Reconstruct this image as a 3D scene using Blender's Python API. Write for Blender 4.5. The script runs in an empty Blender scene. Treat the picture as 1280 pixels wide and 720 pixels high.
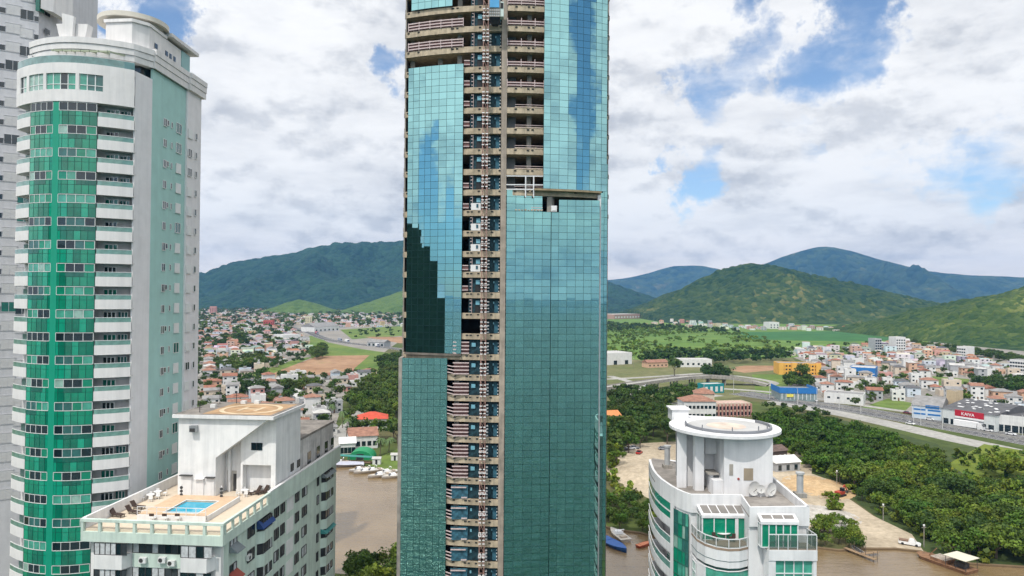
import bpy, math, random
import numpy as np
from mathutils import Vector, Matrix
random.seed(7); RNG = np.random.default_rng(11)
R = math.radians
sc = bpy.context.scene
COL = sc.collection

# ------------------------------------------------------------------ camera
F = 860.0; CX = 640.0; CY = 360.0; CAMH = 65.0
PITCH = math.atan2(11.0, F); ROLL = R(0.45)
_r0 = Vector((1, 0, 0)); FWD = Vector((0, math.cos(PITCH), math.sin(PITCH))); _u0 = Vector((0, -math.sin(PITCH), math.cos(PITCH)))
RIGHT = _r0*math.cos(ROLL) + _u0*math.sin(ROLL)
UP = -_r0*math.sin(ROLL) + _u0*math.cos(ROLL)
CAM = Vector((0, 0, CAMH))
cd = bpy.data.cameras.new('camera'); cam = bpy.data.objects.new('camera', cd); COL.objects.link(cam)
cd.sensor_width = 36; cd.lens = F/1280*36; cd.clip_start = 0.5; cd.clip_end = 60000
m3 = Matrix((RIGHT, UP, -FWD)).transposed()
cam.matrix_world = Matrix.Translation(CAM) @ m3.to_4x4()
sc.camera = cam

def ray(px, py):
    return (FWD + RIGHT*((px-CX)/F) - UP*((py-CY)/F))
def P(px, py, Y):
    "world point seen at photo pixel (px,py) at depth Y"
    d = ray(px, py); return CAM + d*(Y/d.y)
def G(px, py, z=0.0):
    "ground point seen at photo pixel"
    d = ray(px, py); t = (z-CAMH)/d.z; p = CAM + d*t; return (p.x, p.y)
def pix(x, y, z):
    v = Vector((x, y, z)) - CAM; w = v.dot(FWD)
    return CX + F*v.dot(RIGHT)/w, CY - F*v.dot(UP)/w

# ------------------------------------------------------------------ light
SUN_EL, SUN_AZ = R(58), R(204)          # azimuth clockwise from +Y : behind the camera and to its left
sun_dir = Vector((math.sin(SUN_AZ)*math.cos(SUN_EL), math.cos(SUN_AZ)*math.cos(SUN_EL), math.sin(SUN_EL)))
sl = bpy.data.lights.new('sun', 'SUN'); sl.energy = 2.4; sl.angle = R(0.6); sl.color = (1.0, 0.95, 0.88)
so = bpy.data.objects.new('sun', sl); COL.objects.link(so)
so.rotation_euler = sun_dir.to_track_quat('Z', 'Y').to_euler()
sc.view_settings.view_transform = 'Standard'; sc.view_settings.look = 'None'
sc.view_settings.exposure = 0.33; sc.view_settings.gamma = 1.0; sc.view_settings.use_curve_mapping = False
sc.cycles.max_bounces = 6; sc.cycles.diffuse_bounces = 2; sc.cycles.glossy_bounces = 3; sc.cycles.transmission_bounces = 3
sc.cycles.transparent_max_bounces = 6; sc.cycles.volume_bounces = 0
sc.cycles.use_denoising = True
sc.cycles.caustics_reflective = False; sc.cycles.caustics_refractive = False

# tower front face (needed for the sky holes it mirrors)
TX, TW, TY, TS = -1.05, 16.0, 104.0, 3.3
def tower_y(x): return TY + TS*((x-TX)/TW)**2
def mirrored(px, py):
    d = ray(px, py).normalized()
    x = (px-640)/F*TY; n = Vector((2*TS*(x-TX)/TW**2, -1, 0)).normalized()
    return d - 2*d.dot(n)*n, CAM + d*(tower_y(x)/d.y)

# ------------------------------------------------------------------ world: Nishita sky + broken cloud deck
wd = bpy.data.worlds.new('World'); sc.world = wd; wd.use_nodes = True
nt = wd.node_tree; N = nt.nodes; L = nt.links
for n in list(N): N.remove(n)
def nd(t, **kw):
    n = N.new(t)
    for k, v in kw.items(): setattr(n, k, v)
    return n
def mth(op, a, b=None, c=None, clamp=False):
    n = nd('ShaderNodeMath', operation=op, use_clamp=clamp)
    for i, v in enumerate((a, b, c)):
        if v is None: continue
        if isinstance(v, (int, float)): n.inputs[i].default_value = v
        else: L.new(v, n.inputs[i])
    return n.outputs[0]
def vmth(op, a, b=None, out=0):
    n = nd('ShaderNodeVectorMath', operation=op)
    for i, v in enumerate((a, b)):
        if v is None: continue
        if isinstance(v, (tuple, list, Vector)): n.inputs[i].default_value = tuple(v)
        else: L.new(v, n.inputs[i])
    return n.outputs[out]
def mapr(v, a, b, c=0., d=1., smooth=True):
    n = nd('ShaderNodeMapRange'); n.interpolation_type = 'SMOOTHSTEP' if smooth else 'LINEAR'
    L.new(v, n.inputs[0])
    for i, q in enumerate((a, b, c, d)): n.inputs[i+1].default_value = q
    return n.outputs[0]
def noise(vec, scale, detail=6, rough=.55, w=None):
    n = nd('ShaderNodeTexNoise'); L.new(vec, n.inputs['Vector'])
    n.inputs['Scale'].default_value = scale; n.inputs['Detail'].default_value = detail; n.inputs['Roughness'].default_value = rough
    return n
tc = nd('ShaderNodeTexCoord'); DIR = vmth('NORMALIZE', tc.outputs['Generated'])
sep = nd('ShaderNodeSeparateXYZ'); L.new(DIR, sep.inputs[0])
zz = mth('ADD', mth('MAXIMUM', sep.outputs[2], 0.0), 0.16)
cmb = nd('ShaderNodeCombineXYZ')
L.new(mth('DIVIDE', sep.outputs[0], zz), cmb.inputs[0]); L.new(mth('DIVIDE', sep.outputs[1], zz), cmb.inputs[1]); cmb.inputs[2].default_value = 3.7
UVW = cmb.outputs[0]
dn = noise(DIR, 7.0, 9, .62)
off = vmth('SCALE', vmth('SUBTRACT', dn.outputs['Color'], (.5, .5, .5))); off.node.inputs['Scale'].default_value = .24
stretch = vmth('MULTIPLY', off, (1.5, 1, .75))
DIRW = vmth('NORMALIZE', vmth('ADD', DIR, stretch))
big = noise(UVW, 1.15, 9, .56); fine = noise(UVW, 3.3, 8, .6)
PUFF = vmth('MULTIPLY', DIR, (5.5, 5.5, 10.0))
pf = noise(PUFF, 1.0, 11, .58); pf2 = noise(vmth('ADD', PUFF, (-.02, -.03, .20)), 1.0, 9, .58)
cov = mth('ADD', mth('ADD', mth('MULTIPLY', big.outputs[0], .55), mth('MULTIPLY', fine.outputs[0], .3)), mth('MULTIPLY', pf.outputs[0], .42))
holes = [(1064, 20, 48, .42), (1090, 60, 38, .38), (1030, 66, 44, .4), (985, 78, 40, .28), (925, 88, 40, .36), (905, 112, 44, .36), (880, 100, 30, .3),
         (882, 214, 38, .4), (945, 165, 34, .25), (985, 150, 26, .3), (1250, 205, 48, .36), (1205, 218, 40, .3), (1130, 222, 34, .2),
         (478, 84, 30, .4), (455, 90, 24, .25), (212, 6, 42, .5), (185, -6, 36, .4), (905, 2, 30, .36), (1010, 196, 26, .25), (760, 60, 20, .1)]
dirs = [(ray(a, b).normalized(), r/F*.85, k*.88) for a, b, r, k in holes]
for a, b, r, k in [(530, 232, 60, .5), (532, 262, 70, .5), (556, 300, 60, .5), (566, 340, 60, .45), (734, 40, 70, .5), (738, 130, 80, .5), (730, 200, 80, .5), (700, 300, 50, .35), (742, 282, 50, .4)]:
    dirs.append((mirrored(a, b)[0].normalized(), r/F*.85, k*.85))
hs = None
for d, r, k in dirs:
    dt = vmth('DOT_PRODUCT', DIRW, d, out=1)
    v = mapr(dt, math.cos(r*1.9), math.cos(r*.25), 0, k)
    hs = v if hs is None else mth('MAXIMUM', hs, v)
c2 = mth('SUBTRACT', mth('ADD', cov, mapr(sep.outputs[1], -.5, .2, .105, .19)), hs)
dens = mapr(c2, .42, .64)
# self-shading of the cloud deck: thick parts grey underneath
sh = noise(vmth('ADD', UVW, (.07, .13, .0)), 1.7, 8, .6)
sh2 = noise(vmth('MULTIPLY', DIR, (5, 5, 17)), 1.1, 8, .6)
grey = mth('ADD', mth('MULTIPLY', sh.outputs[0], .55), mth('MULTIPLY', sh2.outputs[0], .55))
gm = mapr(grey, .47, .74)
low = mapr(sep.outputs[2], .02, .20, .30, 0.)
relief = mapr(mth('SUBTRACT', pf2.outputs[0], pf.outputs[0]), -.03, .13)
gm = mth('ADD', mth('MULTIPLY', gm, .55), mth('MULTIPLY', relief, .62), clamp=True)
ccol = nd('ShaderNodeMix', data_type='RGBA'); L.new(gm, ccol.inputs[0])
ccol.inputs[6].default_value = (.84, .84, .84, 1); ccol.inputs[7].default_value = (.47, .49, .53, 1)
warm = mth('MULTIPLY', mapr(sep.outputs[2], .0, .12, 1.0, 0.), mapr(sep.outputs[1], -.1, .3))
wm = nd('ShaderNodeMix', data_type='RGBA'); L.new(warm, wm.inputs[0]); wm.inputs[6].default_value = (1, 1, 1, 1); wm.inputs[7].default_value = (1.30, 1.16, 1.02, 1)
c3 = nd('ShaderNodeMix', data_type='RGBA', blend_type='MULTIPLY'); c3.inputs[0].default_value = 1; L.new(ccol.outputs[2], c3.inputs[6]); L.new(wm.outputs[2], c3.inputs[7])
sdot = mapr(vmth('DOT_PRODUCT', DIR, sun_dir, out=1), -.2, .95, 1.0, 1.5)
sky = nd('ShaderNodeTexSky', sky_type='NISHITA', sun_disc=False, sun_elevation=SUN_EL, sun_rotation=SUN_AZ, altitude=60, air_density=1.0, dust_density=.4, ozone_density=2.0)
b1 = nd('ShaderNodeBackground'); b1.inputs[1].default_value = .10
tint = nd('ShaderNodeMix', data_type='RGBA', blend_type='MULTIPLY'); tint.inputs[0].default_value = 1
L.new(sky.outputs[0], tint.inputs[6]); tint.inputs[7].default_value = (1.15, 1.2, 1.25, 1)
L.new(tint.outputs[2], b1.inputs[0])
b2 = nd('ShaderNodeBackground'); L.new(c3.outputs[2], b2.inputs[0]); L.new(sdot, b2.inputs[1])
ms = nd('ShaderNodeMixShader'); L.new(dens, ms.inputs[0]); L.new(b1.outputs[0], ms.inputs[1]); L.new(b2.outputs[0], ms.inputs[2])
wo = nd('ShaderNodeOutputWorld'); L.new(ms.outputs[0], wo.inputs[0])

# ------------------------------------------------------------------ materials
class MT:
    "tiny node helper for one material"
    def __init__(s, name):
        s.m = bpy.data.materials.new(name); s.m.use_nodes = True; s.t = s.m.node_tree
        s.b = s.t.nodes['Principled BSDF']; s.out = s.t.nodes['Material Output']
    def n(s, t, **kw):
        n = s.t.nodes.new(t)
        for k, v in kw.items(): setattr(n, k, v)
        return n
    def l(s, a, b): s.t.links.new(a, b)
    def tex(s, scale, detail=4, rough=.55, coord='Object', sxyz=None):
        tcn = s.n('ShaderNodeTexCoord'); o = tcn.outputs[coord]
        if sxyz:
            mp = s.n('ShaderNodeMapping'); s.l(o, mp.inputs[0]); mp.inputs['Scale'].default_value = sxyz; o = mp.outputs[0]
        t = s.n('ShaderNodeTexNoise'); s.l(o, t.inputs['Vector'])
        t.inputs['Scale'].default_value = scale; t.inputs['Detail'].default_value = detail; t.inputs['Roughness'].default_value = rough
        return t.outputs[0]
    def ramp(s, v, stops):
        r = s.n('ShaderNodeValToRGB'); e = r.color_ramp.elements
        while len(e) > 2: e.remove(e[-1])
        while len(e) < len(stops): e.new(.5)
        for i, (p, c) in enumerate(stops): e[i].position = p; e[i].color = (*c, 1)
        s.l(v, r.inputs[0]); return r.outputs[0]
    def mix(s, f, a, b, mode='MIX'):
        x = s.n('ShaderNodeMix', data_type='RGBA', blend_type=mode)
        for i, v in ((0, f), (6, a), (7, b)):
            if isinstance(v, (int, float)): x.inputs[i].default_value = v
            elif isinstance(v, tuple): x.inputs[i].default_value = (*v, 1)
            else: s.l(v, x.inputs[i])
        return x.outputs[2]
    def col(s, v):
        if isinstance(v, tuple): s.b.inputs['Base Color'].default_value = (*v, 1)
        else: s.l(v, s.b.inputs['Base Color'])
    def set(s, rough=.7, metal=0., spec=.5):
        s.b.inputs['Roughness'].default_value = rough; s.b.inputs['Metallic'].default_value = metal; s.b.inputs['Specular IOR Level'].default_value = spec
    def bump(s, v, strength=.3, dist=.05):
        b = s.n('ShaderNodeBump'); b.inputs['Strength'].default_value = strength; b.inputs['Distance'].default_value = dist
        s.l(v, b.inputs['Height']); s.l(b.outputs[0], s.b.inputs['Normal'])
def sc_(c, k): return tuple(min(1, x*k) for x in c)
_M = {}
def mat(name, c=None, rough=.7, metal=0., var=.12, scale=.8, streak=0., spec=.4, bump=0., joints=None):
    "painted / mineral surface: mottled, optional rain streaks and panel joints"
    if name in _M: return _M[name]
    t = MT(name); t.set(rough, metal, spec)
    n1 = t.tex(scale, 5); c_ = t.ramp(n1, [(.3, sc_(c, 1-var)), (.7, sc_(c, 1+var))])
    if streak:
        n2 = t.tex(1.0, 4, .6, 'Object', (1.6, 1.6, .09))
        d = t.ramp(n2, [(.42, (1, 1, 1)), (.75, (1-streak, 1-streak*.95, 1-streak*.9))])
        c_ = t.mix(1., c_, d, 'MULTIPLY')
        n3 = t.tex(.35, 5, .65); d3 = t.ramp(n3, [(.45, (1, 1, 1)), (.8, (1-streak*.8,)*3)])
        c_ = t.mix(1., c_, d3, 'MULTIPLY')
    t.col(c_)
    if bump: t.bump(t.tex(scale*6, 4), bump, .03)
    _M[name] = t.m; return t.m

# ------------------------------------------------------------------ mesh building
class MB:
    def __init__(s): s.v = []; s.f = []; s.mi = []; s.m = 0
    def _add(s, vs, fs):
        o = len(s.v); s.v += [tuple(p) for p in vs]
        for f in fs: s.f.append(tuple(o+i for i in f)); s.mi.append(s.m)
        return s
    def box(s, x0, x1, y0, y1, z0, z1):
        return s._add([(x0, y0, z0), (x1, y0, z0), (x1, y1, z0), (x0, y1, z0), (x0, y0, z1), (x1, y0, z1), (x1, y1, z1), (x0, y1, z1)],
                      [(3, 2, 1, 0), (4, 5, 6, 7), (0, 1, 5, 4), (1, 2, 6, 5), (2, 3, 7, 6), (3, 0, 4, 7)])
    def beam(s, a, b, w, h):
        "box from a to b, w wide, h high (or any two cross sizes)"
        a = Vector(a); b = Vector(b); d = (b-a)
        if d.length < 1e-6: return s
        d.normalize(); u = Vector((0, 0, 1)) if abs(d.z) < .95 else Vector((1, 0, 0))
        r = d.cross(u).normalized()*w/2; q = r.cross(d).normalized()*h/2
        vs = [a-r-q, a+r-q, a+r+q, a-r+q, b-r-q, b+r-q, b+r+q, b-r+q]
        return s._add(vs, [(0, 1, 2, 3), (7, 6, 5, 4), (4, 5, 1, 0), (5, 6, 2, 1), (6, 7, 3, 2), (7, 4, 0, 3)])
    def tube(s, a, b, r0, r1=None, n=8):
        r1 = r0 if r1 is None else r1
        a = Vector(a); b = Vector(b); d = (b-a).normalized(); u = Vector((0, 0, 1)) if abs(d.z) < .95 else Vector((1, 0, 0))
        x = d.cross(u).normalized(); y = d.cross(x)
        vs = []
        for c, r in ((a, r0), (b, r1)):
            for i in range(n):
                t = 2*math.pi*i/n; vs.append(c + x*(r*math.cos(t)) + y*(r*math.sin(t)))
        fs = [(i, (i+1) % n, n+(i+1) % n, n+i) for i in range(n)] + [tuple(range(n-1, -1, -1)), tuple(range(n, 2*n))]
        return s._add(vs, fs)
    def prism(s, poly, z0, z1, cap=True):
        "vertical extrusion of a counter-clockwise plan polygon"
        n = len(poly); vs = [(x, y, z0) for x, y in poly] + [(x, y, z1) for x, y in poly]
        fs = [(i, (i+1) % n, n+(i+1) % n, n+i) for i in range(n)]
        if cap: fs += [tuple(range(n-1, -1, -1)), tuple(range(n, 2*n))]
        return s._add(vs, fs)
    def wall(s, pts, z0, z1, th):
        "thin wall following an open plan polyline; th to the left of travel (negative = right)"
        q = offset(pts, th); n = len(pts)
        poly = list(pts) + list(reversed(q))
        vs = [(x, y, z0) for x, y in poly] + [(x, y, z1) for x, y in poly]; m = 2*n
        fs = [(i, (i+1) % m, m+(i+1) % m, m+i) for i in range(m)]
        for i in range(n-1):
            fs.append((i, m-1-i, m-2-i, i+1)); fs.append((m+i, m+i+1, m+m-2-i, m+m-1-i))
        return s._add(vs, fs)
    def quad(s, a, b, c, d): return s._add([a, b, c, d], [(0, 1, 2, 3)])
    def poly(s, pts): return s._add(pts, [tuple(range(len(pts)))])
    def build(s, name, mats, parent=None, smooth=False):
        me = bpy.data.meshes.new(name); me.from_pydata(s.v, [], s.f)
        if not isinstance(mats, (list, tuple)): mats = [mats]
        for m in mats: me.materials.append(m)
        me.polygons.foreach_set('material_index', s.mi)
        if smooth: me.polygons.foreach_set('use_smooth', [True]*len(s.f))
        me.update()
        return link(name, me, parent)
def link(name, me, parent=None, loc=None):
    o = bpy.data.objects.new(name, me); COL.objects.link(o)
    if parent: o.parent = parent
    if loc: o.location = loc
    return o
def offset(pts, d):
    "offset an open polyline in plan, positive = left of travel"
    out = []; n = len(pts)
    for i in range(n):
        a = Vector(pts[max(i-1, 0)]); b = Vector(pts[min(i+1, n-1)]); t = (b-a).normalized()
        out.append((pts[i][0]-t.y*d, pts[i][1]+t.x*d))
    return out
def tag(o, label=None, cat=None, group=None, kind=None):
    if label: o['label'] = label
    if cat: o['category'] = cat
    if group: o['group'] = group
    if kind: o['kind'] = kind
    return o
def thing(name, label, cat, loc=(0, 0, 0), rz=0, group=None):
    o = bpy.data.objects.new(name, None); COL.objects.link(o); o.empty_display_size = .5
    o.location = loc; o.rotation_euler = (0, 0, rz); return tag(o, label, cat, group)
def copy_tree(o, parent=None):
    c = o.copy(); COL.objects.link(c); c.parent = parent
    for ch in list(o.children): copy_tree(ch, c)
    return c
def dup(o, parent, loc, rz=None):
    "copy of a part (mesh shared) placed under parent"
    c = o.copy(); COL.objects.link(c); c.parent = parent; c.location = loc
    if rz is not None: c.rotation_euler = (0, 0, rz)
    for ch in list(o.children): copy_tree(ch, c)
    return c
def loft_grid(Xs, Ys, Z, name, m, smooth=True, parent=None):
    ny, nx = Z.shape
    v = np.stack([Xs, Ys, Z], -1).reshape(-1, 3)
    i = np.arange((ny-1)*(nx-1)); r = i//(nx-1); c = i % (nx-1); a = r*nx+c
    f = np.stack([a, a+1, a+nx+1, a+nx], -1)
    return fast_mesh(v, f, name, m, smooth, parent)
def fast_mesh(v, f, name, m, smooth=False, parent=None, col=None):
    me = bpy.data.meshes.new(name); nf, k = f.shape
    me.vertices.add(len(v)); me.vertices.foreach_set('co', np.asarray(v, np.float32).ravel())
    me.loops.add(nf*k); me.loops.foreach_set('vertex_index', np.asarray(f, np.int32).ravel())
    me.polygons.add(nf); me.polygons.foreach_set('loop_start', np.arange(0, nf*k, k, dtype=np.int32))
    me.polygons.foreach_set('use_smooth', np.full(nf, smooth))
    if col is not None:
        at = me.attributes.new('tone', 'FLOAT_COLOR', 'FACE'); at.data.foreach_set('color', np.asarray(col, np.float32).ravel())
    me.update(calc_edges=True); me.validate()
    if m: me.materials.append(m)
    return link(name, me, parent)
ORD = ['first', 'second', 'third', 'fourth', 'fifth', 'sixth', 'seventh', 'eighth', 'ninth', 'tenth', 'eleventh', 'twelfth', 'thirteenth', 'fourteenth',
       'fifteenth', 'sixteenth', 'seventeenth', 'eighteenth', 'nineteenth', 'twentieth']
def inside(poly, x, y):
    c = False; n = len(poly); j = n-1
    for i in range(n):
        xi, yi = poly[i]; xj, yj = poly[j]
        if (yi > y) != (yj > y) and x < (xj-xi)*(y-yi)/(yj-yi)+xi: c = not c
        j = i
    return c
def row_labels(objs, fmt, per=12):
    "unique labels by row (depth) and count from the glass tower; fmt has {n} and {row}"
    objs = sorted(objs, key=lambda o: o.location.y)
    rows = [objs[i:i+per] for i in range(0, len(objs), per)]
    for ri, r in enumerate(rows):
        r.sort(key=lambda o: abs(o.location.x/o.location.y + .01))
        for i, o in enumerate(r):
            base = o.get('look', '')
            o['label'] = fmt.format(look=base, n=ORD[i], row=ORD[ri] if ri < len(ORD) else 'last')
            if 'look' in o: del o['look']

def rebase(root, base):
    b = Vector(base); root.location = b
    for ch in root.children: ch.location = Vector(ch.location) - b
    return root
# ------------------------------------------------------------------ noise on arrays
def vnoise(x, y, seed=0):
    xi = np.floor(x).astype(np.int64); yi = np.floor(y).astype(np.int64); fx = x-xi; fy = y-yi
    fx = fx*fx*(3-2*fx); fy = fy*fy*(3-2*fy)
    def h(a, b):
        n = (a*374761393 + b*668265263 + seed*144269) & 0x7fffffff
        n = ((n ^ (n >> 13))*1274126177) & 0x7fffffff
        return ((n ^ (n >> 16)) & 0xffff)/65535.
    return (h(xi, yi)*(1-fx)+h(xi+1, yi)*fx)*(1-fy) + (h(xi, yi+1)*(1-fx)+h(xi+1, yi+1)*fx)*fy
def fbm(x, y, o=5, seed=0, ridge=False):
    t = 0; a = .5; s = 0
    for k in range(o):
        n = vnoise(x, y, seed+k*17)
        if ridge: n = 1-np.abs(2*n-1)
        t = t + a*n; s += a; a *= .5; x = x*2.03; y = y*2.03
    return t/s
def domes(x, y, cell, seed=0):
    "rounded crowns packed on a jittered grid, 0..1"
    xs = x/cell; ys = y/cell; xi = np.floor(xs).astype(np.int64); yi = np.floor(ys).astype(np.int64); best = np.zeros_like(xs)
    def h(a, b, k):
        n = (a*374761393 + b*668265263 + (seed+k)*974711) & 0x7fffffff
        n = ((n ^ (n >> 13))*1274126177) & 0x7fffffff
        return ((n ^ (n >> 16)) & 0xffff)/65535.
    for dx in (-1, 0, 1):
        for dy in (-1, 0, 1):
            a = xi+dx; b = yi+dy
            px_ = a+h(a, b, 1); py_ = b+h(a, b, 2); r = .55+.5*h(a, b, 3); hh = .45+.55*h(a, b, 4)
            d2 = ((xs-px_)**2+(ys-py_)**2)/r**2
            best = np.maximum(best, hh*np.sqrt(np.maximum(0, 1-d2)))
    return best

# ------------------------------------------------------------------ land sheet
def ground_mat():
    t = MT('land'); t.set(.95, 0, .2)
    a = t.tex(.012, 6, .6); b = t.tex(.15, 6, .7)
    c = t.ramp(a, [(.32, (.060, .085, .025)), (.46, (.085, .115, .032)), (.56, (.12, .11, .055)), (.70, (.075, .10, .03))])
    d = t.ramp(b, [(.3, (.55, .6, .5)), (.7, (1.25, 1.2, 1.1))])
    t.col(t.mix(1., c, d, 'MULTIPLY')); return t.m
b = MB(); S = 16000
b.quad((-S, 62, 0), (S, 62, 0), (S, 16000, 0), (-S, 16000, 0))
tag(b.build('ground', ground_mat()), kind='structure')
# the sea lies behind the camera; the glass tower mirrors it
t = MT('sea_water'); t.set(.22, 0, .5)
t.col(t.ramp(t.tex(.02, 4), [(.3, (.005, .050, .030)), (.7, (.010, .075, .048))]))
t.bump(t.tex(.11, 5, .6, 'Object', (1, 2.2, 1)), .9, 2.0)
b = MB(); b.quad((-S, -16000, -1.2), (S, -16000, -1.2), (S, 63, -1.2), (-S, 63, -1.2))
tag(b.build('sea', t.m), kind='structure')

def sheet(name, poly_px, z, m, kind='structure', world=False):
    pts = poly_px if world else [G(*p) for p in poly_px]
    b = MB(); b.poly([(x, y, z) for x, y in pts])
    o = b.build(name, m); tag(o, kind=kind); return o
def patch(name, c1, c2, scale=.05, c3=None, sxyz=None, fine=.5, rough=.95):
    if name in _M: return _M[name]
    t = MT(name); t.set(rough, 0, .2)
    a = t.tex(scale, 6, .65, 'Object', sxyz)
    st = [(.34, c1), (.62, c2)] + ([(.74, c3)] if c3 else [])
    c = t.ramp(a, st); d = t.ramp(t.tex(fine, 5, .7), [(.3, (.72,)*3), (.7, (1.2,)*3)])
    t.col(t.mix(1., c, d, 'MULTIPLY')); _M[name] = t.m; return t.m
M_town = patch('town_street', (.20, .19, .17), (.30, .275, .24), .03, (.10, .12, .05))
M_grass = patch('grass_bright', (.085, .15, .028), (.15, .20, .045), .02, (.20, .19, .075), fine=.12)
M_meadow = patch('meadow', (.085, .17, .030), (.135, .21, .040), .006, (.19, .22, .06), (1, 3.5, 1), .03)
M_crop = patch('crop_field', (.030, .115, .030), (.05, .145, .038), .01, None, (1, 4, 1), .03)
M_earth = patch('red_earth', (.27, .155, .085), (.36, .225, .135), .02, (.26, .21, .09), fine=.12)
M_sand = patch('sand_dirt', (.34, .28, .20), (.50, .42, .31), .05, (.28, .22, .14), fine=.6)
M_olive = patch('rough_grass', (.10, .125, .04), (.17, .165, .075), .02, (.24, .20, .12), fine=.15)
M_asph = patch('asphalt', (.095, .095, .10), (.115, .114, .112), .06, (.10, .10, .10), (1, 1, 1), .15)
M_lite = patch('concrete_road', (.30, .29, .27), (.38, .37, .34), .05, (.26, .25, .23), (1, 1, 1), .4)
M_line = mat('road_paint', (.75, .75, .72), .7)

sheet('town_ground', [(120, 600), (160, 520), (200, 420), (232, 391), (330, 389), (505, 391), (560, 400), (560, 432), (500, 426), (440, 470), (420, 530), (420, 565)], .004, M_town)
sheet('town_ground', [(770, 402), (860, 404), (960, 408), (1150, 421), (1330, 446), (1400, 500), (1400, 560), (1230, 530), (1090, 508), (960, 494), (955, 468), (1005, 452), (970, 438), (880, 426), (770, 415)], .004, M_town)
sheet('field', [(308, 470), (372, 448), (392, 446), (330, 472)], .02, M_grass)
sheet('field', [(392, 456), (384, 432), (378, 424), (392, 418), (410, 428), (450, 436), (505, 444), (540, 448), (510, 470), (420, 468)], .012, M_grass)
sheet('earth_lot', [(330, 472), (352, 462), (398, 445), (462, 444), (446, 458), (438, 464), (380, 470)], .03, M_earth)
sheet('field', [(425, 412), (560, 404), (560, 424), (500, 420), (440, 424)], .012, M_grass)
sheet('earth_lot', [(455, 421), (560, 421), (560, 428), (500, 429)], .02, M_earth)
sheet('meadow', [(700, 455), (700, 392), (860, 396), (1165, 404), (1175, 424), (1110, 440), (1000, 446), (930, 452), (860, 452)], .008, M_meadow)
sheet('crop_field', [(922, 415), (1040, 414), (1145, 419), (1150, 424), (1060, 427), (940, 424)], .016, M_crop)
sheet('crop_field', [(1080, 430), (1110, 427), (1130, 431), (1100, 434)], .016, M_crop)
sheet('lawn', [(700, 470), (700, 452), (860, 448), (990, 447), (1010, 470), (960, 490), (900, 500), (800, 512), (700, 520)], .014, M_olive)
sheet('earth_lot', [(905, 461), (930, 457), (975, 457), (978, 462), (930, 466)], .02, M_earth)
sheet('lawn', [(940, 468), (985, 468), (985, 500), (945, 492)], .02, M_grass)
sheet('lawn', [(1075, 510), (1110, 498), (1142, 504), (1130, 515)], .02, M_grass)
sheet('lawn', [(1165, 470), (1212, 474), (1210, 480), (1170, 482)], .02, M_grass)
sheet('lawn', [(455, 580), (500, 560), (540, 565), (540, 600), (500, 592)], .02, M_grass)
sheet('lawn', [(1185, 580), (1230, 555), (1290, 565), (1310, 590), (1260, 600), (1210, 596)], .026, patch('reed_grass', (.11, .15, .02), (.17, .21, .03), .04, fine=.3))
sheet('thicket_floor', [(930, 528), (1010, 516), (1065, 528), (1120, 541), (1172, 555), (1190, 576), (1330, 600), (1400, 640), (1400, 720), (1230, 708), (1180, 704), (1120, 664), (1060, 620), (1000, 590), (960, 560)], .012, patch('leaf_litter', (.035, .055, .018), (.06, .085, .025), .2, fine=1.))
sheet('sand_lot', [(772, 572), (785, 555), (840, 552), (1000, 560), (1015, 585), (1010, 655), (990, 665), (900, 650), (815, 625), (780, 608)], .02, M_sand)
sheet('sand_track', [(1000, 596), (1012, 591), (1045, 603), (1062, 624), (1092, 645), (1140, 668), (1155, 690), (1120, 700), (1078, 700), (1080, 676), (1068, 648), (1052, 640), (1040, 664), (1000, 664)], .028, M_sand)

# ------------------------------------------------------------------ river
t = MT('river_water'); t.set(.03, 0, .5); t.b.inputs['IOR'].default_value = 1.75
t.col(t.ramp(t.tex(.05, 5, .6), [(.3, (.17, .115, .055)), (.7, (.24, .17, .09))]))
t.bump(t.tex(.24, 8, .68, 'Object', (.5, 1.7, 1)), .42, .55)
far = [(300, 592), (380, 583), (425, 581), (470, 588), (540, 600), (640, 625), (740, 655), (768, 664), (800, 668), (830, 676), (900, 684), (1016, 686), (1050, 690), (1078, 688), (1120, 688), (1150, 691), (1180, 704), (1230, 708), (1300, 712), (1420, 735)]
bank = [G(*p) for p in far]
near = [(260, 138), (60, 128), (10, 136), (-30, 160), (-70, 166), (-160, 190)]
riv = bank + near
b = MB(); b.poly([(x, y, .05) for x, y in riv]); tag(b.build('river', t.m), kind='structure')
# muddy bank lip
b = MB(); b.wall([G(*p) for p in far], -.2, .45, .9); tag(b.build('river_bank', mat('mud', (.16, .11, .06), .9)), kind='structure')

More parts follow.
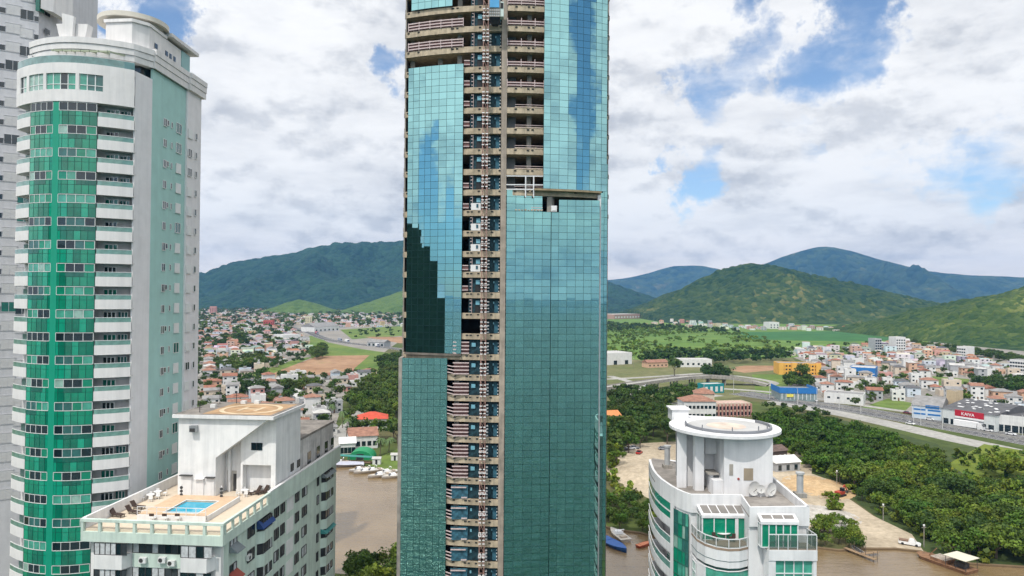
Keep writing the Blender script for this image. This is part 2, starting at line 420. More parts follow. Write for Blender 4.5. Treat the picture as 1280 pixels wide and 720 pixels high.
# ------------------------------------------------------------------ hills
def profile(pts, Y):
    w = [P(px, py, Y) for px, py in pts]; return np.array([p.x for p in w]), np.array([max(p.z, 0) for p in w])
def hill(name, pts, Y, wf, wb, m, step, rough=.1, crown=0, cell=10, seed=0, spur=260, x0=None, x1=None, smooth=True, label=None):
    xs, zs = profile(pts, Y)
    x = np.arange(xs[0]-wf*.6, xs[-1]+wf*.6, step); y = np.concatenate([np.arange(Y-wf, Y, step), np.arange(Y, Y+wb, step*2)])
    X, YY = np.meshgrid(x, y)
    # perspective: the ridge column stays on its own sight line
    h0 = np.interp(x, xs, zs, left=0, right=0)
    k = max(3, int(60/step)); h0 = np.convolve(np.pad(h0, k, mode='edge'), np.ones(2*k+1)/(2*k+1), 'valid') if step > 20 else h0
    t_ = np.where(YY < Y, (Y-YY)/wf, (YY-Y)/wb)
    warp = (fbm(X/spur, YY/spur, 4, seed+3)-.5)
    tt = np.clip(t_ + warp*.5*np.clip(t_*4, 0, 1)*np.clip((1-t_)*3, 0, 1), 0, 1)
    prof = (np.cos(tt*math.pi)*.5+.5)**1.05
    rid = fbm(X/spur, YY/(spur*1.7), 5, seed, True)
    H = h0[None, :]*prof
    H = H*(1 - rough*2*(1-rid)*np.clip(t_*5, 0.0, 1)*1.5) + h0[None, :]*rough*.10*(fbm(X/(spur*.3), YY/(spur*.3), 4, seed+9)-.5)
    if crown: H = H + np.where(H > 3, crown*domes(X, YY, cell, seed), 0)*np.clip(H/10, 0, 1)*np.clip((1-t_)*8, 0, 1)
    edge = np.clip(h0/4, 0, 1)[None, :]
    Z = H*edge - 1.5*(1-edge) - np.where(t_ >= .98, 2, 0)
    o = loft_grid(X, YY, Z, name, m, smooth); tag(o, kind='structure'); return o
def forest_mat(name, dark, light, cell, accent=None):
    t = MT(name); t.set(.9, 0, .15)
    a = t.tex(.004, 5, .6); v = t.n('ShaderNodeTexVoronoi'); tcn = t.n('ShaderNodeTexCoord'); t.l(tcn.outputs['Object'], v.inputs['Vector']); v.inputs['Scale'].default_value = 1/cell
    sp = t.n('ShaderNodeSeparateColor'); t.l(v.outputs['Color'], sp.inputs[0])
    f = t.n('ShaderNodeMath', operation='MULTIPLY_ADD'); t.l(sp.outputs[0], f.inputs[0]); f.inputs[1].default_value = .55
    g = t.n('ShaderNodeMath', operation='MULTIPLY_ADD'); t.l(a, g.inputs[0]); g.inputs[1].default_value = 1.5; g.inputs[2].default_value = -.55
    t.l(g.outputs[0], f.inputs[2])
    st = [(.15, dark), (.75, light)] + ([(.95, accent)] if accent else [])
    c = t.ramp(f.outputs[0], st)
    d = t.ramp(t.tex(1.3/cell*3, 4, .7), [(.3, (.7,)*3), (.7, (1.25,)*3)])
    t.col(t.mix(1., c, d, 'MULTIPLY')); t.bump(v.outputs['Distance'], .9, -cell*.5); return t.m
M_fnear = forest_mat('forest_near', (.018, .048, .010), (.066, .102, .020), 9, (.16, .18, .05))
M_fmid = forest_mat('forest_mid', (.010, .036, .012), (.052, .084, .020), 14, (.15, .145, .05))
M_ffar = forest_mat('forest_far_hazed', (.006, .030, .026), (.022, .062, .036), 22)  # bluish cast of distant haze mixed into the forest green
M_fblue = forest_mat('forest_distant_hazed', (.008, .034, .032), (.045, .080, .045), 60, (.10, .105, .06))  # haze blue painted into the mountain forest colour, on top of the air volume
M_pasture = forest_mat('pasture', (.06, .11, .025), (.095, .15, .035), 14)

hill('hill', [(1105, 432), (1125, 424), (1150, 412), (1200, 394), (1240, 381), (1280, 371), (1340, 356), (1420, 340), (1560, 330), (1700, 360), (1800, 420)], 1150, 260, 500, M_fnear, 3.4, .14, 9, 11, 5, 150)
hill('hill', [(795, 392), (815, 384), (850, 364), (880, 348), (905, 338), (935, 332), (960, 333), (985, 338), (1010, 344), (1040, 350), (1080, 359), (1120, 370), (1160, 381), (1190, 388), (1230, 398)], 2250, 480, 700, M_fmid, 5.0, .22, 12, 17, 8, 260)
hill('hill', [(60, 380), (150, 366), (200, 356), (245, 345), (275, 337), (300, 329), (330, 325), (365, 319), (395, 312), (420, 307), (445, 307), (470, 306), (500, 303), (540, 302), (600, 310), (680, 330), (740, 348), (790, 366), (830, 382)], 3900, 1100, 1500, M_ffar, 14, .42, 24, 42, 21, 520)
hill('hill', [(330, 389), (345, 383), (358, 378), (374, 374), (390, 378), (404, 383), (420, 389)], 2350, 150, 260, M_pasture, 7, .05, 0, 10, 2, 120)
hill('hill', [(420, 392), (450, 382), (475, 374), (500, 366), (540, 356), (600, 350), (660, 362), (700, 380), (720, 392)], 2500, 260, 400, M_pasture, 8, .10, 6, 30, 4, 150)
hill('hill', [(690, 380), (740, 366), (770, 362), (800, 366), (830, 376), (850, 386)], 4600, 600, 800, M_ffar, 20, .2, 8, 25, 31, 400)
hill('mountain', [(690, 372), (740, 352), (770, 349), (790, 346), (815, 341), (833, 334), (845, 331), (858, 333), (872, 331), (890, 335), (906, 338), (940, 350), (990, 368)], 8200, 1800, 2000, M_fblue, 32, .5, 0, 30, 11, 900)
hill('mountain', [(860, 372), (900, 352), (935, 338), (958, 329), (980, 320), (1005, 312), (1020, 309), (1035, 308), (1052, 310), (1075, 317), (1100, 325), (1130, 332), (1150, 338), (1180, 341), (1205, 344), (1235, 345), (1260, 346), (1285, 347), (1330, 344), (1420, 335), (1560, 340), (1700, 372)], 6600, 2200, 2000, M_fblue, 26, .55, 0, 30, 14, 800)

# ------------------------------------------------------------------ roads
def road(name, px, w, m, z=.03, world=False, lines=None, kerb=None, smooth_n=6):
    pts = [Vector(p) for p in (px if world else [G(*p) for p in px])]
    # Catmull-Rom refinement
    q = []
    for i in range(len(pts)-1):
        p0 = pts[max(i-1, 0)]; p1 = pts[i]; p2 = pts[i+1]; p3 = pts[min(i+2, len(pts)-1)]
        for k in range(smooth_n):
            t = k/smooth_n
            q.append(.5*((2*p1)+(p2-p0)*t+(2*p0-5*p1+4*p2-p3)*t*t+(3*p1-p0-3*p2+p3)*t**3))
    q.append(pts[-1]); q = [(v.x, v.y) for v in q]
    def strip(d0, d1, z, nm, mm):
        a = offset(q, d0); c = offset(q, d1); bb = MB()
        for i in range(len(q)-1): bb.quad((*a[i], z), (*c[i], z), (*c[i+1], z), (*a[i+1], z))
        o = bb.build(nm, mm); tag(o, kind='structure'); return o
    strip(w/2, -w/2, z, name, m)
    for d, dash in (lines or []):
        bb = MB(); a = offset(q, d+.14); c = offset(q, d-.14)
        for i in range(len(q)-1):
            if dash and i % 2: continue
            bb.quad((*a[i], z+.006), (*c[i], z+.006), (*c[i+1], z+.006), (*a[i+1], z+.006))
        tag(bb.build('road_marking', M_line), kind='structure')
    for d in (kerb or []):
        bb = MB(); bb.wall(offset(q, d), 0, .16 if abs(d) > .5 else .85, .35); tag(bb.build('kerb', M_lite), kind='structure')
    return q
# dual carriageway beyond the mangrove (right of the glass tower)
hw = [(925, 491), (985, 500), (1040, 508), (1080, 514), (1130, 523), (1180, 532), (1230, 541), (1290, 552), (1400, 574)]
Qhw = road('highway', hw, 24, M_asph, .03, lines=[(11, 0), (-11, 0), (1.2, 0), (-1.2, 0), (4.6, 1), (-4.6, 1), (8, 0), (-8, 0)], kerb=[.1], smooth_n=10)
road('frontage_road', [(905, 486), (960, 490), (1040, 501), (1100, 510), (1150, 517), (1230, 531), (1300, 545)], 7, M_lite, .026)
road('service_road', [(960, 502), (1000, 508), (1040, 515), (1085, 524), (1140, 536.5), (1190, 548), (1240, 558.5), (1300, 572)], 15, M_lite, .022)
# loop road and approach by the flyover
road('road', [(700, 476), (780, 473), (830, 470), (880, 467), (920, 470), (955, 475), (968, 479), (955, 482), (930, 480)], 7, M_lite, .03)
road('road', [(762, 470), (790, 478), (800, 486), (780, 500)], 7, M_lite, .026)
road('road', [(900, 494), (870, 498), (840, 506), (770, 514), (720, 520)], 7, M_lite, .026)
# road across the far bank town
Qtr = road('highway', [(360, 408), (385, 415), (405, 423), (430, 428), (465, 432), (510, 438), (560, 446)], 17, M_asph, .04, lines=[(7.6, 0), (-7.6, 0)], kerb=[.1])
road('street', [(418, 560), (428, 540), (450, 515), (478, 490), (500, 470)], 7, M_lite, .03)
road('street', [(240, 470), (290, 452), (340, 440), (380, 425)], 8, M_lite, .03)
road('street', [(240, 520), (320, 492), (400, 478), (440, 470)], 7, M_lite, .03)

# ------------------------------------------------------------------ haze
t = bpy.data.materials.new('haze_air'); t.use_nodes = True
for n in list(t.node_tree.nodes):
    if n.type == 'BSDF_PRINCIPLED': t.node_tree.nodes.remove(n)
pv = t.node_tree.nodes.new('ShaderNodeVolumePrincipled'); pv.inputs['Color'].default_value = (.20, .48, .95, 1)
pv.inputs['Density'].default_value = .5/7000; pv.inputs['Anisotropy'].default_value = .1
t.node_tree.links.new(pv.outputs[0], t.node_tree.nodes['Material Output'].inputs['Volume'])
b = MB(); b.box(-9500, 9500, -9200, 9200, -3, 640)
HAZE = tag(b.build('haze', t), kind='stuff'); HAZE.display_type = 'WIRE'

# ================================================================== unfinished glass tower
FH = 3.126; Z0 = 65.0 - 0.25        # slab soffit heights Z0 + k*FH
KS = list(range(-21, 16))
def zk(k): return Z0 + k*FH
M_conc = mat('raw_concrete', (.52, .43, .31), .9, var=.22, scale=1.2, streak=.4, bump=.3)
M_conc2 = mat('grey_concrete', (.34, .315, .28), .9, var=.2, scale=.8, streak=.35)
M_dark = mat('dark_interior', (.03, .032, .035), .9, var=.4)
M_rail = mat('guard_rail_pale', (.58, .47, .46), .7, var=.15, scale=4)
M_rail2 = mat('guard_board_maroon', (.15, .075, .07), .8, var=.3, scale=3)
M_net = mat('teal_netting', (.012, .045, .06), .75, var=.6, scale=2.5)
M_netb = mat('blue_netting', (.035, .12, .17), .75, var=.5, scale=2.0)
M_white = mat('white_sheet', (.78, .78, .78), .6, var=.06)
M_sign = mat('site_notice_blue', (.18, .42, .52), .5, var=.1)
M_steel = mat('hoist_steel', (.33, .20, .17), .7, var=.4, scale=3)
M_joint = mat('curtain_joint', (.02, .075, .075), .5, var=.1)
M_alu = mat('white_aluminium', (.70, .71, .72), .4, var=.08)
t = MT('mirror_glass'); t.set(.015, 1.0, .5)
at = t.n('ShaderNodeAttribute', attribute_name='tone')
t.col(at.outputs['Color']); M_glass = t.m
tower = thing('glass_tower', 'unfinished green mirror-glass skyscraper with an open concrete slot up its middle', 'skyscraper')
def TXp(px): return (px-640)/F*104.3
# floor slabs: convex front edge, open in the slot
def front(x0, x1, off=0., n=14):
    return [(x0+(x1-x0)*i/n, tower_y(x0+(x1-x0)*i/n)+off) for i in range(n+1)]
XL, XR = TX-TW+.15, TX+TW-.15
slab_poly = front(XL, XR, .25, 24) + [(XR, 130), (XL, 130)]
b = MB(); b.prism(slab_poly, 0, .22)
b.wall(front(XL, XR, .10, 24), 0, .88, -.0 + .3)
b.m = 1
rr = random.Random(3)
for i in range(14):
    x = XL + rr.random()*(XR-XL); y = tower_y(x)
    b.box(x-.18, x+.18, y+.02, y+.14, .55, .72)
slab = b.build('floor_slab', [M_conc, M_dark], tower); slab.location.z = zk(5)
for k in KS:
    if k > 5: dup(slab, tower, (0, 0, zk(k)))
xm = TXp(631.8)
b = MB(); b.prism(front(XL, xm, .25, 16) + [(xm, 108), (XR, 108), (XR, 130), (XL, 130)], 0, .22); b.wall(front(XL, xm, .10, 16), 0, .88, .3)
b.m = 1
for i in range(7):
    x = XL + rr.random()*(xm-XL); y = tower_y(x); b.box(x-.18, x+.18, y+.02, y+.14, .55, .72)
slab2 = b.build('floor_slab', [M_conc, M_dark], tower); slab2.location.z = zk(KS[0])
for k in KS[1:]:
    if k < 5: dup(slab2, tower, (0, 0, zk(k)))
# core, columns, side and back walls
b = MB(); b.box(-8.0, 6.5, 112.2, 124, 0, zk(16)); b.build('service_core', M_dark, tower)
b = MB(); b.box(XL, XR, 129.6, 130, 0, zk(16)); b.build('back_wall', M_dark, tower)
col_px = [589.5, 643.5, 676]
for px, y in [(508, 108.6), (545, 107.4), (571, 105.9), (628.3, 104.0), (660, 105.6), (690, 106.0)]:
    x = TXp(px); b = MB(); w = .42 if px == 628.3 else .35
    b.box(x-w, x+w, y, y+.75, 0, zk(16)); b.build('concrete_column', M_conc2 if px != 628.3 else mat('column_concrete', (.40, .34, .28), .9, var=.2, streak=.4), tower)
M_grey = mat('blockwork', (.22, .235, .25), .9, var=.15)
b = MB(); b.box(TXp(632), TXp(643), 106.6, 107, 0, zk(16)); b.build('partition_wall', M_grey, tower)
# side skins with slab stubs
for s, x in ((-1, XL), (1, XR)):
    b = MB(); xa, xb = (x-.14, x+.05) if s < 0 else (x-.05, x+.14)
    b.box(xa, xb, tower_y(XL)+.35, 130, 0, zk(16)); b.m = 1
    for k in KS:
        if s < 0 or k > 3: b.box(min(x, x+s*.24), max(x, x+s*.24), 107.6, 111, zk(k)+.1, zk(k)+.75)
        if s < 0: b.box(x-.26, x, 107.9, 108.4, zk(k)+.9, zk(k)+1.6)
    b.build('side_wall', [M_conc2, mat('side_concrete', (.30, .27, .235), .9, var=.25)], tower)
# curtain wall: flat panes on the convex line, dark joints behind
def tone(c, rnd, s):
    k = 1+rnd.uniform(-s, s); return (c[0]*k, c[1]*k, c[2]*k, 1)
def curtain(name, pxs, zlo, zhi, off, rows=3, tint=(.38, .60, .57), skip=(), seed=1, pale=(), flat=None, line=None, amp=.07):
    rnd = random.Random(seed); xs = [TXp(p) for p in pxs]; V = []; Fc = []; C = []
    h = FH/rows; nz = int(round((zhi-zlo)/h)); h = (zhi-zlo)/nz; g = .024
    cols = [1+rnd.uniform(-.05, .05) for _ in xs]
    for i in range(len(xs)-1):
        for j in range(nz):
            cx, cz = (pxs[i]+pxs[i+1])/2, zlo+(j+.5)*h
            if any(a <= cx <= c_ and d <= cz <= e for a, c_, d, e in skip): continue
            x0, x1 = xs[i]+g, xs[i+1]-g; y0, y1 = (tower_y(xs[i])+off, tower_y(xs[i+1])+off) if flat is None else (flat, flat)
            if line: y0, y1 = [line[0]+(line[1]-line[0])*(q-xs[0])/(xs[-1]-xs[0]) for q in (xs[i], xs[i+1])]
            z0, z1 = zlo+j*h+g, zlo+(j+1)*h-g
            ta, tb = rnd.gauss(0, .0009), rnd.gauss(0, .0011)
            o = len(V)
            V += [(x0, y0-ta-tb, z0), (x1, y1+ta-tb, z0), (x1, y1+ta+tb, z1), (x0, y0-ta+tb, z1)]
            Fc.append((o, o+1, o+2, o+3)); c = tone(tint, rnd, amp); c = tuple(q*cols[i] for q in c[:3])+(1,)
            for a, c_, d, e in pale:
                if a <= cx <= c_ and d <= cz <= e: c = (.72, .84, .78, 1)
            C.append(c)
    o = fast_mesh(np.array(V), np.array(Fc), name, M_glass, False, tower, np.array(C))
    # dark carrier grid behind the panes and glass edge thickness
    b = MB()
    if line: b.wall([(xs[0], line[0]+.03), (xs[-1], line[1]+.03)], zlo, zhi, .09)
    elif flat is not None: b.box(xs[0], xs[-1], flat+.03, flat+.12, zlo, zhi)
    elif not skip:
        b.wall(front(xs[0], xs[-1], off+.03, 16), zlo, zhi, .09)
    else:
        sx0, sx1, sz0, sz1 = skip[0]
        b.wall(front(xs[0], xs[-1], off+.03, 16), zlo, sz0, .09)
        if sz1 < zhi: b.wall(front(xs[0], xs[-1], off+.03, 16), sz1, zhi, .09)
        b.wall(front(xs[0], TXp(sx0), off+.03, 6), sz0, min(sz1, zhi), .09); b.wall(front(TXp(sx1), xs[-1], off+.03, 12), sz0, min(sz1, zhi), .09)
    fr = b.build('glazing_frame', M_joint, o); return o
def zpy(px, py, off=0.): return P(px, py, tower_y(TXp(px))+off).z
def span(a, c, n): return [a+(c-a)*i/n for i in range(n+1)]
topz = zk(15)
ul = [505, 512, 520, 528, 536, 546, 556, 566.5, 577]
curtain('curtain_wall', ul, zpy(566, 442, -.35), zpy(566, 80, -.35), -.35, tint=(.27, .50, .50), seed=4)
curtain('curtain_wall', [508, 517, 526, 535, 544, 553, 562], zpy(540, 10), topz, -.2, tint=(.27, .50, .50), seed=5)
curtain('curtain_wall', [503, 511, 519, 527, 535, 543, 551, 559.5], 0.3, zpy(540, 447), -.05, tint=(.25, .49, .455), seed=6, flat=104.75)
b = MB(); b.box(TXp(502.6)-.5, TXp(502.9), 104.8, 107.6, 0, zpy(540, 447)); b.build('edge_pier', M_conc2, tower)
ur = [678, 686.5, 697.5, 709, 720, 728, 737, 745, 752.5, 760]
curtain('curtain_wall', ur, zpy(690, 236, -.7), topz, -.7, tint=(.27, .50, .50), seed=7)
lrA = [632.5, 644, 655, 666.5, 677.5, 688.4]; lrB = [689.0, 698.5, 709.2, 720, 730.4, 740.2, 750.6]
zt = zpy(645, 237, -.1); zlr = lambda py: 65-(py-371)/F*104.5
curtain('curtain_wall', lrA, 0.3, zlr(264), 0, tint=(.25, .49, .455), seed=8, line=(104.0, 104.9))
curtain('curtain_wall', lrA[:-1], zlr(264)+.01, zt, 0, tint=(.26, .50, .47), seed=13, line=(104.0, 104.72))
curtain('curtain_wall', lrB, 0.3, zlr(264), 0, tint=(.25, .49, .455), seed=18, line=(105.2, 105.7))
curtain('curtain_wall', lrB[1:], zlr(264)+.01, zlr(248), 0, tint=(.26, .50, .47), seed=19, line=(105.28, 105.7))
curtain('curtain_wall', [752.6, 757.5, 762], 0.3, zpy(757, 205), -.05, tint=(.25, .49, .455), seed=9)
# white channel beside the strip, ledge under the upper glass
b = MB(); x = TXp(751); b.box(x-.30, x+.22, tower_y(x)-.42, tower_y(x)+.2, 0, zpy(751, 244)); b.build('edge_channel', M_alu, tower)
z = zpy(690, 236, -.7)
b = MB(); b.wall(front(TXp(667), TXp(753), -.85, 14), z-.30, z-.02, 1.6); b.build('ledge', mat('ledge_concrete', (.30, .24, .15), .9, var=.3), tower)
z = zpy(566, 442, -.35)
b = MB(); b.wall(front(TXp(503), TXp(577), -.42, 10), z-.34, z-.02, .7); b.build('ledge', mat('ledge_grey', (.16, .14, .12), .9, var=.4), tower)
# dark opening left of the seam: column stub and a white box
b = MB(); z = zlr(264); x = TXp(687)
b.box(x-.45, x+.35, tower_y(x)+.3, tower_y(x)+.9, z, z+3); b.build('concrete_column', M_conc2, tower)
b = MB(); x = TXp(692); b.box(x-.45, x+.45, tower_y(x)+.05, tower_y(x)+.1, z+.05, z+.95); b.m = 1; b.box(x-.3, x+.3, tower_y(x)+.0, tower_y(x)+.04, z+.2, z+.8)
b.build('window_frame', [M_alu, M_white], tower)
# slot furniture on every floor: netted door bays, notices, rails
def fl(name, fn, ks, mats):
    b = MB(); fn(b); o = b.build(name, mats, tower); o.location.z = zk(ks[0])
    for k in ks[1:]: dup(o, tower, (0, 0, zk(k)))
X_ = TXp
def netbay(b):
    b.box(X_(585.5), X_(601), 104.9, 105.0, .9, FH-.05)
    b.m = 1; b.box(X_(594), X_(600.5), 104.82, 104.9, 1.0, 2.6)
    b.m = 2; b.box(X_(594.5), X_(599.5), 104.72, 104.8, 2.1, 2.75)
    b.m = 3
    for z in (1.2, 1.75, 2.3, 2.8): b.box(X_(587), X_(589), 104.6, 104.75, z, z+.12)
    b.box(X_(589.4), X_(589.9), 104.6, 104.8, .9, FH-.1)
fl('netted_bay', netbay, [k for k in KS if k >= -1], [M_net, M_dark, M_sign, M_rail])
def doorbay(b):
    b.box(X_(610), X_(624), 104.9, 105.0, .9, FH-.05)
    b.m = 1; b.box(X_(618), X_(623), 104.8, 104.9, .95, 2.7); b.m = 2; b.box(X_(616.5), X_(617.8), 104.7, 104.8, 2.3, 2.6)
    b.m = 3
    for z in (1.0, 1.5, 2.0, 2.5): b.box(X_(609), X_(611.5), 104.3, 104.8, z, z+.16); b.box(X_(622.8), X_(624), 104.5, 104.8, z, z+.12)
fl('hoist_gate', doorbay, KS, [M_net, M_netb, M_sign, M_white])
def wrap(b):
    b.box(X_(588), X_(600), 104.45, 104.55, .92, 1.95); b.m = 1; b.box(X_(594.5), X_(597), 104.38, 104.44, 1.3, 1.8)
fl('white_sheet', wrap, [4, 3, 2, 1], [M_white, M_netb])
def lowbay(b):
    b.m = 1; b.box(X_(568), X_(586.5), 104.6, 104.7, .9, FH-.45)
    b.m = 0
    for z in (.95, 1.5, 2.05, 2.6): b.box(X_(567), X_(587), 104.35, 104.45, z, z+.17)
    b.m = 2; b.box(X_(587), X_(601), 104.9, 105, .9, FH-.05); b.m = 3; b.box(X_(590), X_(595), 104.72, 104.8, 2.0, 2.6)
fl('guard_screen', lowbay, list(range(-9, -2)), [M_rail, M_rail2, M_net, M_sign])
def lowbay2(b):
    b.m = 1; b.box(X_(566), X_(587), 104.6, 104.7, .9, FH-.25)
    b.m = 0; b.box(X_(566), X_(585), 104.35, 104.45, 2.55, 2.72); b.box(X_(579), X_(586), 104.35, 104.45, 1.0, 1.2)
    b.m = 2; b.box(X_(587), X_(601), 104.9, 105, .9, FH-.05); b.m = 3; b.box(X_(590), X_(592), 104.72, 104.8, 2.1, 2.5)
fl('guard_screen', lowbay2, list(range(-21, -9)), [M_rail, M_netb, M_net, M_sign])
def sidegap(b):
    for z in (1.1, 1.6, 2.1): b.beam((X_(559), 104.9, z+.15), (X_(567), 104.5, z), .12, .13)
fl('guard_rail', sidegap, list(range(-14, -2)), [M_rail])
def shortrail(b):
    for z in (1.15, 1.75): b.box(X_(577.5), X_(585), 104.4, 104.5, z, z+.14)
    b.m = 1; b.box(X_(577.5), X_(585), 104.5, 104.56, 1.0, 1.9)
fl('guard_rail', shortrail, [k for k in range(0, 12) if k not in (2, 3, 6)], [M_rail, M_rail2])
def gapr(b):
    for z in (1.0, 1.6, 2.2): b.box(X_(630.5), X_(632.5), 104.2, 104.4, z, z+.14)
fl('guard_rail', gapr, list(range(-12, 5)), [M_rail])
def tealgap(b): b.box(X_(630), X_(632.6), 104.3, 104.4, .88, FH)
fl('blue_strip', tealgap, list(range(-21, -5)), [M_netb])
def wide(b):
    a = front(X_(632), X_(678), -.05, 8)
    for z in (1.05, 1.45): b.wall(a, z, z+.14, .08)
    b.m = 1; b.wall(front(X_(632), X_(678), .06, 8), .9, 1.7, .05); b.m = 0
    for i in (0, 3, 6, 8): b.box(a[i][0]-.05, a[i][0]+.05, a[i][1], a[i][1]+.1, .88, 2.0)
fl('guard_rail', wide, [10, 11, 12, 13, 14], [M_rail, M_rail2])
def widelow(b):
    a = front(X_(642), X_(678), .3, 8); b.wall(a, 1.0, 1.1, .06); b.wall(a, 1.35, 1.42, .06)
    b.m = 1; rr = random.Random(9)
    for i in range(9): x = X_(643+i*4); b.box(x, x+.3, tower_y(x)+.05, tower_y(x)+.25, .86, .95+rr.random()*.15)
fl('guard_rail', widelow, [4, 5, 6, 7, 8, 9], [M_rail, M_conc])
b = MB(); z = zk(5)
for px in (656, 666): b.box(X_(px)-.09, X_(px)+.09, 103.9, 104.1, z-.3, z+FH-.2)
for dz in (.9, 1.6, FH-.2): b.box(X_(632), X_(678), 103.95, 104.05, z+dz-.08, z+dz+.08)
b.build('working_frame', M_alu, tower)
def leftrail(b):
    a = front(X_(504), X_(576), -.08, 10)
    for z in (1.05, 1.5, 1.95): b.wall(a, z, z+.16, .08)
    b.m = 1; b.wall(front(X_(504), X_(576), .04, 10), .9, 1.9, .05); b.m = 0
    for i in (0, 2, 4, 6, 8, 10): b.box(a[i][0]-.05, a[i][0]+.05, a[i][1], a[i][1]+.1, .88, 2.2)
fl('guard_rail', leftrail, [12, 13], [M_rail, M_rail2])
rebase(tower, (TX, 112, 0))

# construction hoist: lattice mast and cage travelling on it
hoist = thing('construction_hoist', 'rusty lattice hoist mast with a grey lift cage climbing the tower slot', 'hoist')
mx, my, mw = TXp(605.2), 102.9, .36
b = MB()
for sx in (-1, 1):
    for sy in (-1, 1): b.box(mx+sx*mw-.055, mx+sx*mw+.055, my+sy*mw-.055, my+sy*mw+.055, 0, topz)
z = 0; i = 0
while z < topz-1.5:
    s = 1 if i % 2 else -1
    b.beam((mx-s*mw, my-mw, z), (mx+s*mw, my-mw, z+1.5), .06, .06); b.beam((mx-mw, my-mw, z), (mx+mw, my-mw, z), .07, .07)
    b.beam((mx-s*mw, my+mw, z+1.5), (mx+s*mw, my+mw, z), .05, .05)
    b.beam((mx-mw, my-s*mw, z), (mx-mw, my+s*mw, z+1.5), .05, .05); b.beam((mx+mw, my+s*mw, z), (mx+mw, my-s*mw, z+1.5), .05, .05)
    z += 1.5; i += 1
b.build('lattice_mast', M_steel, hoist)
def tie(b):
    b.box(mx-.55, mx+.55, my+.3, 104.2, 1.9, 2.02)
    for z in (1.0, 1.55, 2.1, 2.65): b.box(mx-.46, mx-.1, my-.44, my-.38, z, z+.14); b.box(mx+.12, mx+.46, my-.44, my-.38, z, z+.14)
b = MB(); tie(b); o = b.build('mast_tie', M_white, hoist); o.location.z = zk(KS[0])
for k in KS[1:]: dup(o, hoist, (0, 0, zk(k)))
zc = P(618, 24, 102.6).z
b = MB(); x0, x1 = TXp(609.3), TXp(622.5)
b.box(x0, x1, 101.7, 103.6, zc, zc+2.6)
b.m = 1
for i in range(6): x = x0+(x1-x0)*i/5; b.box(x-.05, x+.05, 101.64, 101.7, zc, zc+2.6)
for j in range(4): b.box(x0, x1, 101.62, 101.68, zc+j*.42, zc+j*.42+.06)
b.m = 2; b.box(x0+.1, x1-.1, 101.55, 101.62, zc+1.35, zc+2.55)
b.m = 3; b._add([(x0, 101.7, zc-.02), (x1, 101.7, zc-.02), (x1, 103.6, zc-.02), (x0, 103.6, zc-.02), (x0+.5, 102.3, zc-.8), (x1-.3, 102.3, zc-.8), (x1-.3, 103.4, zc-.8), (x0+.5, 103.4, zc-.8)],
                [(0, 1, 5, 4), (1, 2, 6, 5), (2, 3, 7, 6), (3, 0, 4, 7), (4, 5, 6, 7)])
b.build('lift_cage', [mat('cage_grey', (.42, .44, .44), .6), M_conc2, mat('cage_blue', (.08, .34, .62), .5), M_dark], hoist)
b = MB(); b.box(x1+.02, x1+.55, 101.8, 103, zc+.1, zc+2.3); b.m = 1; b.box(x1+.1, x1+.5, 101.74, 101.8, zc+1.3, zc+2.1)
b.build('operator_cabin', [mat('cabin_mint', (.55, .66, .62), .5), M_dark], hoist)
rebase(hoist, (mx, my, 0))

# ================================================================== slim white tower with the green glass bay
FL = 2.98
white_r = mat('white_render', (.76, .745, .735), .8, var=.05, scale=.5, streak=.14)
mint_r = mat('sea_green_render', (.40, .64, .60), .85, var=.05, scale=.5, streak=.08)
grey_r = mat('pale_grey_render', (.79, .78, .79), .8, var=.04, streak=.08)
M_wframe = mat('white_frame', (.74, .76, .75), .5, var=.05)
def glassmat(name, c=None, rough=.08, spec=.5, var=.25, scale=1.2):
    if name in _M: return _M[name]
    t = MT(name); t.set(rough, 0, spec); t.b.inputs['Coat Weight'].default_value = .6; t.b.inputs['Coat Roughness'].default_value = .03
    t.col(t.ramp(t.tex(scale, 3), [(.3, sc_(c, 1-var)), (.7, sc_(c, 1+var))])); _M[name] = t.m; return t.m
G_emer = glassmat('emerald_glass', (.004, .235, .135), var=.18, scale=.7)
G_emer2 = glassmat('emerald_glass_deep', (.003, .165, .10), var=.2, scale=.7)
G_emer3 = glassmat('emerald_glass_bright', (.008, .31, .19), var=.12, scale=.7)
G_emerd = glassmat('emerald_glass_dark', (.006, .12, .085))
G_teal = glassmat('teal_curtained_glass', (.07, .34, .25))
G_dark = glassmat('dark_glass', (.010, .022, .028))
G_mid = glassmat('mid_glass', (.03, .13, .12))
G_pale = glassmat('pale_glass', (.28, .44, .38))
G_rail = glassmat('balustrade_glass', (.16, .31, .27))
PAL_BAY = [G_dark, G_teal, G_emer, G_mid, G_pale, G_emerd]
ltw = thing('apartment_tower', 'tall white apartment tower with emerald glass bay and sea green flank', 'apartment tower')
LX, LW, LY, LS = -58.3, 8.2, 88.5, 3.3
def ly(x): return LY + LS*((x-LX)/LW)**2
def arc(x0, x1, off=0., n=10): return [(x0+(x1-x0)*i/n, ly(x0+(x1-x0)*i/n)+off) for i in range(n+1)]
XS = [-66.3, -63.05, -54.2, -50.55]      # balcony | bay | balcony
XW = -50.15
ZB = 89.8                                # underside of the white crown band
# body walls
b = MB(); b.prism([(-66.2, 93.4), (-63.0, 91.9), (-54.2, 91.2), (-50.7, 93.2), (XW-.02, 95.3), (XW-.02, 109.4), (-66.2, 109.4)], 0, ZB+.2)
b.build('body_wall', white_r, ltw)
b = MB(); b.wall([(-50.6, 91.72), (XW, 95.2)], 0, ZB+5, .25); b.build('flank_wall', grey_r, ltw)
b = MB(); b.wall([(XW+.02, 95.2), (XW+.02, 104.9)], 0, 97.0, .3); b.build('flank_wall', mint_r, ltw)
b = MB(); b.wall([(XW+.28, 104.9), (XW+.28, 109.6)], 0, 96.4, .5); b.build('flank_wall', grey_r, ltw)
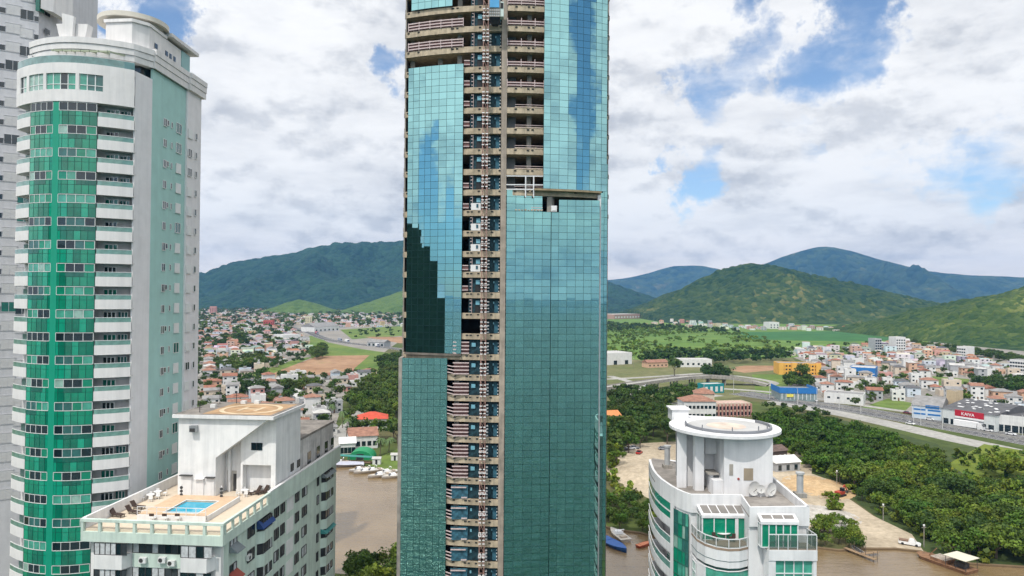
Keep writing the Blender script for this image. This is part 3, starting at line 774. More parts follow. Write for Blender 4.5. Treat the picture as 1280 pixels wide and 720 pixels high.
# per-floor parts built once
NF = 24
zf = [ZB-.02-FL*(i+1) for i in range(NF)]
def bal(x0, x1):
    b = MB(); b.wall(arc(x0, x1), 0, 1.26, .16); b.m = 1
    pl = arc(x0, x1, .16) + [(x1, 94.4), (x0, 94.4)]
    b.m = 0; b.prism(pl, 0, .16); return b.build('balcony', [white_r], ltw)
def balrail(x0, x1, par):
    b = MB(); b.wall(arc(x0+.05, x1-.05, .05), 1.27, 1.84, .04); b.m = 1; b.wall(arc(x0, x1, .03), 1.85, 1.91, .08)
    return b.build('balustrade', [G_rail, M_wframe], par)
def baydoor(x0, x1, y, m):
    b = MB(); n = 3
    for i in range(n):
        a = x0+(x1-x0)*i/n; c = x0+(x1-x0)*(i+1)/n; b.m = 1; b.box(a, c, y, y+.06, .2, 2.6); b.m = 0; b.box(a+.07, c-.07, y-.03, y, .26, 2.54)
    return b.build('balcony_door', [m, M_wframe], ltw)
balL = bal(XS[0], XS[1]-.05); balrail(XS[0], XS[1]-.05, balL)
balR = bal(XS[2]+.05, XS[3]); balrail(XS[2]+.05, XS[3], balR)
doors = [baydoor(-54.0, -52.3, 91.05, G_emerd), baydoor(-54.0, -52.4, 91.05, G_dark), baydoor(-52.6, -51.3, 91.95, G_mid)]
doorL = [baydoor(-65.2, -63.2, 91.75, G_pale), baydoor(-64.4, -63.2, 91.75, G_dark)]
sp = arc(XS[1], XS[2], 0, 11)
SPV = []
for vi in range(5):
  b = MB(); rq = random.Random(90+vi)
  for i in range(11): b.m = rq.choice([0, 0, 2, 3]); b.wall(sp[i:i+2], 0, 1.80, .12)
  b.m = 1
  for i, p in enumerate(sp): b.box(p[0]-.025, p[0]+.025, p[1]-.02, p[1]+.02, 0, 1.8)
  b.wall(arc(XS[1], XS[2], -.015, 11), 1.18, 1.22, .02); b.wall(arc(XS[1], XS[2], -.015, 11), -.02, .02, .02)
  SPV.append(b.build('spandrel_glass', [G_emer, mat('spandrel_joint', (.0, .08, .055), .5), G_emer2, G_emer3], ltw))
PX = [-63.0, -59.45, -58.6, -54.25]
b = MB(); b.wall(arc(PX[1], PX[2], -.03, 2), 0, FL, .2); pier = b.build('bay_pier', mat('pier_green', (.012, .30, .19), .35, var=.06), ltw)
def baywin(x0, x1, pal, seed):
    rnd = random.Random(seed); q = arc(x0, x1, .02, 4); b = MB()
    lowp = rnd.random() < .4
    for i in range(4):
        a, c = Vector(q[i]), Vector(q[i+1]); mm = pal[i]
        b.m = mm; d = (c-a); aa = a+d*.02; cc = c-d*.02
        b.quad((aa.x, aa.y, 1.9), (cc.x, cc.y, 1.9), (cc.x, cc.y, FL-.13), (aa.x, aa.y, FL-.13))
        if lowp and mm in (0, 3): b.m = 5; b.quad((aa.x, aa.y-.05, 1.25), (cc.x, cc.y-.05, 1.25), (cc.x, cc.y-.05, 1.78), (aa.x, aa.y-.05, 1.78))
    b.m = 6
    for z0, z1 in ((1.81, 1.87), (FL-.10, FL-.04)): b.wall(arc(x0, x1, -.04, 4), z0, z1, .1)
    for p in q: b.box(p[0]-.024, p[0]+.024, p[1]-.06, p[1]+.04, 1.85, FL-.1)
    return b.build('bay_window', PAL_BAY+[M_wframe], ltw)
pals = [[0, 0, 0, 0], [2, 0, 0, 2], [1, 1, 1, 1], [4, 0, 0, 2], [2, 2, 1, 2], [0, 3, 3, 0], [3, 3, 2, 1], [1, 1, 4, 1], [0, 0, 3, 2], [2, 1, 0, 0]]
bwL = [baywin(PX[0], PX[1], p, 10+i) for i, p in enumerate(pals)]; bwR = [baywin(PX[2], PX[3], p, 40+i) for i, p in enumerate(pals)]
rnd = random.Random(21); used = set()
def put(o, z):
    if id(o) in used: return dup(o, ltw, (0, 0, z))
    used.add(id(o)); o.location.z = z; return o
for i, z in enumerate(zf):
    for o in (balL, balR, SPV[i % 5], pier): put(o, z)
    put(bwL[i % 10] if i < 10 else rnd.choice(bwL), z); put(bwR[(i*3) % 10] if i < 10 else rnd.choice(bwR), z)
    put(doors[i % 2], z)
    if rnd.random() < .5 or i == 2: put(doors[2], z)
    put(doorL[i % 2], z)
# flank windows
def fwin(y0, y1, z0, z1, kind, x=XW+.04):
    b = MB()
    if kind == 'shutter':
        b.box(x, x+.10, y0, y1, z0, z1); b.m = 1; b.box(x+.0, x+.14, y0-.08, y1+.08, z0-.1, z0-.02)
        return b.build('shuttered_window', [M_wframe, M_wframe], ltw)
    b.box(x, x+.05, y0, y1, z0, z1); b.m = 1
    for a, c in ((y0-.06, y0), (y1, y1+.06)): b.box(x, x+.09, a, c, z0-.06, z1+.06)
    b.box(x, x+.09, y0, y1, z1, z1+.06); b.box(x, x+.12, y0, y1, z0-.08, z0)
    if y1-y0 > .7: b.box(x, x+.08, (y0+y1)/2-.04, (y0+y1)/2+.04, z0, z1)
    return b.build('flank_window', [G_dark if kind == 'dark' else G_mid, M_wframe if kind != 'bare' else mint_r], ltw)
w1 = fwin(98.3, 99.1, 1.2, 2.2, 'dark'); w2 = fwin(99.25, 99.75, 1.5, 2.15, 'dark'); w3 = fwin(100.5, 100.8, 1.4, 2.15, 'dark')
w4 = fwin(102.0, 103.5, 1.1, 2.5, 'shutter'); w4b = fwin(102.0, 103.5, 1.1, 2.5, 'mid'); w5 = fwin(107.6, 108.1, 1.3, 2.2, 'dark', XW+.32); w6 = fwin(105.2, 106.4, 1.2, 2.3, 'dark', XW+.32)
w6s = fwin(105.2, 106.5, 1.1, 2.4, 'shutter', XW+.30)
for i, z in enumerate(zf):
    z += 1.2
    for w in (w1, w3): put(w, z)
    if i % 2 == 0: put(w2, z)
    put(w4b if i in (0, 1, 5, 11, 15) else w4, z); put(w5, z)
    put(w6 if i in (1, 2, 12, 17) else w6s, z)
# crown: white curved band with windows, terrace glass, stepped cornice, fins, helipad
b = MB(); bx = arc(XS[0]-.1, XS[3]+.02, -.12, 16)
b.wall(bx, ZB, ZB+1.55, .3); b.wall(bx, ZB+3.65, ZB+5.0, .3)
for x0, x1 in ((-66.4, -65.3), (-63.9, -63.4), (-60.9, -60.45), (-56.6, -56.2), (-53.6, -50.5)): b.wall(arc(x0, x1, -.12, 4), ZB+1.54, ZB+3.66, .3)
b.prism(arc(XS[0], XS[3]-.1, .15, 12) + [(XW-.1, 95.1), (XW-.1, 109), (-66.2, 109)], ZB+4.2, ZB+4.6)
b.prism(arc(XS[0], XS[3]-.1, .15, 12) + [(XW-.1, 95.1), (-66.2, 95.1)], ZB+.01, ZB+.3)
b.build('crown_band', white_r, ltw)
for x0, x1, pm in ((-65.3, -63.9, [0, 4]), (-63.4, -60.9, [4, 4, 4]), (-60.45, -56.6, [1, 1, 0, 1]), (-56.2, -53.6, [1, 3, 3])):
    n = len(pm); q = arc(x0, x1, .06, n); b = MB()
    for i in range(n):
        a, c = q[i], q[i+1]; b.m = pm[i]; b.quad((*a, ZB+1.55), (*c, ZB+1.55), (*c, ZB+3.65), (*a, ZB+3.65))
        b.m = 6; b.box(a[0]-.05, a[0]+.05, a[1]-.05, a[1]+.03, ZB+1.55, ZB+3.65)
    b.wall(arc(x0, x1, .0, n), ZB+2.2, ZB+2.28, .05)
    b.build('crown_window', PAL_BAY+[M_wframe], ltw)
b = MB(); b.wall(arc(XS[0], XS[3], -.05, 16), ZB+5.0, ZB+5.95, .05); b.m = 1; b.wall(arc(XS[0], XS[3], -.06, 16), ZB+5.95, ZB+6.0, .07)
b.build('terrace_balustrade', [glassmat('pale_rail', (.15, .27, .26)), M_wframe], ltw)
b = MB(); b.prism(arc(-64.3, -51.3, 3.3, 12) + [(XW-.2, 97), (XW-.2, 109), (-65.4, 109)], ZB+4.6, 97.2); b.build('penthouse_wall', G_dark, ltw)
cor = arc(-65.2, -51.2, 1.5, 14)
b = MB()
for i, (z0, z1, o) in enumerate(((96.3, 97.1, 0.), (97.14, 97.9, -.12), (97.94, 98.7, -.24))):
    b.prism(arc(-65.2, -51.2, 1.5+o, 14) + [(XW+.2-o, 94.8+o), (XW+.2-o, 108.6), (-65.6, 108.6)], z0, z1)
b.build('stepped_cornice', white_r, ltw)
b = MB()
for i, (z0, z1, o) in enumerate(((96.3, 97.2, .45), (97.24, 98.1, .55), (98.14, 98.9, .65))):
    b.wall([(XW+o, 94.9), (XW+o, 104.8), (XW+o+.3, 104.8), (XW+o+.3, 110.2)], z0, z1, .9)
b.build('side_cornice', white_r, ltw)
for x in (-64.0, -60.6):
    b = MB(); b.box(x, x+.55, 90.2, 90.8, ZB+4.6, 96.3); b.build('terrace_column', white_r, ltw)
b = MB()
for i in range(7): b.beam((-60.2+i*1.15, 89.4+.05*i, 96.75), (-59.0+i*1.15, 92.0, 96.95), .1, .2)
b.beam((-60.4, 89.5, 96.75), (-53, 89.9, 96.75), .12, .22); b.build('pergola', mat('pergola_green', (.38, .42, .30), .7), ltw)
def fin(pts, y0, y1):
    b = MB(); n = len(pts); vs = [(x, y0, z) for x, z in pts] + [(x, y1, z) for x, z in pts]
    b._add(vs, [tuple(range(n)), tuple(range(2*n-1, n-1, -1))] + [(i, n+i, n+(i+1) % n, (i+1) % n) for i in range(n)]); return b.build('roof_fin', white_r, ltw)
fin([(-60.4, 98.6), (-57.2, 98.6), (-56.8, 100.9), (-61.0, 100.9)], 91.2, 92.4)
fin([(-59.5, 98.0), (-58.5, 98.0), (-58.3, 101.7), (-59.9, 102.1)], 90.6, 91.1)
b = MB(); b.prism([(-55.8, 93.6), (-52.0, 93.2), (XW-.35, 94.9), (XW-.35, 106.8), (-55.8, 106.8)], 98.7, 102.0)
b.prism([(-56.0, 93.4), (-51.9, 93.0), (XW-.2, 94.7), (XW-.2, 99.5), (-56.0, 99.5)], 102.02, 102.45); b.build('roof_house', white_r, ltw)
for y0, y1 in ((96.2, 97.0), (99.2, 99.9), (100.4, 101.0), (101.6, 102.2)):
    b = MB(); b.box(XW-.36, XW-.28, y0, y1, 99.6, 100.3); b.build('roof_window', G_dark, ltw)
b = MB(); b.box(XW-.36, XW-.24, 104.0, 106.6, 99.2, 102.0); b.build('roof_window', mat('mint_pane', (.22, .42, .40), .3), ltw)
b = MB(); b.box(-56, XW+.45, 99.6, 108.2, 102.46, 102.95); b.build('roof_slab', white_r, ltw)
b = MB(); cxd, cyd = -54.3, 97.8
ring = [(cxd+4.55*math.cos(2*math.pi*i/40), cyd+4.55*math.sin(2*math.pi*i/40)) for i in range(40)]
ring2 = [(cxd+3.8*math.cos(2*math.pi*i/40), cyd+3.8*math.sin(2*math.pi*i/40)) for i in range(40)]
b.prism(ring, 103.0, 103.65); b.prism(ring2, 102.7, 102.98); b.prism([(cxd+3*math.cos(2*math.pi*i/24), cyd+3*math.sin(2*math.pi*i/24)) for i in range(24)], 102.46, 102.7)
b.build('helipad', mat('helipad_cream', (.66, .62, .54), .8, var=.06), ltw)
rebase(ltw, (-58, 100, 0))

# ================================================================== grey tower at the frame edge
et = thing('apartment_tower', 'pale grey tower with small shuttered windows behind the slim white tower', 'apartment tower')
grey_t = mat('cool_grey_render', (.57, .575, .60), .85, var=.04, streak=.12)
def EP(px, Y): p = P(px, 60, Y); return (p.x, p.y)
fa, fb = EP(-130, 103), EP(48, 112.5); fc_ = EP(64, 115.5)
b = MB(); back = (fc_[0]-2, fc_[1]+16)
b.prism([fa, fb, (fb[0]+.02, fb[1]+1), fc_, back, (fa[0]-3, fa[1]+22)], 0, 135); b.build('body_wall', grey_t, et)
d = (Vector(fb)-Vector(fa)); Ld = d.length; d.normalize(); nrm = Vector((d.y, -d.x))
def ewin(s, w, h, z, kind):
    a = Vector(fa)+d*(s-w/2)+nrm*.02; c = a+d*w; o = nrm*.07; b = MB()
    def slabq(a, c, z0, z1, t0, t1):
        p = [a+nrm*t0, c+nrm*t0, c+nrm*t1, a+nrm*t1]; b.prism([(q.x, q.y) for q in (p[3], p[2], p[1], p[0])], z0, z1)
    slabq(a, c, 0, h, 0, .05); b.m = 1; slabq(a-d*.08, c+d*.08, -.1, -.02, 0, .05); slabq(a-d*.08, c+d*.08, h+.01, h+.09, 0, .08)
    if w > 1: slabq(a+d*(w/2-.03), a+d*(w/2+.03), 0, h, .05, .07)
    o = b.build('window', [{'s': mat('grey_shutter', (.55, .555, .56), .7), 'd': G_dark, 'g': G_emerd}[kind], grey_t], et); o.location.z = z; return o
efl = 3.0; rnd = random.Random(5)
s_of = lambda px: (Vector(EP(px, 0)) if 0 else None)
def sfor(px):
    # distance along the front where the sight line of px crosses it
    r_ = ray(px, 60); a = Vector(fa)
    den = d.x*r_.y - d.y*r_.x; return (r_.x*a.y - r_.y*a.x)/den*1.0 if abs(den) > 1e-9 else 0
cols_e = [(sfor(2), .8, .8, 'd'), (sfor(16.5), 1.9, 1.5, 's'), (sfor(33), 1.7, 1.5, 's'), (sfor(45), .55, .75, 'd')]
protos = {}
for ci, (s, w, h, kd) in enumerate(cols_e):
    for i in range(34):
        z = 131 - i*efl - (0 if ci < 2 else 0.4)
        k2 = kd
        if kd == 's' and rnd.random() < .12: k2 = 'd' if rnd.random() < .7 else 'g'
        key = (ci, k2)
        if key in protos: dup(protos[key], et, (0, 0, z))
        else: protos[key] = ewin(s, w, h, z, k2)
b = MB()
p0 = EP(50, 111.5); b.prism([p0, EP(66, 113), (EP(66, 113)[0], 118), (p0[0], 118)], P(58, 12, 112).z, 140); b.build('corner_balcony', white_r, et)
b = MB(); q0, q1 = EP(43.5, 111.4), EP(48.5, 111.6); b.prism([q0, q1, (q1[0], q1[1]+1.2), (q0[0], q0[1]+1.2)], P(46, 15, 112).z, 134); b.build('glass_strip', G_emerd, et)
for i in range(8):
    z = P(57, 20, 114).z - i*efl
    b = MB(); w0, w1 = EP(55.5, 113.4), EP(58, 113.8); b.prism([w0, w1, (w1[0], w1[1]+.8), (w0[0], w0[1]+.8)], z, z+.8); b.build('small_window', G_dark, et)
rebase(et, (fb[0]-8, fb[1]+6, 0))

# ================================================================== dark tower behind the camera, mirrored in the glass
D1, p1 = mirrored(507, 300); D2, p2 = mirrored(530, 300); D3, p3 = mirrored(548, 300)
dist = 190
def refl_pt(px, py, dist):
    D, p = mirrored(px, py); h = math.hypot(D.x, D.y); q = p + D*(dist/h); return q
a = refl_pt(500, 281, dist); c = refl_pt(520, 281, dist); e_ = refl_pt(532, 308, dist); g_ = refl_pt(546, 326, dist)
dk = thing('apartment_tower', 'dark stepped tower mirrored in the glass of the unfinished skyscraper', 'apartment tower')
M_dk = mat('dark_shaded_wall', (.05, .085, .065), .85, var=.2); b = MB()  # dark wall colour carries the shade of the tower's sunless side
def dblock(p, q, z):
    p2 = Vector((p.x, p.y)); q2 = Vector((q.x, q.y)); dd = (p2-q2); n_ = Vector((dd.y, -dd.x)).normalized()
    if n_.y > 0: n_ = -n_
    b.prism([tuple(p2), tuple(q2), tuple(q2+n_*24), tuple(p2+n_*24)], 0, z)
dblock(a, c, a.z); dblock(c, e_, e_.z); dblock(e_, g_, g_.z)
b.build('body_wall', M_dk, dk)
h_ = refl_pt(556, 372, dist); b = MB(); dblock(g_, h_, h_.z); b.build('low_wing', M_dk, dk)
rebase(dk, (c.x, c.y, 0))

# ================================================================== mint apartment block with rooftop pool
PO = Vector((-47.9, 77.2)); PRZ = R(-4.36)
def loc(px, py, z):
    x, y = G(px, py, z); v = Vector((x, y)) - PO; c, s = math.cos(-PRZ), math.sin(-PRZ)
    return v.x*c - v.y*s, v.x*s + v.y*c
mint_l = mat('pale_mint_render', (.60, .71, .63), .85, var=.06, scale=.5, streak=.22)
white_p = mat('white_parapet', (.78, .775, .765), .8, var=.05, scale=.6, streak=.16)
white_b = mat('bright_white_render', (.81, .81, .80), .8, var=.05, scale=.6, streak=.18)
M_tile = mat('terracotta_deck', (.62, .44, .29), .8, var=.12, scale=2)
M_deck = mat('cream_tiles', (.64, .54, .42), .8, var=.08, scale=1.5)
M_pool = mat('pool_water', (.03, .38, .55), .08, var=.12, scale=.8)
M_roofd = mat('weathered_roof', (.26, .235, .21), .95, var=.35, scale=.5, streak=.3)
M_curt = mat('net_curtain', (.50, .52, .53), .8, var=.25, scale=3)
M_acw = mat('ac_white', (.66, .67, .66), .6)
M_frame = mat('dark_frame', (.05, .05, .05), .6)
pb = thing('apartment_block', 'pale mint apartment block with a blue rooftop pool and white penthouse', 'apartment block', (PO.x, PO.y, 0), PRZ)
W, D, ZT = 16.3, 39.6, 38.7
b = MB(); b.box(.6, W-.5, .8, D-.5, 0, ZT-.5); b.build('body_wall', white_p, pb)
b = MB(); b.box(W-.62, W-.42, 1.4, D-.4, 0, 37.4); b.build('side_wall', mint_l, pb)
b = MB(); b.box(.2, W-.1, .2, D-.1, ZT-.48, ZT); b.build('terrace_floor', M_deck, pb)
b = MB()
b.box(0, W+.15, -.1, .3, 37.35, 38.45); b.box(W-.25, W+.15, .3, D, 37.35, 38.45); b.box(0, .3, .3, D, 37.35, 38.45)
b.build('roof_fascia', mint_l, pb)
b = MB()
b.box(-.05, W+.2, -.15, .25, 39.55, 39.85)
for i in range(9): x = .0+i*(W-.15)/8; b.box(x, x+.3, -.1, .22, 38.45, 39.55)
b.build('balustrade', mint_l, pb)
b = MB(); b.box(W-.15, W+.2, .26, 12, 39.55, 39.85)
for i in range(7): y = .4+i*1.85; b.box(W-.1, W+.16, y, y+.25, 38.45, 39.55)
b.build('balustrade', mint_l, pb)
b = MB(); b.box(W-.15, W+.2, 12.01, D, 38.45, 39.85); b.build('parapet', mint_l, pb)
b = MB(); b.box(W-.2, W+.22, 12.0, D, 39.86, 39.98); b.box(-.1, .35, .26, D, 38.45, 39.9); b.box(.35, .4, .3, D, 38.7, 40.0); b.build('parapet_cap', white_p, pb)
# pool on its raised deck
p0 = loc(205, 641, 39.25); p1 = loc(249, 641, 39.25); p2 = loc(222, 625.5, 39.25)
px0, px1, py0, py1 = p0[0], p1[0], p0[1], p2[1]
b = MB(); dx0, dx1, dy0, dy1 = px0-2.6, px1+1.6, py0-1.0, py1+2.2
b.box(dx0, px0, dy0, dy1, ZT, 39.3); b.box(px1, dx1, dy0, dy1, ZT, 39.3); b.box(px0, px1, dy0, py0, ZT, 39.3); b.box(px0, px1, py1, dy1, ZT, 39.3)
b.build('pool_deck', M_tile, pb)
b = MB(); b.box(px1+1.6, px1+1.75, dy0-.15, dy1, ZT, 39.32); b.box(dx0, dx1+.15, dy0-.15, dy0, ZT, 39.32); b.build('pool_surround', white_p, pb)
b = MB(); b.box(px0, px1, py0, py1, ZT+.02, 39.12); b.m = 1
b.box(px0-.12, px0, py0-.12, py1+.12, 39.2, 39.34); b.box(px1, px1+.12, py0-.12, py1+.12, 39.2, 39.34); b.box(px0, px1, py0-.12, py0, 39.2, 39.34); b.box(px0, px1, py1, py1+.12, 39.2, 39.34)
b.build('swimming_pool', [M_pool, white_b], pb)
b = MB(); y = dy0-.08
b.box(dx0, dx1, y-.03, y+.03, 40.2, 40.26); b.box(dx0, dx1, y-.02, y+.02, 39.75, 39.79)
for i in range(8): x = dx0+i*(dx1-dx0)/7; b.box(x-.03, x+.03, y-.03, y+.03, 39.33, 40.2)
b.build('pool_railing', M_alu, pb)
# penthouse volume
q = loc(222, 619, ZT); hx0, hy0 = q[0], q[1]; hx1 = loc(275, 617, ZT)[0]; hxr = W-.45; ZR = 49.3; RC = 2.7
def zl(py, y): Yw = PO.y+y; return CAMH - (py-370)/F*Yw
b = MB(); b.box(hx0, hx1, hy0, hy0+10, ZT, ZR-.45); b.box(hx1, hxr, hy0+RC, hy0+10, ZT, ZR-.45)
b.build('penthouse_wall', white_b, pb)
zd = zl(572, hy0)
b = MB(); pts = [(hx1, zd), (hxr-.4, ZR-.46), (hx1, ZR-.46)]
vs = [(x, hy0, z) for x, z in pts]+[(x, hy0+RC, z) for x, z in pts]
b._add(vs, [(0, 1, 2), (5, 4, 3), (0, 3, 4, 1), (1, 4, 5, 2), (2, 5, 3, 0)]); b.build('slanted_gable', white_b, pb)
b = MB(); b.box(hx0-.6, hxr+.5, hy0-.5, hy0+10.4, ZR-.44, ZR); b.build('roof_slab', white_p, pb)
b = MB(); b.box(hx0-.4, hxr+.3, hy0-.3, hy0+10.2, ZR, ZR+.06)
cx_, cy_ = hxr-4.8, hy0+4.6
b.m = 1
def disc(b, cx, cy, r0, r1, z, n=40):
    for i in range(n):
        a, c = 2*math.pi*i/n, 2*math.pi*(i+1)/n
        b.quad((cx+r0*math.cos(a), cy+r0*math.sin(a), z), (cx+r1*math.cos(a), cy+r1*math.sin(a), z), (cx+r1*math.cos(c), cy+r1*math.sin(c), z), (cx+r0*math.cos(c), cy+r0*math.sin(c), z))
b.m = 2; b.box(cx_-4.6, cx_+4.6, cy_-4.4, cy_+4.6, ZR+.06, ZR+.07)
b.m = 1; disc(b, cx_, cy_, 3.5, 4.1, ZR+.08); b.box(cx_-1.4, cx_-.9, cy_-1.6, cy_+1.6, ZR+.075, ZR+.085); b.box(cx_+.9, cx_+1.4, cy_-1.6, cy_+1.6, ZR+.075, ZR+.085); b.box(cx_-.9, cx_+.9, cy_-.3, cy_+.3, ZR+.075, ZR+.085)
for ax, ay, ah in ((1.2, 8.5, 2.6), (3.4, 9.0, 1.8), (2.2, 1.2, 1.3)):
    o_ = MB(); o_.tube((hx0+ax, hy0+ay, ZR), (hx0+ax, hy0+ay, ZR+ah), .05); o_.box(hx0+ax-.5, hx0+ax+.5, hy0+ay-.02, hy0+ay+.02, ZR+ah-.3, ZR+ah-.24); o_.box(hx0+ax-.35, hx0+ax+.35, hy0+ay-.02, hy0+ay+.02, ZR+ah-.6, ZR+ah-.54); o_.build('antenna', M_frame, pb)
for ax, ay in ((4.2, 8.6), (6.0, 9.0), (1.6, 5.0)):
    o_ = MB(); o_.box(hx0+ax, hx0+ax+.7, hy0+ay, hy0+ay+.6, ZR+.06, ZR+.5); o_.build('roof_vent', M_acw, pb)
b.build('roof_surface', [M_roofd, mat('faded_paint', (.62, .50, .34), .9, var=.2), mat('ochre_paint', (.42, .27, .15), .9, var=.3, scale=.7)], pb)
ry = hy0+RC
def wx(px): return loc(px, 610, ZT)[0]*0 + (px-353)/(275-353)*(hx1-hxr)+hxr
b = MB(); b.box(wx(281), wx(284.5), ry-.5, ry, ZT, ZR-1.5); b.box(wx(293), wx(301), ry-.35, ry, ZT, ZR-3.4); b.build('pilaster', white_b, pb)
b = MB(); b.box(wx(318), wx(334), ry-1.25, ry-1.21, zl(559, ry), zl(550, ry)); b.m = 1; b.box(wx(325.7), wx(326.3), ry-1.28, ry-1.25, zl(559, ry), zl(550, ry)); b.build('penthouse_window', [G_dark, M_frame], pb)
b = MB(); b.box(wx(299), wx(301.5), ry-.41, ry-.36, zl(554, ry), zl(551, ry)); b.build('penthouse_window', G_dark, pb)
b = MB(); b.box(wx(278), wx(292), ry-.06, ry-.01, ZT+.02, ZT+2.7); b.m = 1; b.box(wx(287), wx(292), ry-.1, ry-.06, ZT+.02, ZT+2.3); b.build('doorway', [mat('porch_shade', (.50, .47, .42), .9), M_frame], pb)
nz = zl(577, ry)
b = MB(); b.box(wx(303), wx(306), ry-1.2, ry, ZT, nz); b.box(wx(346.5), wx(353.2), ry-1.2, ry, ZT, nz); b.box(wx(303), wx(353.2), ry-1.2, ry, nz, ZR-.47); b.build('loggia', white_b, pb)
b = MB(); x = hx0+(hx1-hx0)*.36; b.box(x, x+.85, hy0-.7, hy0-.01, zl(540, hy0)+.02, zl(532, hy0)); b.m = 1; b.box(x+.08, x+.78, hy0-.74, hy0-.7, zl(540, hy0)+.08, zl(535, hy0)); b.build('vent_hood', [mat('galvanised', (.42, .44, .46), .4, .6), M_frame], pb)
for f0, f1, h in ((.1, .38, 2.6), (.50, .70, 2.2), (.78, .98, 2.4)):
    b = MB(); x0, x1 = hx0+(hx1-hx0)*f0, hx0+(hx1-hx0)*f1; b.box(x0, x1, hy0-.12, hy0-.01, ZT+.02, ZT+h); b.m = 1; b.box(x0-.1, x1+.1, hy0-.45, hy0-.01, ZT+h+.02, ZT+h+.14); b.build('changing_door', [white_p, M_frame if h != 2.2 else white_b], pb)
for i, y in enumerate((6.5, 8.8)):
    b = MB(); b.box(hxr, hxr+.06, hy0+y, hy0+y+1.1, 40.4, 41.5); b.build('side_window', G_dark, pb)
# stair and tank wing behind
b = MB(); b.box(3, W-.6, hy0+10.4, D-1.5, ZT, 44.0); b.build('tank_wing', mat('stained_white', (.60, .58, .56), .9, var=.2, streak=.4), pb)
b = MB(); b.box(3, W-.5, hy0+10.4, D-1.4, 44, 44.35); b.m = 1
for i in range(9): x = 5+rnd.random()*9; y = hy0+11+rnd.random()*12; b.box(x, x+.4+rnd.random(), y, y+.4+rnd.random(), 44.35, 44.6+rnd.random()*.3)
b.build('tank_roof', [M_roofd, M_grey], pb)
for y in (2.2, 6, 9.6, 12.5):
    b = MB(); b.box(W-.6, W-.54, hy0+11+y, hy0+12.3+y, 39.9, 41.6); b.build('side_window', G_dark, pb)
# windows of the front: bays and the mint middle
def xf(px): return (px-101)/(283-101)*(W+.1)
def strip(x0, x1, y, z, h, n, seed, par=pb):
    rr = random.Random(seed); b = MB()
    for i in range(n):
        a = x0+(x1-x0)*i/n; c = x0+(x1-x0)*(i+1)/n; b.m = rr.choice([0, 0, 1, 2, 1]); b.quad((a, y, z), (c, y, z), (c, y, z+h), (a, y, z+h))
        b.m = 3; b.box(a-.035, a+.035, y-.05, y+.02, z, z+h)
    b.box(x0, x1, y-.05, y+.02, z-.05, z); b.box(x0, x1, y-.05, y+.02, z+h, z+h+.05)
    b.build('strip_window', [G_dark, M_curt, glassmat('grey_glass', (.05, .058, .065)), M_frame], par)
FP = 2.9
for i in range(9):
    z = 36.05 - i*FP
    for x0, x1, off, n in ((xf(120), xf(162), -.3, 6), (xf(162)+.1, xf(231)-.1, .74, 8), (xf(231), xf(270), -.3, 4)):
        strip(x0, x1, off-.02 if off > 0 else off+.1, z, 1.25, n, i*7+int(x0*3))
    for x0, x1 in ((xf(119), xf(162)), (xf(230), xf(270))):
        b = MB(); b.prism([(x0, .8), (x0+.15, -.32), (x1-.5, -.32), (x1, .8)], z-1.62, z-.07); b.build('front_bay', white_p, pb)
    b = MB(); b.box(xf(162)+.1, xf(231)-.1, .66, .79, z-1.62, z-.08); b.build('front_panel', mint_l, pb)
def ac(x, y, z, rz=0, side=False):
    t = thing('air_conditioner', '', 'air conditioner'); b = MB(); b.box(-.42, .42, -.35, 0, 0, .6); b.build('casing', M_acw, t)
    b = MB(); b.tube((-.12, -.36, .3), (-.12, -.33, .3), .24, n=14); b.build('fan_grille', M_frame, t)
    v = Matrix.Rotation(PRZ, 2) @ Vector((x, y)); t.location = (PO.x+v.x, PO.y+v.y, z); t.rotation_euler = (0, 0, PRZ+rz); return t
for px, z, lab in ((178, 35.0, 'white air conditioner nearest the flared bay, under the top window strip'), (203, 35.1, 'white air conditioner with a big round fan in the middle of the mint panel'), (215, 34.8, 'white air conditioner mounted lower, beside the one with the big round fan')):
    tag(ac(xf(px), .64, z), lab.replace('nearest the', 'next to the'))
# flank windows in rows
side_cols = [(2.6, 4.2, 0), (7.0, 8.8, 0), (9.6, 13.0, 1), (14.6, 16.0, 0), (16.6, 17.9, 0), (21.6, 23.0, 0), (24.2, 26.0, 0), (30.2, 31.0, 0), (32.2, 36.4, 1)]
awn = []
for i in range(9):
    z = 35.7 - i*FP
    for ci, (y0, y1, bay) in enumerate(side_cols):
        rr = random.Random(i*31+ci); n = 4 if bay else 2; x = W-.40
        b = MB()
        if bay:
            pl = [(x-.02, y0-.2), (x+.75, y0+.5), (x+.75, y1-.3), (x-.02, y1+.2)]
            o = MB(); o.prism(pl, z-1.55, z-.05); o.build('side_bay', mint_l, pb); x = x+.5
            o = MB(); o.prism([(x-.5, y0), (x, y0+.5), (x, y1-.3), (x-.5, y1)], z-.04, z+1.35); o.build('bay_core', M_dark, pb); y0 += .5; y1 -= .3
        for k in range(n):
            a = y0+(y1-y0)*k/n; c = y0+(y1-y0)*(k+1)/n; b.m = rr.choice([0, 0, 2, 1]); b.quad((x+.03, a, z), (x+.03, c, z), (x+.03, c, z+1.3), (x+.03, a, z+1.3))
            b.m = 3; b.box(x, x+.09, a-.04, a+.04, z, z+1.3)
        b.box(x, x+.09, y1-.04, y1+.04, z, z+1.3); b.box(x, x+.1, y0, y1, z-.06, z); b.box(x, x+.1, y0, y1, z+1.3, z+1.36)
        b.build('flank_window', [G_dark, M_curt, glassmat('grey_glass', None), M_frame], pb)
        if not bay and ci not in (0, 3): 
            pass
    b = MB(); b.box(W-.41, W-.36, 18.6, 21.0, z-.6, z+1.35); b.build('white_panel', white_p, pb)
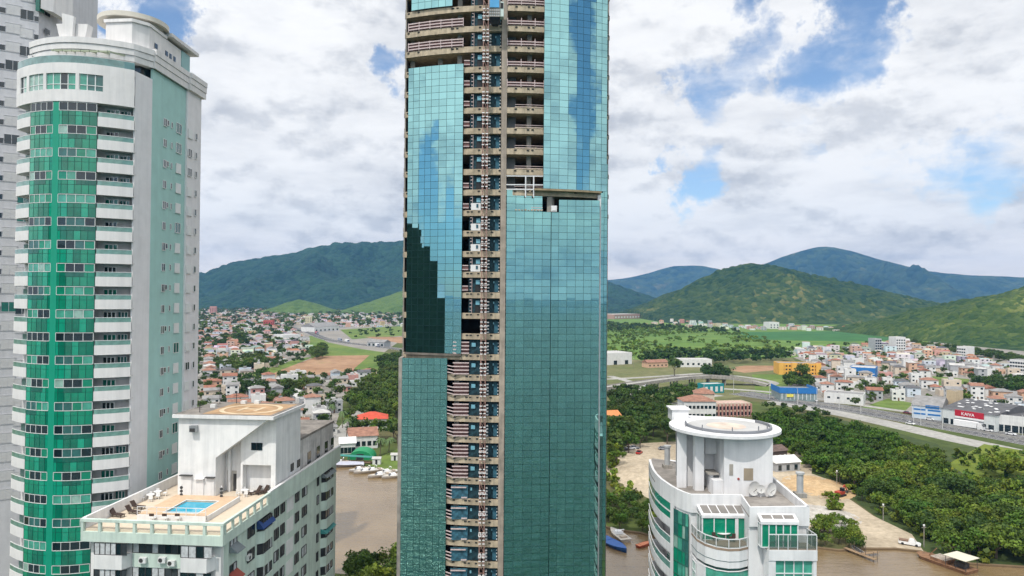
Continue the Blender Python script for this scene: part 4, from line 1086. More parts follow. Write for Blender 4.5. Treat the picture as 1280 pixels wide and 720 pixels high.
def awning(y0, y1, z, m, out=1.0, drop=.7, lab=''):
    b = MB(); x = W-.38; b._add([(x, y0, z), (x, y1, z), (x+out, y1, z-drop), (x+out, y0, z-drop), (x, y0, z-.06), (x, y1, z-.06), (x+out, y1, z-drop-.06), (x+out, y0, z-drop-.06)],
        [(0, 1, 2, 3), (7, 6, 5, 4), (0, 4, 5, 1), (1, 5, 6, 2), (2, 6, 7, 3), (3, 7, 4, 0)])
    b._add([(x, y0, z-.07), (x, y0, z-drop-.06), (x+out, y0, z-drop-.07)], [(0, 1, 2)]); b._add([(x, y1, z-.07), (x, y1, z-drop-.06), (x+out, y1, z-drop-.07)], [(0, 1, 2)])
    b.build('awning', m, pb)
M_aw = mat('grey_awning', (.20, .23, .24), .8); M_awr = mat('red_awning', (.30, .07, .05), .8); M_awb = mat('blue_awning', (.03, .07, .22), .8); M_awt = mat('teal_awning', (.06, .26, .25), .8)
awning(2.5, 4.4, 36.4, M_aw); awning(2.5, 4.4, 33.3, M_awr); awning(9.4, 13.0, 37.2, M_awb, .9, 1.1); awning(32, 36.5, 37.2, M_aw); awning(32, 36.5, 28.5, M_awt)
for k, (y, z, lab) in enumerate(((8.6, 33.2, 'white air conditioner under the second flank bay from the roof'), (8.4, 30.2, 'white air conditioner under the third flank bay from the roof'), (9.4, 30.1, 'white air conditioner paired beside another under the third flank bay'), (8.6, 27.2, 'white air conditioner under the fourth flank bay from the roof'))):
    tag(ac(W-.35, y-1.6, z, R(90)), lab)
# rooftop furniture: each piece a thing of its own
M_wick = mat('brown_wicker', (.055, .035, .028), .8, var=.2, scale=8); M_plas = mat('white_plastic', (.80, .80, .79), .5)
def lounger(px, py, rz, m, lab, grp, z=ZT+.0):
    x, y = G(px, py, z); t = thing('sun_lounger', lab, 'sun lounger', (x, y, z), rz, grp)
    b = MB(); b.box(-.32, .32, -.95, .35, .30, .38); b.build('seat', m, t)
    b = MB(); b._add([(-.32, .35, .30), (.32, .35, .30), (.32, .85, .95), (-.32, .85, .95), (-.32, .42, .27), (.32, .42, .27), (.32, .92, .92), (-.32, .92, .92)], [(0, 1, 2, 3), (7, 6, 5, 4), (0, 4, 5, 1), (1, 5, 6, 2), (2, 6, 7, 3), (3, 7, 4, 0)]); b.build('backrest', m, t)
    for sx in (-1, 1):
        for yy in (-.8, .3):
            b = MB(); b.box(sx*.28-.03, sx*.28+.03, yy-.03, yy+.03, 0, .3); b.build('leg', m, t)
    return t
for (px, py), lab in zip(((146, 646), (166, 642), (172, 636)), ('dark brown sun lounger by the parapet, closest to the roof front', 'dark brown sun lounger by the parapet, middle one of three', 'dark brown sun lounger by the parapet, closest to the white tables')):
    lounger(px, py, R(75), M_wick, lab, 'loungers along the parapet')
for (px, py), lab in zip(((319, 617.5), (328, 617), (339, 616.5)), ('dark maroon lounger in the white loggia, next to the bin', 'dark maroon lounger in the white loggia, centre one', 'dark maroon lounger in the white loggia, next to the parapet')):
    lounger(px, py, R(-35), M_wick, lab, 'loungers in the loggia')
def chair(px, py, rz, lab):
    x, y = G(px, py, ZT); t = thing('pool_chair', lab, 'chair', (x, y, ZT), rz, 'white chairs along the front balustrade')
    b = MB(); b.box(-.28, .28, -.3, .3, .38, .45); b.build('seat', M_plas, t)
    b = MB(); b.box(-.28, .28, .26, .34, .45, .72); b.build('backrest', M_plas, t); b = MB(); b.box(-.26, .26, .245, .35, .73, 1.0); b.build('towel', M_wick, t)
    for sx in (-1, 1):
        for sy in (-1, 1): b = MB(); b.box(sx*.25-.03, sx*.25+.03, sy*.26-.03, sy*.26+.03, 0, .38); b.build('leg', M_plas, t)
for (px, lab) in ((191, 'white chair with brown towel nearest the loungers'), (207, 'white chair with brown towel in the middle below the pool'), (223, 'white chair with brown towel nearest the block corner')):
    chair(px, 652, R(180), lab.replace('nearest', 'close to'))
def table(px, py, lab):
    x, y = G(px, py, ZT); t = thing('patio_set', lab, 'patio table', (x, y, ZT))
    b = MB(); b.tube((0, 0, .68), (0, 0, .73), .5, n=16); b.build('tabletop', M_plas, t); b = MB(); b.tube((0, 0, 0), (0, 0, .68), .06); b.build('leg', M_plas, t)
    for i in range(4):
        a = i*math.pi/2+.5; c = MB(); cx, cy = .85*math.cos(a), .85*math.sin(a); c.box(cx-.22, cx+.22, cy-.22, cy+.22, .38, .44); ux, uy = math.cos(a), math.sin(a)
        c.beam((cx+ux*.2-uy*.22, cy+uy*.2+ux*.22, .62), (cx+ux*.2+uy*.22, cy+uy*.2-ux*.22, .62), .05, .45)
        for sx in (-1, 1):
            for sy in (-1, 1): c.box(cx+sx*.18-.025, cx+sx*.18+.025, cy+sy*.18-.025, cy+sy*.18+.025, 0, .38)
        c.build('chair', M_plas, t)
table(188, 625, 'white plastic table set by the parapet behind the loungers'); table(197, 621, 'white plastic table set by the parapet close to the penthouse wall'); table(306, 619, 'white plastic table set on the tiles in front of the loggia')
x, y = G(305.5, 610, ZT); t = thing('litter_bin', 'small black bin standing in the loggia corner', 'bin', (x, y, ZT)); b = MB(); b.tube((0, 0, 0), (0, 0, .85), .22, .26, 12); b.build('bin_body', M_frame, t); b = MB(); b.tube((0, 0, .86), (0, 0, .93), .28, n=12); b.build('lid', M_frame, t)
for px, py, lab in ((227, 619, 'black and white life ring post by the penthouse end of the pool'), (277, 621, 'black and white life ring post by the pool steps')):
    x, y = G(px, py, 39.3); t = thing('safety_post', lab, 'post', (x, y, ZT)); b = MB(); b.box(-.06, .06, -.06, .06, 0, 2.0); b.build('pole', M_plas, t)
    for i in range(3): b = MB(); b.tube((0, -.1, .7+i*.45), (0, -.07, .7+i*.45), .2, n=12); b.build('ring', M_frame, t)

# ================================================================== curved white block with a helipad
rb = thing('apartment_block', 'curved white apartment block with green glazing and a round helipad roof', 'apartment block')
wr = mat('clean_white', (.77, .77, .775), .75, var=.05, scale=.5, streak=.16)
ZP = 42.6; SL = ZP-1.15
def RG(px, py, z=ZP): return G(px, py, z)
left_arc = [RG(*p) for p in ((811, 574), (812.5, 580), (815, 586), (819, 592), (825, 598), (832, 603), (838, 607))]
front_in = [RG(*p) for p in ((838, 607), (846, 611.5), (854, 615), (864, 618))]
fw = [RG(864, 618), RG(926, 618.5), RG(937, 634), RG(1012, 633)]
br = RG(969, 597); bl = (left_arc[0][0]+1.5, left_arc[0][1]+5)
out_line = left_arc + front_in[1:] + fw[1:]
b = MB(); core = offset(left_arc, 1.6) + [p for p in front_in[1:]] + [fw[1], fw[2], fw[3], (fw[3][0]+.5, br[1]+6), (bl[0]+2, bl[1])]
core = [tuple(p) for p in core]; b.prism([(x, y+.25) for x, y in core], 0, SL); b.build('body_wall', wr, rb)
b = MB(); b.prism([(x, y+.2) for x, y in out_line] + [(fw[3][0]+.4, br[1]+6), (bl[0], bl[1])], SL-.01, SL+.15); b.build('roof_terrace', mat('roof_membrane', (.30, .275, .25), .9, var=.25, scale=.4, streak=.3), rb)
b = MB(); b.wall(out_line, ZP-2.1, ZP, .3); b.wall([fw[3], (br[0]+.3, br[1]+6)], ZP-2.1, ZP, .3); b.build('parapet', wr, rb)
# curved balconies on the river side
FB = 3.0
for i in range(12):
    z = ZP-2.1-FB*(i+1)
    b = MB(); b.wall(left_arc, z, z+1.15, .14); b.prism(list(left_arc)+[(p[0], p[1]) for p in reversed(offset(left_arc, 1.7))], z, z+.14)
    o = b.build('balcony', wr, rb)
    if i == 0:
        b = MB(); b.wall(offset(left_arc, .02), z+1.16, z+1.9, .04); b.wall(offset(left_arc, .02), z+2.1, z+3.0, .04); b.m = 1; b.wall(offset(left_arc, -.03), z+1.92, z+2.08, .1); b.build('balcony_glazing', [G_emer, M_alu], rb)
    else:
        b = MB(); b.wall(offset(left_arc, .04), z+1.16, z+1.95, .04); b.m = 1; b.wall(offset(left_arc, .0), z+1.95, z+2.03, .09); b.build('balustrade', [G_rail, M_alu], o)
        a = offset(left_arc, 1.56); b = MB(); b.wall(a[1:3] if i % 2 else a[3:5], z+.2, z+2.5, .06); b.build('balcony_door', [G_mid, G_dark, G_teal][i % 3], rb)
b = MB(); p, q = Vector(left_arc[-1]), Vector(front_in[1]); b.wall([tuple(p), tuple(p.lerp(q, .6))], 0, ZP-2.08, .5); b.build('corner_pier', wr, rb)
# tall green bay between the corner pier and the front
bay = [tuple(Vector(front_in[1]).lerp(Vector(front_in[0]), .3)), front_in[2], tuple(Vector(front_in[2]).lerp(Vector(front_in[3]), .75))]
bb_ = offset(bay, -.12)
for i in range(3):
    z = ZP-2.3-3.0*(i+1)
    b = MB(); n = 4
    pts = [Vector(bb_[0]).lerp(Vector(bb_[1]), k/2) for k in range(2)] + [Vector(bb_[1]).lerp(Vector(bb_[2]), k/2) for k in range(3)]
    rr = random.Random(i)
    for k in range(4):
        a, c = pts[k], pts[k+1]
        for h0, h1 in ((.05, 1.5), (1.5, 2.95)): b.m = rr.choice([0, 0, 1, 2, 3]); b.quad((a.x, a.y, z+h0), (c.x, c.y, z+h0), (c.x, c.y, z+h1), (a.x, a.y, z+h1)); 
    b.m = 4
    for a in pts: b.box(a.x-.03, a.x+.03, a.y-.04, a.y+.03, z, z+3)
    b.wall([tuple(a) for a in pts], z+1.46, z+1.54, -.04); b.wall([tuple(a) for a in pts], z-.05, z+.05, -.05)
    b.build('bay_window', [G_emer, G_teal, G_mid, G_pale, mat('green_frame', (.02, .12, .09), .5)], rb)
b = MB(); b.wall([bb_[0], bb_[1], bb_[2]], ZP-11.9, ZP-11.3, -.1); b.build('bay_sill', wr, rb)
# conservatories stepping down in front
def face(pts, z0, z1, n, m, name, par=rb, fr=M_alu, off=0, rows=1):
    b = MB(); p, q = Vector(pts[0]), Vector(pts[1]); t = (q-p).normalized(); nn = Vector((t.y, -t.x))
    for k in range(n):
        a = p.lerp(q, k/n); c = p.lerp(q, (k+1)/n); b.m = 0; b.quad((a.x, a.y, z0), (c.x, c.y, z0), (c.x, c.y, z1), (a.x, a.y, z1))
    b.m = 1
    for k in range(n+1): a = p.lerp(q, k/n)+nn*.03; b.box(a.x-.05, a.x+.05, a.y-.05, a.y+.05, z0, z1)
    for r in range(rows+1): z = z0+(z1-z0)*r/rows; b.wall([tuple(p+nn*.0), tuple(q+nn*.0)], z-.05, z+.05, -.09)
    return b.build(name, [m, fr], par)
ZF = 38.2                               # floor of the stepped terraces
y1 = fw[0][1]; y2 = fw[2][1]
def sx(px, Y): return P(px, 650, Y).x
cA = y1-2.1; cB = y2-.9
ax0, ax1 = sx(878, cA), sx(936, cA); bx0, bx1 = sx(952, cB), sx(997, cB)
M_panel = mat('roof_panel', (.20, .185, .17), .35, var=.15)
def conserv(x0, x1, yb, yf, z0, z1, n, nroof):
    face([(x0, yf), (x1, yf)], z0, z1, n, G_emer, 'conservatory_glazing'); face([(x0, yb), (x0, yf)], z0, z1, 2, G_emerd, 'conservatory_glazing'); face([(x1, yf), (x1, yb)], z0, z1, 2, G_emerd, 'conservatory_glazing')
    b = MB(); b._add([(x0-.1, yf-.15, z1), (x1+.1, yf-.15, z1), (x1+.1, yb+.1, z1+.55), (x0-.1, yb+.1, z1+.55), (x0-.1, yf-.15, z1+.3), (x1+.1, yf-.15, z1+.3), (x1+.1, yb+.1, z1+.8), (x0-.1, yb+.1, z1+.8)],
        [(0, 1, 2, 3), (7, 6, 5, 4), (0, 4, 5, 1), (1, 5, 6, 2), (2, 6, 7, 3), (3, 7, 4, 0)])
    b.m = 1
    for k in range(nroof):
        a = x0+.15+(x1-x0-.3)*k/nroof+.06; c = x0+.15+(x1-x0-.3)*(k+1)/nroof-.06
        f = lambda y: z1+.3+(y-(yf-.15))/(yb+.1-yf+.15)*.5+.02
        b.quad((a, yf+.25, f(yf+.25)), (c, yf+.25, f(yf+.25)), (c, yb-.1, f(yb-.1)), (a, yb-.1, f(yb-.1)))
    b.build('conservatory_roof', [wr, M_panel], rb)
conserv(ax0, ax1, y1, cA, ZF, 40.65, 4, 5); conserv(bx0, bx1, y2, cB, 38.66, 41.1, 5, 3)
b = MB(); b.box(ax0+(ax1-ax0)*.70, ax0+(ax1-ax0)*.77, cA-.12, cA-.05, ZF, ZF+2.35); b.build('white_post', wr, rb)
# curved terrace and body under it
terr = [(20.75, 79.3), (20.8, 77.0), (21.3, 75.5), (22.2, 74.45), (23.4, 73.95), (24.6, 74.05), (25.6, 74.6), (26.4, 75.1), (27.2, 75.2)]
t2 = [terr[-1], (terr[-1][0]+.02, 72.7), (32.25, 72.7), (32.1, y2+.6)]
b = MB(); b.prism([*terr, (terr[-1][0], y1+.5), (terr[0][0], y1+.5)], ZF-.25, ZF); b.build('terrace_slab', mat('terrace_tile', (.30, .22, .16), .9, var=.2), rb)
b = MB(); b.prism([t2[0], t2[1], t2[2], t2[3], (t2[0][0], y2+1)], 38.4, 38.65); b.build('terrace_slab', mat('terrace_tile2', (.22, .18, .14), .9, var=.2), rb)
clr = glassmat('clear_rail', (.10, .16, .14)); clr.node_tree.nodes['Principled BSDF'].inputs['Alpha'].default_value = .35
def rail(pts, z, h=1.0, name='terrace_railing'):
    b = MB(); b.wall(pts, z+.1, z+h-.05, .03); b.m = 1; b.wall(offset(pts, -.02), z+h-.04, z+h+.05, .08)
    tot = 0
    for a, c in zip(pts[:-1], pts[1:]):
        L_ = (Vector(c)-Vector(a)).length; n = max(1, round(L_/1.0))
        for k in range(n): p = Vector(a).lerp(Vector(c), k/n); b.box(p.x-.035, p.x+.035, p.y-.06, p.y-.0, z, z+h-.05)
    return b.build(name, [glassmat('clear_rail', (.10, .16, .14)), M_alu], rb)
rail(terr, ZF); rail(t2[1:], 38.65, 1.55)
low = offset(terr, .02)
b = MB(); b.wall(low, ZF-2.1, ZF+.02, .35)
b.m = 1; b.wall(offset(terr, -.0), ZF-1.42, ZF-1.36, .02); b.build('curved_fascia', [wr, M_joint], rb)
for i in range(9):
    z = ZF-2.1-3.0*(i+1)
    q = offset(terr[2:-1], .12)
    b = MB(); b.wall(q, z+.15, z+1.25, .1); b.wall(q, z+1.35, z+2.6, .1); b.m = 1; b.wall(offset(terr[2:-1], .04), z+1.25, z+1.36, .16); b.build('curved_window', [G_emer if i % 2 else G_teal, M_alu], rb)
    b = MB(); b.wall(low, z-.35, z+.12, .3); b.wall(low, z+2.62, z+3.0-.35, .3); b.build('curved_band', wr, rb)
    b = MB(); b.wall(terr[:3], z+.1, z+2.66, .3); b.build('side_panel', wr, rb)
    p, q2 = Vector(terr[0]).lerp(Vector(terr[1]), .55), Vector(terr[1]).lerp(Vector(terr[2]), .55)
    face([tuple(Vector(terr[0]).lerp(Vector(terr[1]), .45)+Vector((-.06, 0))), tuple(Vector(terr[1])+Vector((-.06, -.02)))], z+.3, z+2.4, 2, G_teal, 'side_window', rows=2)
b = MB(); b.prism([(x, y) for x, y in offset(terr, .5)] + [(terr[-1][0], y1), (terr[0][0]+.4, y1)], 0, ZF-.3); b.build('front_body', mat('interior_green', (.05, .16, .13), .8), rb)
b = MB(); tx = t2[0][0]; ty = t2[1][1]
b.box(tx, tx+.75, ty-.02, ty+.5, 0, 37.5); b.box(t2[2][0]-.35, t2[2][0], ty-.02, ty+.5, 0, 37.5); b.box(tx, t2[2][0]+.05, ty-.1, ty+.5, 37.5, 38.6); b.build('front_frame', wr, rb)
b = MB(); b.box(tx+.1, t2[2][0]-.1, ty+.5, y2+1, 0, 38.3); b.build('front_body', wr, rb)
for i in range(10):
    z = 37.5-3.0*(i+1)
    face([(tx+.76, ty+.2), (t2[2][0]-.36, ty+.2)], z+.2, z+2.98, 4, G_teal if i % 2 == 0 else G_emer, 'front_window', rows=2)
    b = MB(); b.box(tx+.76, t2[2][0]-.36, ty+.05, ty+.5, z-.2, z+.14); b.build('front_band', wr, rb)
# penthouse drum under the helipad
DY = G(936, 622, SL)[1]; ZD = 49.0
X0, X1 = P(905, 600, DY).x, P(966, 600, DY).x
b = MB(); b.box(X0, X1, DY, DY+9, SL, ZD-.5); b.build('drum_wall', wr, rb)
XL0 = P(846, 590, DY+3.5).x
b = MB(); b.prism([(XL0, DY+3.5), (XL0+1.2, DY+3.5), (XL0+3.0, DY+12), (XL0+1.9, DY+12)], SL, ZD-.5); b.box(XL0+1.9, XL0+3.0, DY+2.2, DY+3.2, SL, ZD-.5); b.box(XL0+1.2, X0+.1, DY+4.2, DY+9, SL, ZD-.5); b.box(XL0+3.4, X0, DY+3.2, DY+4.19, SL+4.4, ZD-.5)
b.m = 1; b.prism([(XL0+.34, DY+5.2), (XL0+.5, DY+5.2), (XL0+.82, DY+6.6), (XL0+.66, DY+6.6)], SL+1.2, ZD-1); b.build('drum_wall', [wr, M_dark], rb)
b = MB(); b.box(XL0+3.6, X0-.8, DY+1.6, DY+3.1, SL, SL+2.3); b.m = 1; b.box(XL0+3.2, X0-.2, DY+1.2, DY+3.3, SL+2.32, SL+2.5); b.build('stair_house', [wr, M_conc2], rb)
b = MB(); b.prism([(X0-1.2, DY+.3), (X0, DY+.3), (X0, DY+2.4), (X0-1.2, DY+2.4)], SL, SL+1.9); b.build('stair_cheek', wr, rb)
b = MB(); xw = P(935.5, 590, DY).x; b.box(xw-.55, xw+.55, DY-.05, DY-.005, P(0, 592, DY).z-.1, P(0, 578, DY).z); b.build('drum_window', mat('brown_shutter', (.30, .25, .18), .8), rb)
b = MB(); xw = P(914, 585, DY).x; b.box(xw-.22, xw+.22, DY-.05, DY-.005, P(0, 586, DY).z-.1, P(0, 573, DY).z); b.build('drum_window', mat('grey_shutter2', (.34, .32, .28), .8), rb)
b = MB(); xw = P(923, 600, DY).x; b.tube((xw, DY-.08, SL+2.2), (xw, DY-.01, SL+2.2), .14, n=12); b.build('wall_lamp', mat('red_lamp', (.35, .06, .05), .6), rb)
Hc = ((P(840, 531, DY+5).x+P(980, 531, DY+5).x)/2-.5, DY+5.0); HR = 6.75
def circ(r, n=56): return [(Hc[0]+r*math.cos(2*math.pi*i/n), Hc[1]+r*math.sin(2*math.pi*i/n)) for i in range(n)]
b = MB(); b.prism(circ(HR), ZD-.35, ZD); b.prism(circ(HR-.9), ZD-.6, ZD-.36); b.prism([(XL0-.3, DY+3.2), (Hc[0], DY+1.0), (Hc[0]+2, DY+11), (XL0+1.9, DY+13.2)], ZD-.34, ZD-.01); b.build('helipad', wr, rb)
b = MB(); disc(b, Hc[0]+.4, Hc[1]-.2, 0.01, 4.9, ZD+.02, 48); b.m = 1
for i in range(30):
    a, c = math.pi*(.92+i/30*1.25), math.pi*(.92+(i+1)/30*1.25)
    r0, r1 = 5.0, 5.25; X_c, Y_c = Hc[0]+.4, Hc[1]-.2
    b._add([(X_c+r*math.cos(t_), Y_c+r*math.sin(t_), z) for z in (ZD+.03, ZD+.32) for r, t_ in ((r0, a), (r1, a), (r1, c), (r0, c))], [(0, 1, 2, 3), (4, 5, 6, 7), (0, 1, 5, 4), (1, 2, 6, 5), (2, 3, 7, 6), (3, 0, 4, 7)])
b.m = 2; disc(b, Hc[0]+.2, Hc[1]-.2, 0.01, 2.4, ZD+.03, 40)
b.m = 1
for t_ in (3.3, 3.9, 4.6, 5.3, 5.9): b.box(Hc[0]+5.1*math.cos(t_)-.05, Hc[0]+5.1*math.cos(t_)+.05, Hc[1]+5.1*math.sin(t_)-.05, Hc[1]+5.1*math.sin(t_)+.05, ZD, ZD+.75)
b.build('landing_circle', [mat('pad_grey', (.47, .47, .46), .8, var=.1, scale=.5), mat('kerb_grey', (.20, .21, .23), .7), mat('pad_ochre', (.60, .50, .42), .8, var=.2, scale=.6)], rb)
b = MB(); x = P(848, 520, DY+9).x; b.box(x-.6, x+1.6, DY+10, DY+12.4, ZD-.3, ZD+1.1); b.box(x-.8, x+1.8, DY+9.8, DY+12.6, ZD+1.12, ZD+1.3); b.build('lift_housing', wr, rb)
rebase(rb, (25, 84, 0))
# roof objects
def dish(px, py, z, r, lab, rz):
    x, y = G(px, py, z); t = thing('satellite_dish', lab, 'satellite dish', (x, y, SL+.15), rz)
    b = MB(); b.tube((0, 0, 0), (0, 0, .9), .05); b.build('pole', M_alu, t)
    b = MB(); n = 20; rings = 4; vs = []
    for k in range(rings+1):
        rr_ = r*k/rings; dpt = .25*r*(k/rings)**2
        for i in range(n): a = 2*math.pi*i/n; vs.append((rr_*math.cos(a), -dpt*1.0-.1+.25*r*0, 1.0+rr_*math.sin(a)))
    fs = [(k*n+i, k*n+(i+1) % n, (k+1)*n+(i+1) % n, (k+1)*n+i) for k in range(rings) for i in range(n)]
    b._add(vs, fs); b.build('reflector', mat('dish_white', (.62, .62, .60), .5), t)
    b = MB(); b.beam((0, -.1, 1.0-r*.6), (0, -r*.9, 1.05), .04, .04); b.build('feed_arm', M_frame, t)
dish(941, 622, SL, .85, 'white satellite dish with the larger bowl beside the brown shutter', .3); dish(951, 623, SL, .5, 'small white satellite dish between two larger ones', -.2); dish(962, 623, SL, .8, 'white satellite dish at the drum corner by the dark roof', .5)
def chimney(px, py, z, h, lab):
    x, y = G(px, py, z); t = thing('chimney', lab, 'chimney', (x, y, SL+.1)); b = MB(); b.box(-.6, .6, -.6, .6, 0, .5); b.build('base', M_conc2, t)
    b = MB(); b.tube((0, 0, .5), (0, 0, h), .38, n=14); b.build('shaft', mat('chimney_grey', (.44, .45, .45), .8, streak=.2), t); b = MB(); b.tube((0, 0, h), (0, 0, h+.22), .5, n=14); b.build('cap', mat('chimney_grey', None), t)
chimney(834, 586, SL, 2.9, 'grey round chimney on the curved river end of the roof'); chimney(1000, 622, SL, 2.7, 'grey round chimney on the straight end of the roof by the sand')
x, y = G(883, 672, ZF); t = thing('parasol', 'closed black parasol standing on the curved terrace', 'parasol', (x-.0, y+.6, ZF)); b = MB(); b.tube((0, 0, 0), (0, 0, 2.6), .03); b.build('pole', M_alu, t); b = MB(); b.tube((0, 0, .9), (0, 0, 1.9), .24, .2, 10); b.tube((0, 0, 1.9), (0, 0, 2.7), .2, .03, 10); b.build('canopy', M_frame, t)
x, y = G(906, 676, ZF); t = thing('terrace_table', 'round white table with dark chairs on the curved terrace', 'table', (x, y+.8, ZF)); b = MB(); b.tube((0, 0, .7), (0, 0, .76), .9, n=20); b.build('tabletop', wr, t); b = MB(); b.tube((0, 0, 0), (0, 0, .7), .08); b.build('leg', M_frame, t)
for i in range(4):
    a = i*1.57+.6; cx, cy = 1.25*math.cos(a), 1.25*math.sin(a); b = MB(); b.box(cx-.25, cx+.25, cy-.25, cy+.25, .4, .5); b.beam((cx*1.2-.2, cy*1.2, .7), (cx*1.2+.2, cy*1.2, .7), .06, .5)
    for sx_ in (-1, 1):
        for sy_ in (-1, 1): b.box(cx+sx_*.2-.02, cx+sx_*.2+.02, cy+sy_*.2-.02, cy+sy_*.2+.02, 0, .4)
    b.build('chair', M_wick, t)

# ================================================================== named buildings of the right bank
def plan_px(pts, z=0): return [G(x, y, z) for x, y in pts]
FOOT = []
def block(name, label, cat, base_px, depth, h, wm, rm=None, roof='flat', win=None, gm=None, winname='window', par=.4, rise=.22):
    "building whose front foot runs between two photo points; extends away from the viewer"
    a, c = Vector(G(*base_px[0])), Vector(G(*base_px[1])); t = (c-a); Lx = t.length; t.normalize(); n = Vector((-t.y, t.x))
    root = thing(name, label, cat, (a.x, a.y, 0), math.atan2(t.y, t.x))
    FOOT.append(((a+c)/2+n*depth/2, max(Lx, depth)/2+6))
    b = MB(); b.box(0, Lx, 0, depth, 0, h)
    if roof == 'flat': b.box(0, Lx, 0, .25, h, h+par); b.box(0, Lx, depth-.25, depth, h, h+par); b.box(0, .25, .25, depth-.25, h, h+par); b.box(Lx-.25, Lx, .25, depth-.25, h, h+par)
    b.build('wall', wm, root)
    b = MB(); o = .5
    if roof == 'flat': b.box(.25, Lx-.25, .25, depth-.25, h, h+.08)
    elif roof == 'gable':
        r = h+depth*rise; b._add([(-o, -o, h-.1), (Lx+o, -o, h-.1), (Lx+o, depth/2, r), (-o, depth/2, r), (Lx+o, depth+o, h-.1), (-o, depth+o, h-.1)], [(0, 1, 2, 3), (3, 2, 4, 5), (0, 3, 5), (1, 4, 2), (0, 5, 4, 1)])
    elif roof == 'hip':
        r = h+depth*.22; k = min(depth/2, Lx/2-.2); b._add([(-o, -o, h-.05), (Lx+o, -o, h-.05), (Lx+o, depth+o, h-.05), (-o, depth+o, h-.05), (k, depth/2, r), (Lx-k, depth/2, r)], [(0, 1, 5, 4), (1, 2, 5), (2, 3, 4, 5), (3, 0, 4), (3, 2, 1, 0)])
    b.build('roof', rm or M_roofd, root)
    if win:
        nx, nz, z0, fh, ww, wh = win; first = None
        for i in range(nx):
            for j in range(nz):
                x = Lx*(i+.5)/nx; z = z0+j*fh
                b = MB(); b.box(-ww/2, ww/2, -.05, .0, 0, wh); o_ = None
                if first is None: first = b.build(winname, gm or G_dark, root); first.location = (x, 0, z)
                else: dup(first, root, (x, 0, z))
    return root, Lx, t, n
wW = mat('town_white', (.70, .70, .68), .85, var=.08, scale=.3, streak=.15); wC = mat('town_cream', (.62, .53, .42), .85, var=.1, scale=.3, streak=.15)
wG = mat('town_grey', (.40, .41, .42), .85, var=.1, scale=.3, streak=.15); wO = mat('town_orange', (.72, .40, .08), .85, var=.08, scale=.3); wB = mat('shop_blue', (.02, .16, .44), .6, var=.08)
wP = mat('town_peach', (.62, .40, .27), .85, var=.1, scale=.3, streak=.15); wK = mat('town_pink', (.56, .30, .26), .85, var=.1, scale=.3, streak=.15); wS = mat('town_blue_white', (.55, .62, .68), .8, var=.06)
rT = mat('roof_terracotta', (.28, .145, .10), .9, var=.3, scale=.6); rR = mat('roof_rust', (.26, .115, .075), .9, var=.35, scale=.5); rG = mat('roof_fibre_grey', (.24, .235, .23), .9, var=.25, scale=.4); rL = mat('roof_pale', (.46, .45, .43), .85, var=.2, scale=.4); rD = mat('roof_dark', (.10, .10, .105), .85, var=.25, scale=.3); rRed = mat('roof_red', (.50, .075, .04), .85, var=.15, scale=.5)
block('warehouse', 'white windowless warehouse beside the glass tower at the wood edge', 'warehouse', ((748, 457), (790, 455)), 26, 11, wW, rL, 'flat', (3, 1, .1, 4, 4, 4))
r_, Lx, t_, n_ = block('shop_building', 'glass fronted store with a wide royal blue band round its top', 'store', ((975, 501), (1021, 502)), 20, 6.5, mat('shop_glass_wall', (.22, .28, .28), .3, var=.3, scale=.5), rG, 'flat', (9, 1, 1, 4, .3, 5), M_white, 'pillar')
b = MB(); b.box(-.3, Lx+.3, -.35, -.06, 4.9, 8.6); b.box(-.35, -.05, -.06, 20, 4.9, 8.6); b.box(Lx+.05, Lx+.35, -.06, 20, 4.9, 8.6); b.build('blue_band', wB, r_)
b = MB(); b.box(Lx*.18, Lx*.36, -.5, -.36, 2.6, 4.4); b.build('yellow_sign', mat('sign_yellow', (.75, .66, .12), .6), r_)
r_, Lx, t_, n_ = block('apartment_block', 'long ochre orange apartment row above the round dark tree', 'apartment block', ((973, 468), (1022, 469)), 16, 9.5, wO, rG, 'flat', (12, 3, .8, 3, 1.5, 1.3))
for k in (0, .33, .66, .95): b = MB(); b.box(Lx*k, Lx*k+4, -2, -.05, 0, 10.2); b.build('wing', wO, r_)
block('warehouse', 'bright blue hall with white stripe in the middle of the far town', 'warehouse', ((1062, 471), (1094, 473)), 22, 8, wB, rL, 'flat', (5, 1, 3, 3, 3, .8), wW, 'stripe')
r_, Lx, t_, n_ = block('warehouse', 'low white depot with small square windows beside the highway', 'warehouse', ((1030, 503), (1079, 507)), 14, 6.2, wW, rG, 'flat', (4, 1, 3, 3, 1.6, 1.2))
r_, Lx, t_, n_ = block('shop_building', 'pale blue and white shop with blue stripes next to the sandy tower', 'store', ((1140, 522), (1177, 526)), 20, 7.2, wS, rG, 'gable', (2, 2, 2.2, 2.3, 6, .9), wB, 'blue_stripe')
b = MB(); b.box(6.5, 13, -.2, -.06, 6.0, 7.7); b.build('blue_sign', wB, r_)
block('tower_block', 'sand coloured square tower between the blue striped shop and the red sign', 'tower', ((1183, 521), (1195, 523)), 6, 14.5, mat('sandstone_tower', (.50, .40, .26), .9, var=.1), rG)
r_, Lx, t_, n_ = block('supermarket', 'large dark roofed supermarket with a red sign over its entrance', 'supermarket', ((1178, 529), (1244, 540)), 42, 8.2, mat('market_wall', (.60, .63, .62), .8, var=.08), rD, 'gable', (7, 1, .3, 3, 2.6, 2.8), rise=.09)
b = MB(); x0 = Lx*.26; x1 = Lx*.80; b.box(x0, x1, -.6, -.06, 5.2, 8.3); b.m = 1; b.box(x0, x1, -.62, -.07, 4.2, 5.15); b.build('red_sign', [mat('sign_red', (.42, .012, .03), .6), M_white], r_)
tx = bpy.data.curves.new('sign_text', 'FONT'); tx.body = 'KAIVA'; tx.size = 2.3; tx.extrude = .04; tx.align_x = 'CENTER'; tx.materials.append(M_white)
